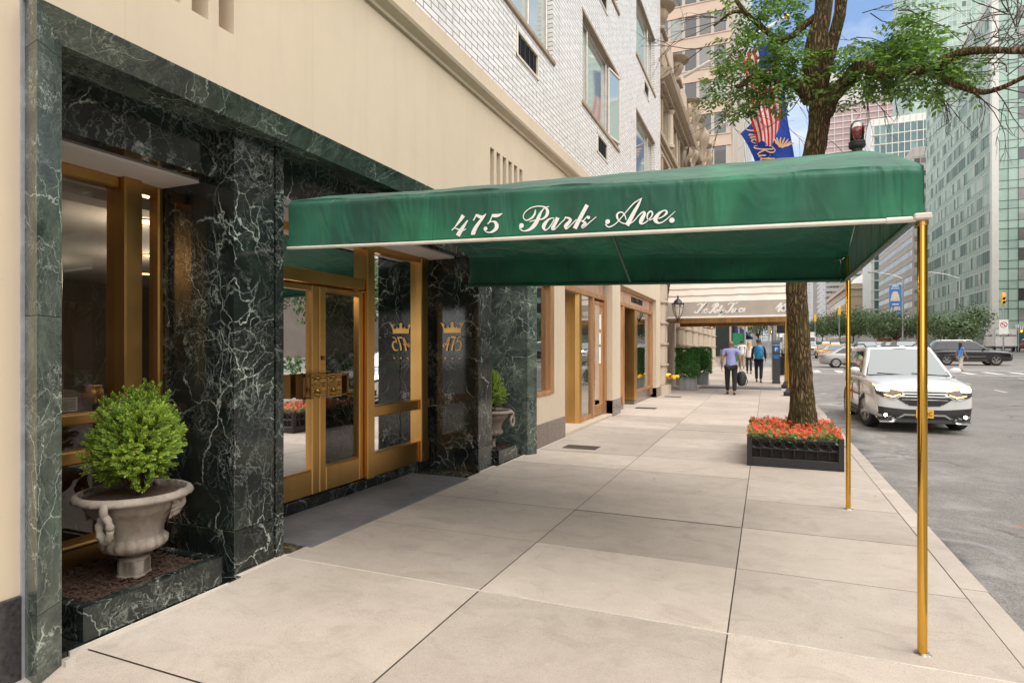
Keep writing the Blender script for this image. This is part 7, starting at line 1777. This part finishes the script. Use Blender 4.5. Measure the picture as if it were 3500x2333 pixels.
    m.build('hair',hair,t,smooth=True,world=False,fixn=False)
    for sx in (-1,1):
        m=MB(); m.ball(tuple(Vector((0.031*sx,0.100,1.645+dz))*s),0.010*s,8,6,(1.3,0.6,0.8)); m.build('eye',M['black'],t,world=False)
    m=MB(); m.ball(tuple(Vector((0,0.104,1.575+dz))*s),0.02*s,8,6,(1.1,0.4,0.3)); m.build('mouth',simple('lips',(0.30,0.09,0.08),0.5),t,world=False)
    return t,dz,s,AL,AR
black_cl=cloth('black_trousers',(0.014,0.014,0.016)); navy_cl=cloth('navy_suit',(0.016,0.022,0.045)); khaki=cloth('khaki_trousers',(0.38,0.29,0.19)); cream=cloth('cream_trousers',(0.58,0.50,0.42))
lilac=cloth('lilac_polo',(0.29,0.30,0.60)); white_sh=cloth('white_shirt',(0.70,0.68,0.66)); bluep=cloth('blue_blouse',(0.10,0.27,0.62),0.4)
h_grey=simple('grey_hair',(0.13,0.11,0.10),0.7); h_dark=simple('dark_hair',(0.018,0.012,0.010),0.55); h_blond=simple('blond_hair',(0.55,0.36,0.15),0.55); h_brown=simple('brown_hair',(0.07,0.04,0.025),0.6)
sh_b=simple('black_shoe',(0.012,0.011,0.011),0.4)
t1,dz,s,AL,AR=person('man in a lilac polo shirt walking away, carrying a black bag',(-1.08,21.2,ground_z(21.2)),R(2),1.80,lilac,black_cl,h_grey,sh_b,SKIN2,0.42,hairlen='bald',slim=1.14,armswing=0.12)
wr=Vector(AR[2]); hp=Vector((-1.08,21.2,ground_z(21.2)))+Matrix.Rotation(R(2),3,'Z')@(Vector((wr.x,wr.y,wr.z+dz))*s)
t=thing('backpack','black backpack carried low in the hand of the man in lilac','bag',(hp.x+0.03,hp.y,hp.z-0.55))
bl=simple('black_nylon',(0.018,0.019,0.018),0.6,0,0.3,12,0.3,30)
m=MB(); bb=(hp.x+0.04,hp.y,hp.z-0.42)
m.grid(lambda u,v:(bb[0]+0.15*math.cos(2*PI*u)*math.sin(PI*(0.06+0.9*v))**0.55,bb[1]+0.11*math.sin(2*PI*u)*math.sin(PI*(0.06+0.9*v))**0.55,bb[2]+0.24*math.cos(PI*(0.06+0.9*v))*-1),18,12); m.build('sack',bl,t,smooth=True)
m=MB(); m.grid(lambda u,v:(bb[0]+0.10*math.cos(2*PI*u)*math.sin(PI*(0.1+0.8*v))**0.5,bb[1]-0.08+0.06*math.sin(2*PI*u),bb[2]-0.05-0.13*math.cos(PI*(0.1+.8*v))),14,8); m.build('front_pocket',bl,t,smooth=True)
m=MB(); m.tube([(bb[0]-0.05,bb[1],bb[2]+0.22),(hp.x,hp.y,hp.z-0.07),(bb[0]+0.05,bb[1],bb[2]+0.22)],0.010,6); m.tube([(bb[0]+0.14,bb[1],bb[2]+0.1),(bb[0]+0.19,bb[1],bb[2]-0.1),(bb[0]+0.12,bb[1],bb[2]-0.24)],0.012,5); m.build('strap',bl,t)
t2,dz,s,AL,AR=person('man in a navy suit walking away with a bright blue backpack',(-0.30,27.6,ground_z(27.6)),R(-4),1.84,navy_cl,navy_cl,h_brown,sh_b,SKIN,0.55,True,armswing=0.3)
t=thing('blue_backpack','bright blue backpack on the back of the man in the navy suit','bag',(-0.3,27.45,ground_z(27.6)+1.0))
blu=simple('blue_nylon',(0.02,0.22,0.42),0.6,0,0.2,12,0.2,30); z0=ground_z(27.6)
m=MB(); m.grid(lambda u,v:(-0.29+0.19*math.cos(2*PI*u)*math.sin(PI*(0.05+0.9*v))**0.5,27.38+0.13*math.sin(2*PI*u)*math.sin(PI*(.05+.9*v))**0.5,z0+1.27-0.29*math.cos(PI*(.05+.9*v))),18,12); m.build('sack',blu,t,smooth=True)
m=MB(); m.grid(lambda u,v:(-0.29+0.14*math.cos(2*PI*u)*math.sin(PI*(0.08+.84*v))**.5,27.27+0.07*math.sin(2*PI*u),z0+1.17-0.15*math.cos(PI*(.08+.84*v))),14,8); m.build('front_pocket',blu,t,smooth=True)
for sx in (-.1,.1):
    m=MB(); m.tube([(-0.29+sx,27.42,z0+1.52),(-0.29+sx*1.2,27.60,z0+1.55),(-0.29+sx*1.3,27.74,z0+1.40),(-0.29+sx*1.3,27.72,z0+1.15)],0.016,5); m.build('strap',blu,t)
person('blond woman in a white blouse and black trousers walking away',(-0.85,34.5,ground_z(34.5)),R(3),1.72,white_sh,black_cl,h_blond,sh_b,SKIN,0.6,True,'long',0.92,0.2)
person('man in a white shirt and khaki trousers with a dark cap walking away',(-1.40,40.0,ground_z(40)),R(5),1.74,white_sh,khaki,h_dark,sh_b,SKIN2,0.35,False,'short',1.1,0.15)
person('dark haired man in a dark suit far ahead beside the blond woman',(-0.4,44.0,road_z(44)),R(0),1.78,navy_cl,navy_cl,h_dark,sh_b,SKIN,0.5,True)
person('woman in a blue blouse and cream trousers crossing the road at the right',(10.35,42.2,road_z(42.2)),R(-62),1.74,bluep,cream,h_dark,sh_b,SKIN2,0.62,False,'long',0.93,0.25)
# ------------------------------------------------------------------ street furniture
y=27.0; z0=ground_z(y)
t=thing('parking_meter','dark grey parking pay station with a round blue letter sign','meter',(0.37,y,z0))
m=MB(); m.cbox(0.21,0.53,y-0.14,y+0.16,z0,z0+0.10,0.01); m.prism([(y-0.13,z0+0.1),(y+0.15,z0+0.1),(y+0.15,z0+1.78),(y-0.13,z0+1.66)],'x',0.23,0.51); m.build('cabinet',simple('meter_grey',(0.055,0.058,0.065),0.45,0.2,0.1,8),t)
m=MB(); m.box(0.24,0.50,y-0.137,y-0.131,z0+1.52,z0+1.64); m.box(0.26,0.48,y-0.137,y-0.131,z0+1.02,z0+1.17); sg=m.build('sign_panel',M['blue_sign'],t)
m=MB(); m.tube([(0.37,y-0.130,z0+1.40),(0.37,y-0.138,z0+1.40)],0.115,24); rd=m.build('round_sign',M['blue_sign'],t)
text_mb('P',0.20,FACE_NY((0.37,y-0.141,z0+1.40)),0.003,0,'CENTER',0.004).build('lettering',M['white_paint'],rd,fixn=False)
m=text_mb('MUNIMETER',0.055,FACE_NY((0.37,y-0.139,z0+1.58)),0.002); m.build('lettering',M['white_paint'],sg,fixn=False)
t=thing('litter_bin','black slatted litter bin behind the parking meter','bin',(0.62,33.0,ground_z(33)))
m=MB(); m.cyl(0.62,33,ground_z(33)+0.03,ground_z(33)+0.92,0.20,20); m.build('liner',M['black'],t)
m=MB()
for k in range(26): 
    a=2*PI*k/26; m.obox(Matrix.Translation((0.62+0.235*math.cos(a),33+0.235*math.sin(a),ground_z(33)+0.5))@Matrix.Rotation(a,4,'Z'),0.012,0.032,0.9)
for z in (0.06,0.94): m.lathe([(0.225,z-0.02),(0.25,z-0.02),(0.25,z+0.02),(0.225,z+0.02)],0.62,33,ground_z(33),24)
m.build('slat_cage',M['black_iron'],t)
def signpost(x,y,h,label,boards,r=0.03,mat=None,z0=None):
    z0=ground_z(y) if z0 is None else z0
    t=thing('sign_post',label,'sign',(x,y,z0))
    m=MB(); m.cyl(x,y,z0,z0+h,r,12); m.build('post',mat or M['steel'],t)
    for (dx,zc,w,hh,mt,txt,sz,tm) in boards:
        bk=0.006 if not txt else 0.0
        m=MB(); m.cbox(x+dx-w/2,x+dx+w/2,y-r-0.014+bk*1.0,y-r-0.002+bk,z0+zc-hh/2,z0+zc+hh/2,0.003); b=m.build('sign_board',mt,t)
        for i,ln in enumerate(txt):
            if ln=='<-':
                m=MB(); zz=z0+zc+0.0-hh*0.30; xx=x+dx; yy=y-r-0.016; m.box(xx-w*.36,xx+w*.36,yy-0.002,yy,zz-0.012,zz+0.012); m.add([(xx-w*.42,yy-0.0025,zz),(xx-w*.25,yy-0.0025,zz+0.035),(xx-w*.25,yy-0.0025,zz-0.035)],[(0,1,2)]); m.build('arrow',tm,b,fixn=False)
            else: text_mb(ln,sz,FACE_NY((x+dx,y-r-0.017,z0+zc+hh/2-sz*(0.9+1.05*i))),0.003,0,'CENTER',sz*0.02).build('lettering',tm,b,fixn=False)
    return t
signpost(0.80,25.9,4.6,'red no standing sign on a post behind the tree trunk',[(-0.28,4.05,0.40,0.62,M['red'],['No Standing','Anytime','<-'],0.068,M['white_paint']),(-0.30,3.95,0.48,0.95,M['black'],[],0,None),(-0.20,2.80,0.44,0.20,M['blue_sign'],['103957'],0.11,M['white_paint']),(-0.20,2.36,0.46,0.62,M['black'],[],0,None)],0.035)
signpost(0.30,29.6,4.4,'grey street sign pole with a small red plate behind the parking meter',[(0.25,2.55,0.30,0.26,M['red'],['<-'],0.05,M['white_paint'])],0.085)
t=thing('traffic_cone','orange traffic cone by the kerb behind the canopy pole','cone',(0.98,22.6,ground_z(22.6)))
m=MB(); m.cbox(0.80,1.16,22.42,22.78,ground_z(22.6),ground_z(22.6)+0.03,0.006); m.lathe([(0.14,0.03),(0.03,0.72),(0.02,0.72)],0.98,22.6,ground_z(22.6),18); cn=m.build('cone',M['orange'],t)
m=MB(); m.lathe([(0.098,0.30),(0.074,0.45)],0.98,22.6,ground_z(22.6),18); m.build('white_band',M['white_paint'],cn)
def ped_signal(x,y,label,z0=None,lit=True,h=3.0,back=False):
    z0=road_z(y)+0.15
    t=thing('pedestrian_signal',label,'signal',(x,y,z0))
    m=MB(); m.cyl(x,y,z0,z0+h,0.06,12); m.build('post',M['steel'],t)
    for dx in (-0.30,0.30) if back else (0.28,):
        m=MB(); m.cbox(x+dx-0.21,x+dx+0.21,y-0.14,y+0.12,z0+h-0.75,z0+h-0.27,0.02); hb=m.build('signal_head',M['yellow'],t)
        if lit:
            m=MB(); m.box(x+dx-0.16,x+dx+0.16,y-0.150,y-0.142,z0+h-0.70,z0+h-0.32); m.build('face',M['black'],hb)
            m=MB(); m.ball((x+dx,y-0.155,z0+h-0.50),0.10,10,6,(0.8,0.1,1.2)); m.build('hand_symbol',M['lamp_amber'],hb)
ped_signal(-1.35,44.2,'pair of yellow pedestrian signals seen from behind near the corner',None,False,3.45,True)
ped_signal(1.05,60.6,'orange lit pedestrian signal across the side street','',True,3.2); ped_signal(0.2,60.2,'lit pedestrian signal left of the other one across the side street','',True,3.0)
ped_signal(31.2,101,'orange lit pedestrian signal before the white box truck','',True,3.2)
def tsignal(x,y,h,label,lit,sign=False,back=False):
    z0=road_z(y)+0.15
    t=thing('traffic_signal',label,'signal',(x,y,z0)); m=MB(); m.cyl(x,y,z0,z0+h,0.07,12); m.build('post',M['steel'],t)
    m=MB(); m.cbox(x-0.18,x+0.18,y-0.16,y+0.14,z0+h,z0+h+1.15,0.04); m.add([(x-.1,y-.08,z0+h),(x+.1,y-.08,z0+h),(x+.1,y+.08,z0+h),(x-.1,y+.08,z0+h),(x,y,z0+h-0.3)],[(0,1,4),(1,2,4),(2,3,4),(3,0,4)]); hd=m.build('signal_head',M['yellow'],t)
    if not back:
        for k in range(3):
            z=z0+h+0.95-0.375*k; m=MB(); m.tube([(x,y-0.16,z),(x,y-0.17,z)],0.135,18); m.build('lens',M['lamp_red'] if (k==0 and lit) else M['black'],hd)
            m=MB(); m.grid(lambda u,v:(x+0.145*math.cos(PI*u),y-0.16-0.18*v*(0.4+0.6*math.sin(PI*u)),z+0.145*math.sin(PI*u)),10,2); m.build('visor',M['yellow'],hd)
    if sign:
        m=MB(); m.cbox(x-0.38,x+0.38,y-0.10,y-0.085,z0+h-3.0,z0+h-1.55,0.01); b=m.build('sign_board',M['white_paint'],t)
        m=MB(); ring=[(x+0.27*math.cos(a),y-0.105,z0+h-2.05+0.27*math.sin(a)) for a in [2*PI*k/28 for k in range(29)]]; m.tube(ring,0.028,6,False); m.tube([(x-0.19,y-0.106,z0+h-1.86),(x+0.19,y-0.106,z0+h-2.24)],0.024,6); m.build('red_ring',M['red'],b)
        Ms=FACE_NY((x,y-0.098,z0+h-2.05)); m=MB(); ribbon(m,[(0.06,-0.17,0.06),(0.06,-0.02,0.06),(0.0,0.05,0.06),(-0.08,0.05,0.06)],Ms,0,0.002); m.add([Ms@Vector(p) for p in ((-0.18,0.05,0.003),(-0.07,0.13,0.003),(-0.07,-0.03,0.003))],[(0,1,2)]); m.build('turn_arrow',M['black'],b,fixn=False)
tsignal(22.1,75.5,5.2,'yellow traffic signal showing red on a post with a no turn sign',True,True)
tsignal(9.75,99,5.3,'yellow traffic signal head seen edge on between the brass poles',False,False,True); tsignal(7.2,108,4.6,'small yellow signal head left of the far brass pole',False,False,True)
def lamp_post(x,y,label,banner,arm=-1,h=9.3):
    z0=road_z(y)+0.2
    t=thing('street_lamp',label,'street lamp',(x,y,z0)); m=MB(); m.tube([(x,y,z0),(x,y,z0+h)],[0.13,0.08],12); m.build('post',M['steel'],t)
    m=MB(); m.tube([(x,y,z0+h-0.2),(x+arm*1.2,y,z0+h+0.35),(x+arm*3.0,y,z0+h+0.75)],[0.05,0.045,0.04],8); a=m.build('arm',M['steel'],t)
    m=MB(); m.ball((x+arm*3.35,y,z0+h+0.75),0.40,12,8,(1.0,0.42,0.24)); m.build('lamp_head',M['zinc'],a,smooth=True)
    if banner:
        bx=x-0.95; m=MB(); m.tube([(x,y,z0+h-0.9),(x-1.5,y,z0+h-0.9)],0.03,6); m.tube([(x,y,z0+h-3.6),(x-1.5,y,z0+h-3.6)],0.03,6); m.build('banner_bracket',M['steel'],t)
        m=MB(); m.grid(lambda u,v:(x-1.42+1.27*u,y-0.03-0.05*math.sin(3*v+2*u),z0+h-3.6+2.7*v),4,8); b=m.build('banner',M['blue_sign'],t,smooth=True)
        m=MB(); Mb=FACE_NY((x-0.785,y-0.10,z0+h-2.3)); 
        for k,(dx,w_) in enumerate(((-0.34,.16),(-0.14,.22),(0.08,.22),(0.30,.18))): ribbon(m,[(dx*0.5,0.55,w_*.5),(dx*0.9,0.1,w_),(dx*1.3,-0.62,w_*1.25)],Mb,0.001*k,0.003)
        m.build('emblem',cream,b,fixn=False)
        m=text_mb('FINANCIAL',0.20,FACE_NY((x-0.785,y-0.10,z0+h-1.38)),0.004,0,'CENTER',0.006,0.9); text_mb('GREAT',0.26,FACE_NY((x-0.785,y-0.10,z0+h-1.10)),0.004,0,'CENTER',0.01,0.9,m); text_mb('avenue',0.26,FACE_NY((x-0.785,y-0.10,z0+h-3.32)),0.004,0.3,'CENTER',0.01,0.9,m); m.build('lettering',M['white_paint'],b,fixn=False)
lamp_post(15.4,86.7,'grey street lamp with the larger blue banner',True,-1); lamp_post(20.6,116,'grey street lamp with the smaller blue banner behind',True,1); lamp_post(20.5,84,'street lamp arm rising above the median tree at the right',False,-1,8.8)
# barrier, green boards and sidewalk clutter near the corner
t=thing('crowd_barrier','grey steel crowd barrier at the corner by the limestone house','barrier',(-1.9,43.6,ground_z(43)))
m=MB(); z0=ground_z(43.6); m.tube([(-2.9,43.6,z0+0.12),(-2.9,43.6,z0+1.08),(-0.9,43.6,z0+1.08),(-0.9,43.6,z0+0.12)],0.025,8); m.tube([(-2.9,43.6,z0+0.2),(-0.9,43.6,z0+0.2)],0.02,8)
for k in range(15): m.tube([(-2.8+k*0.128,43.6,z0+0.2),(-2.8+k*0.128,43.6,z0+1.08)],0.010,6)
m.build('rail',M['steel'],t)
m=MB(); m.cbox(-2.75,-2.35,43.3,43.9,z0,z0+0.04,0.01); m.cbox(-1.45,-1.05,43.3,43.9,z0,z0+0.04,0.01); m.build('foot',M['steel'],t)
t=thing('green_sign_board','green notice boards stacked on a grey post at the corner','sign',(-1.75,44.4,road_z(44.4)))
m=MB(); m.cyl(-1.75,44.4,road_z(44.4),road_z(44.4)+4.0,0.05,10); m.build('post',M['steel'],t)
for z,h_ in ((3.55,0.7),(2.0,0.8),(0.95,0.95)):
    m=MB(); m.cbox(-2.15,-1.35,44.28,44.33,road_z(44.4)+z-h_/2,road_z(44.4)+z+h_/2,0.01); m.build('board',M['green_sign'],t)
t=thing('info_kiosk','black framed kiosk screen with a red poster at the right edge','sign',(33.2,97,road_z(97)))
m=MB(); m.cbox(32.6,33.8,96.9,97.2,road_z(97)+1.9,road_z(97)+4.3,0.05); m.cbox(33.0,33.4,96.95,97.15,road_z(97),road_z(97)+1.9,0.02); m.build('frame',M['black_iron'],t)
m=MB(); m.box(32.72,33.68,96.885,96.898,road_z(97)+2.1,road_z(97)+3.4); m.build('poster',M['white_paint'],t)
m=MB(); m.box(32.72,33.68,96.880,96.898,road_z(97)+3.402,road_z(97)+4.15); m.build('poster_top',M['red'],t)
t=thing('shrub_tub','round grey shrub at the right edge before the kiosk','shrub',(31.5,88,road_z(88)+0.2))
r=random.Random(3); m=MB()
for k in range(700):
    d=Vector((r.gauss(0,1),r.gauss(0,1),r.gauss(0,1))).normalized(); p=Vector((33.0,93,road_z(93)+1.1))+Vector((d.x*1.5,d.y*1.0,d.z*1.0))*r.uniform(.6,1.0); sprig(m,p,d,r,3,0.2,0.1,0.06)
m.build('foliage',M['far_leaf'],t,fixn=False)
t=thing('orange_barricade','orange board barricade standing on the median behind the queue','barrier',(14.8,92,road_z(92)+0.2))
m=MB(); m.cbox(13.4,16.0,91.9,92.0,road_z(92)+0.9,road_z(92)+2.0,0.02); m.build('board',simple('orange_red_board',(0.55,0.13,0.05),0.6),t)
m=MB(); m.cbox(13.5,13.6,91.85,92.05,road_z(92),road_z(92)+2.0,0.01); m.cbox(15.8,15.9,91.85,92.05,road_z(92),road_z(92)+2.0,0.01); m.build('leg',M['steel'],t)
# ------------------------------------------------------------------ camera, sky and sun
cam=bpy.data.cameras.new('camera'); co=bpy.data.objects.new('camera',cam); COL.objects.link(co); SC.camera=co
cam.sensor_width=36; cam.lens=21.17; cam.shift_y=19/2352; cam.clip_end=4000; cam.clip_start=0.05
co.location=(0,0,1.5); co.rotation_euler=(R(90),0,R(22.9))
EL,AZ=R(52),R(112)     # sun bearing measured clockwise from +Y
W=bpy.data.worlds.new('World'); SC.world=W; W.use_nodes=True; nt=W.node_tree; nt.nodes.clear()
wo=nt.nodes.new('ShaderNodeOutputWorld'); bg=nt.nodes.new('ShaderNodeBackground'); nt.links.new(bg.outputs[0],wo.inputs[0]); bg.inputs[1].default_value=0.065
sk=nt.nodes.new('ShaderNodeTexSky'); sk.sky_type='NISHITA'; sk.sun_disc=False; sk.sun_elevation=EL; sk.sun_rotation=AZ; sk.air_density=1.0; sk.dust_density=0.6; sk.ozone_density=1.6; sk.altitude=0
tc=nt.nodes.new('ShaderNodeTexCoord'); mp=nt.nodes.new('ShaderNodeMapping'); mp.inputs['Scale'].default_value=(1,1,2.2); nt.links.new(tc.outputs['Generated'],mp.inputs[0])
nz=nt.nodes.new('ShaderNodeTexNoise'); nz.inputs['Scale'].default_value=2.6; nz.inputs['Detail'].default_value=8; nz.inputs['Roughness'].default_value=0.55; nz.inputs['Distortion'].default_value=0.3; nt.links.new(mp.outputs[0],nz.inputs['Vector'])
cr=nt.nodes.new('ShaderNodeValToRGB'); cr.color_ramp.elements[0].position=0.52; cr.color_ramp.elements[1].position=0.66; nt.links.new(nz.outputs[0],cr.inputs[0])
mx=nt.nodes.new('ShaderNodeMix'); mx.data_type='RGBA'; nt.links.new(cr.outputs[0],mx.inputs[0]); nt.links.new(sk.outputs[0],mx.inputs[6]); mx.inputs[7].default_value=(4.2,4.3,4.5,1)
# bright unseen cloud deck added overhead for soft fill, blue gap down the avenue
vd=nt.nodes.new('ShaderNodeVectorMath'); vd.operation='DOT_PRODUCT'; nt.links.new(tc.outputs['Generated'],vd.inputs[0]); vd.inputs[1].default_value=Vector((-0.02,0.90,0.42)).normalized()
na=nt.nodes.new('ShaderNodeMath'); na.operation='MULTIPLY_ADD'; nt.links.new(nz.outputs[0],na.inputs[0]); na.inputs[1].default_value=0.5; nt.links.new(vd.outputs['Value'],na.inputs[2])
cd=nt.nodes.new('ShaderNodeValToRGB'); cd.color_ramp.elements[0].position=0.92; cd.color_ramp.elements[0].color=(1,1,1,1); cd.color_ramp.elements[1].position=1.12; cd.color_ramp.elements[1].color=(0,0,0,1); 
nm=nt.nodes.new('ShaderNodeMath'); nm.operation='MULTIPLY'; nm.inputs[1].default_value=0.8; nt.links.new(na.outputs[0],nm.inputs[0]); nt.links.new(nm.outputs[0],cd.inputs[0])
cd.color_ramp.elements[0].position=0.92*0.8; cd.color_ramp.elements[1].position=1.12*0.8
m2=nt.nodes.new('ShaderNodeMix'); m2.data_type='RGBA'; nt.links.new(cd.outputs[0],m2.inputs[0]); nt.links.new(mx.outputs[2],m2.inputs[6]); m2.inputs[7].default_value=(9.0,8.9,8.8,1)
nt.links.new(m2.outputs[2],bg.inputs[0])
su=bpy.data.lights.new('sun','SUN'); su.energy=0.9; su.angle=R(60); su.color=(1.0,0.95,0.88)
so=bpy.data.objects.new('sun',su); COL.objects.link(so)
d=Vector((math.sin(AZ)*math.cos(EL),math.cos(AZ)*math.cos(EL),math.sin(EL)))
so.rotation_euler=d.to_track_quat('Z','Y').to_euler(); so.location=(0,0,60)
SC.view_settings.view_transform='Standard'; SC.view_settings.look='None'; SC.view_settings.gamma=1.0; SC.view_settings.exposure=1.85
SC.render.film_transparent=False
SC.cycles.max_bounces=8; SC.cycles.transparent_max_bounces=24; SC.cycles.glossy_bounces=5; SC.cycles.use_denoising=True
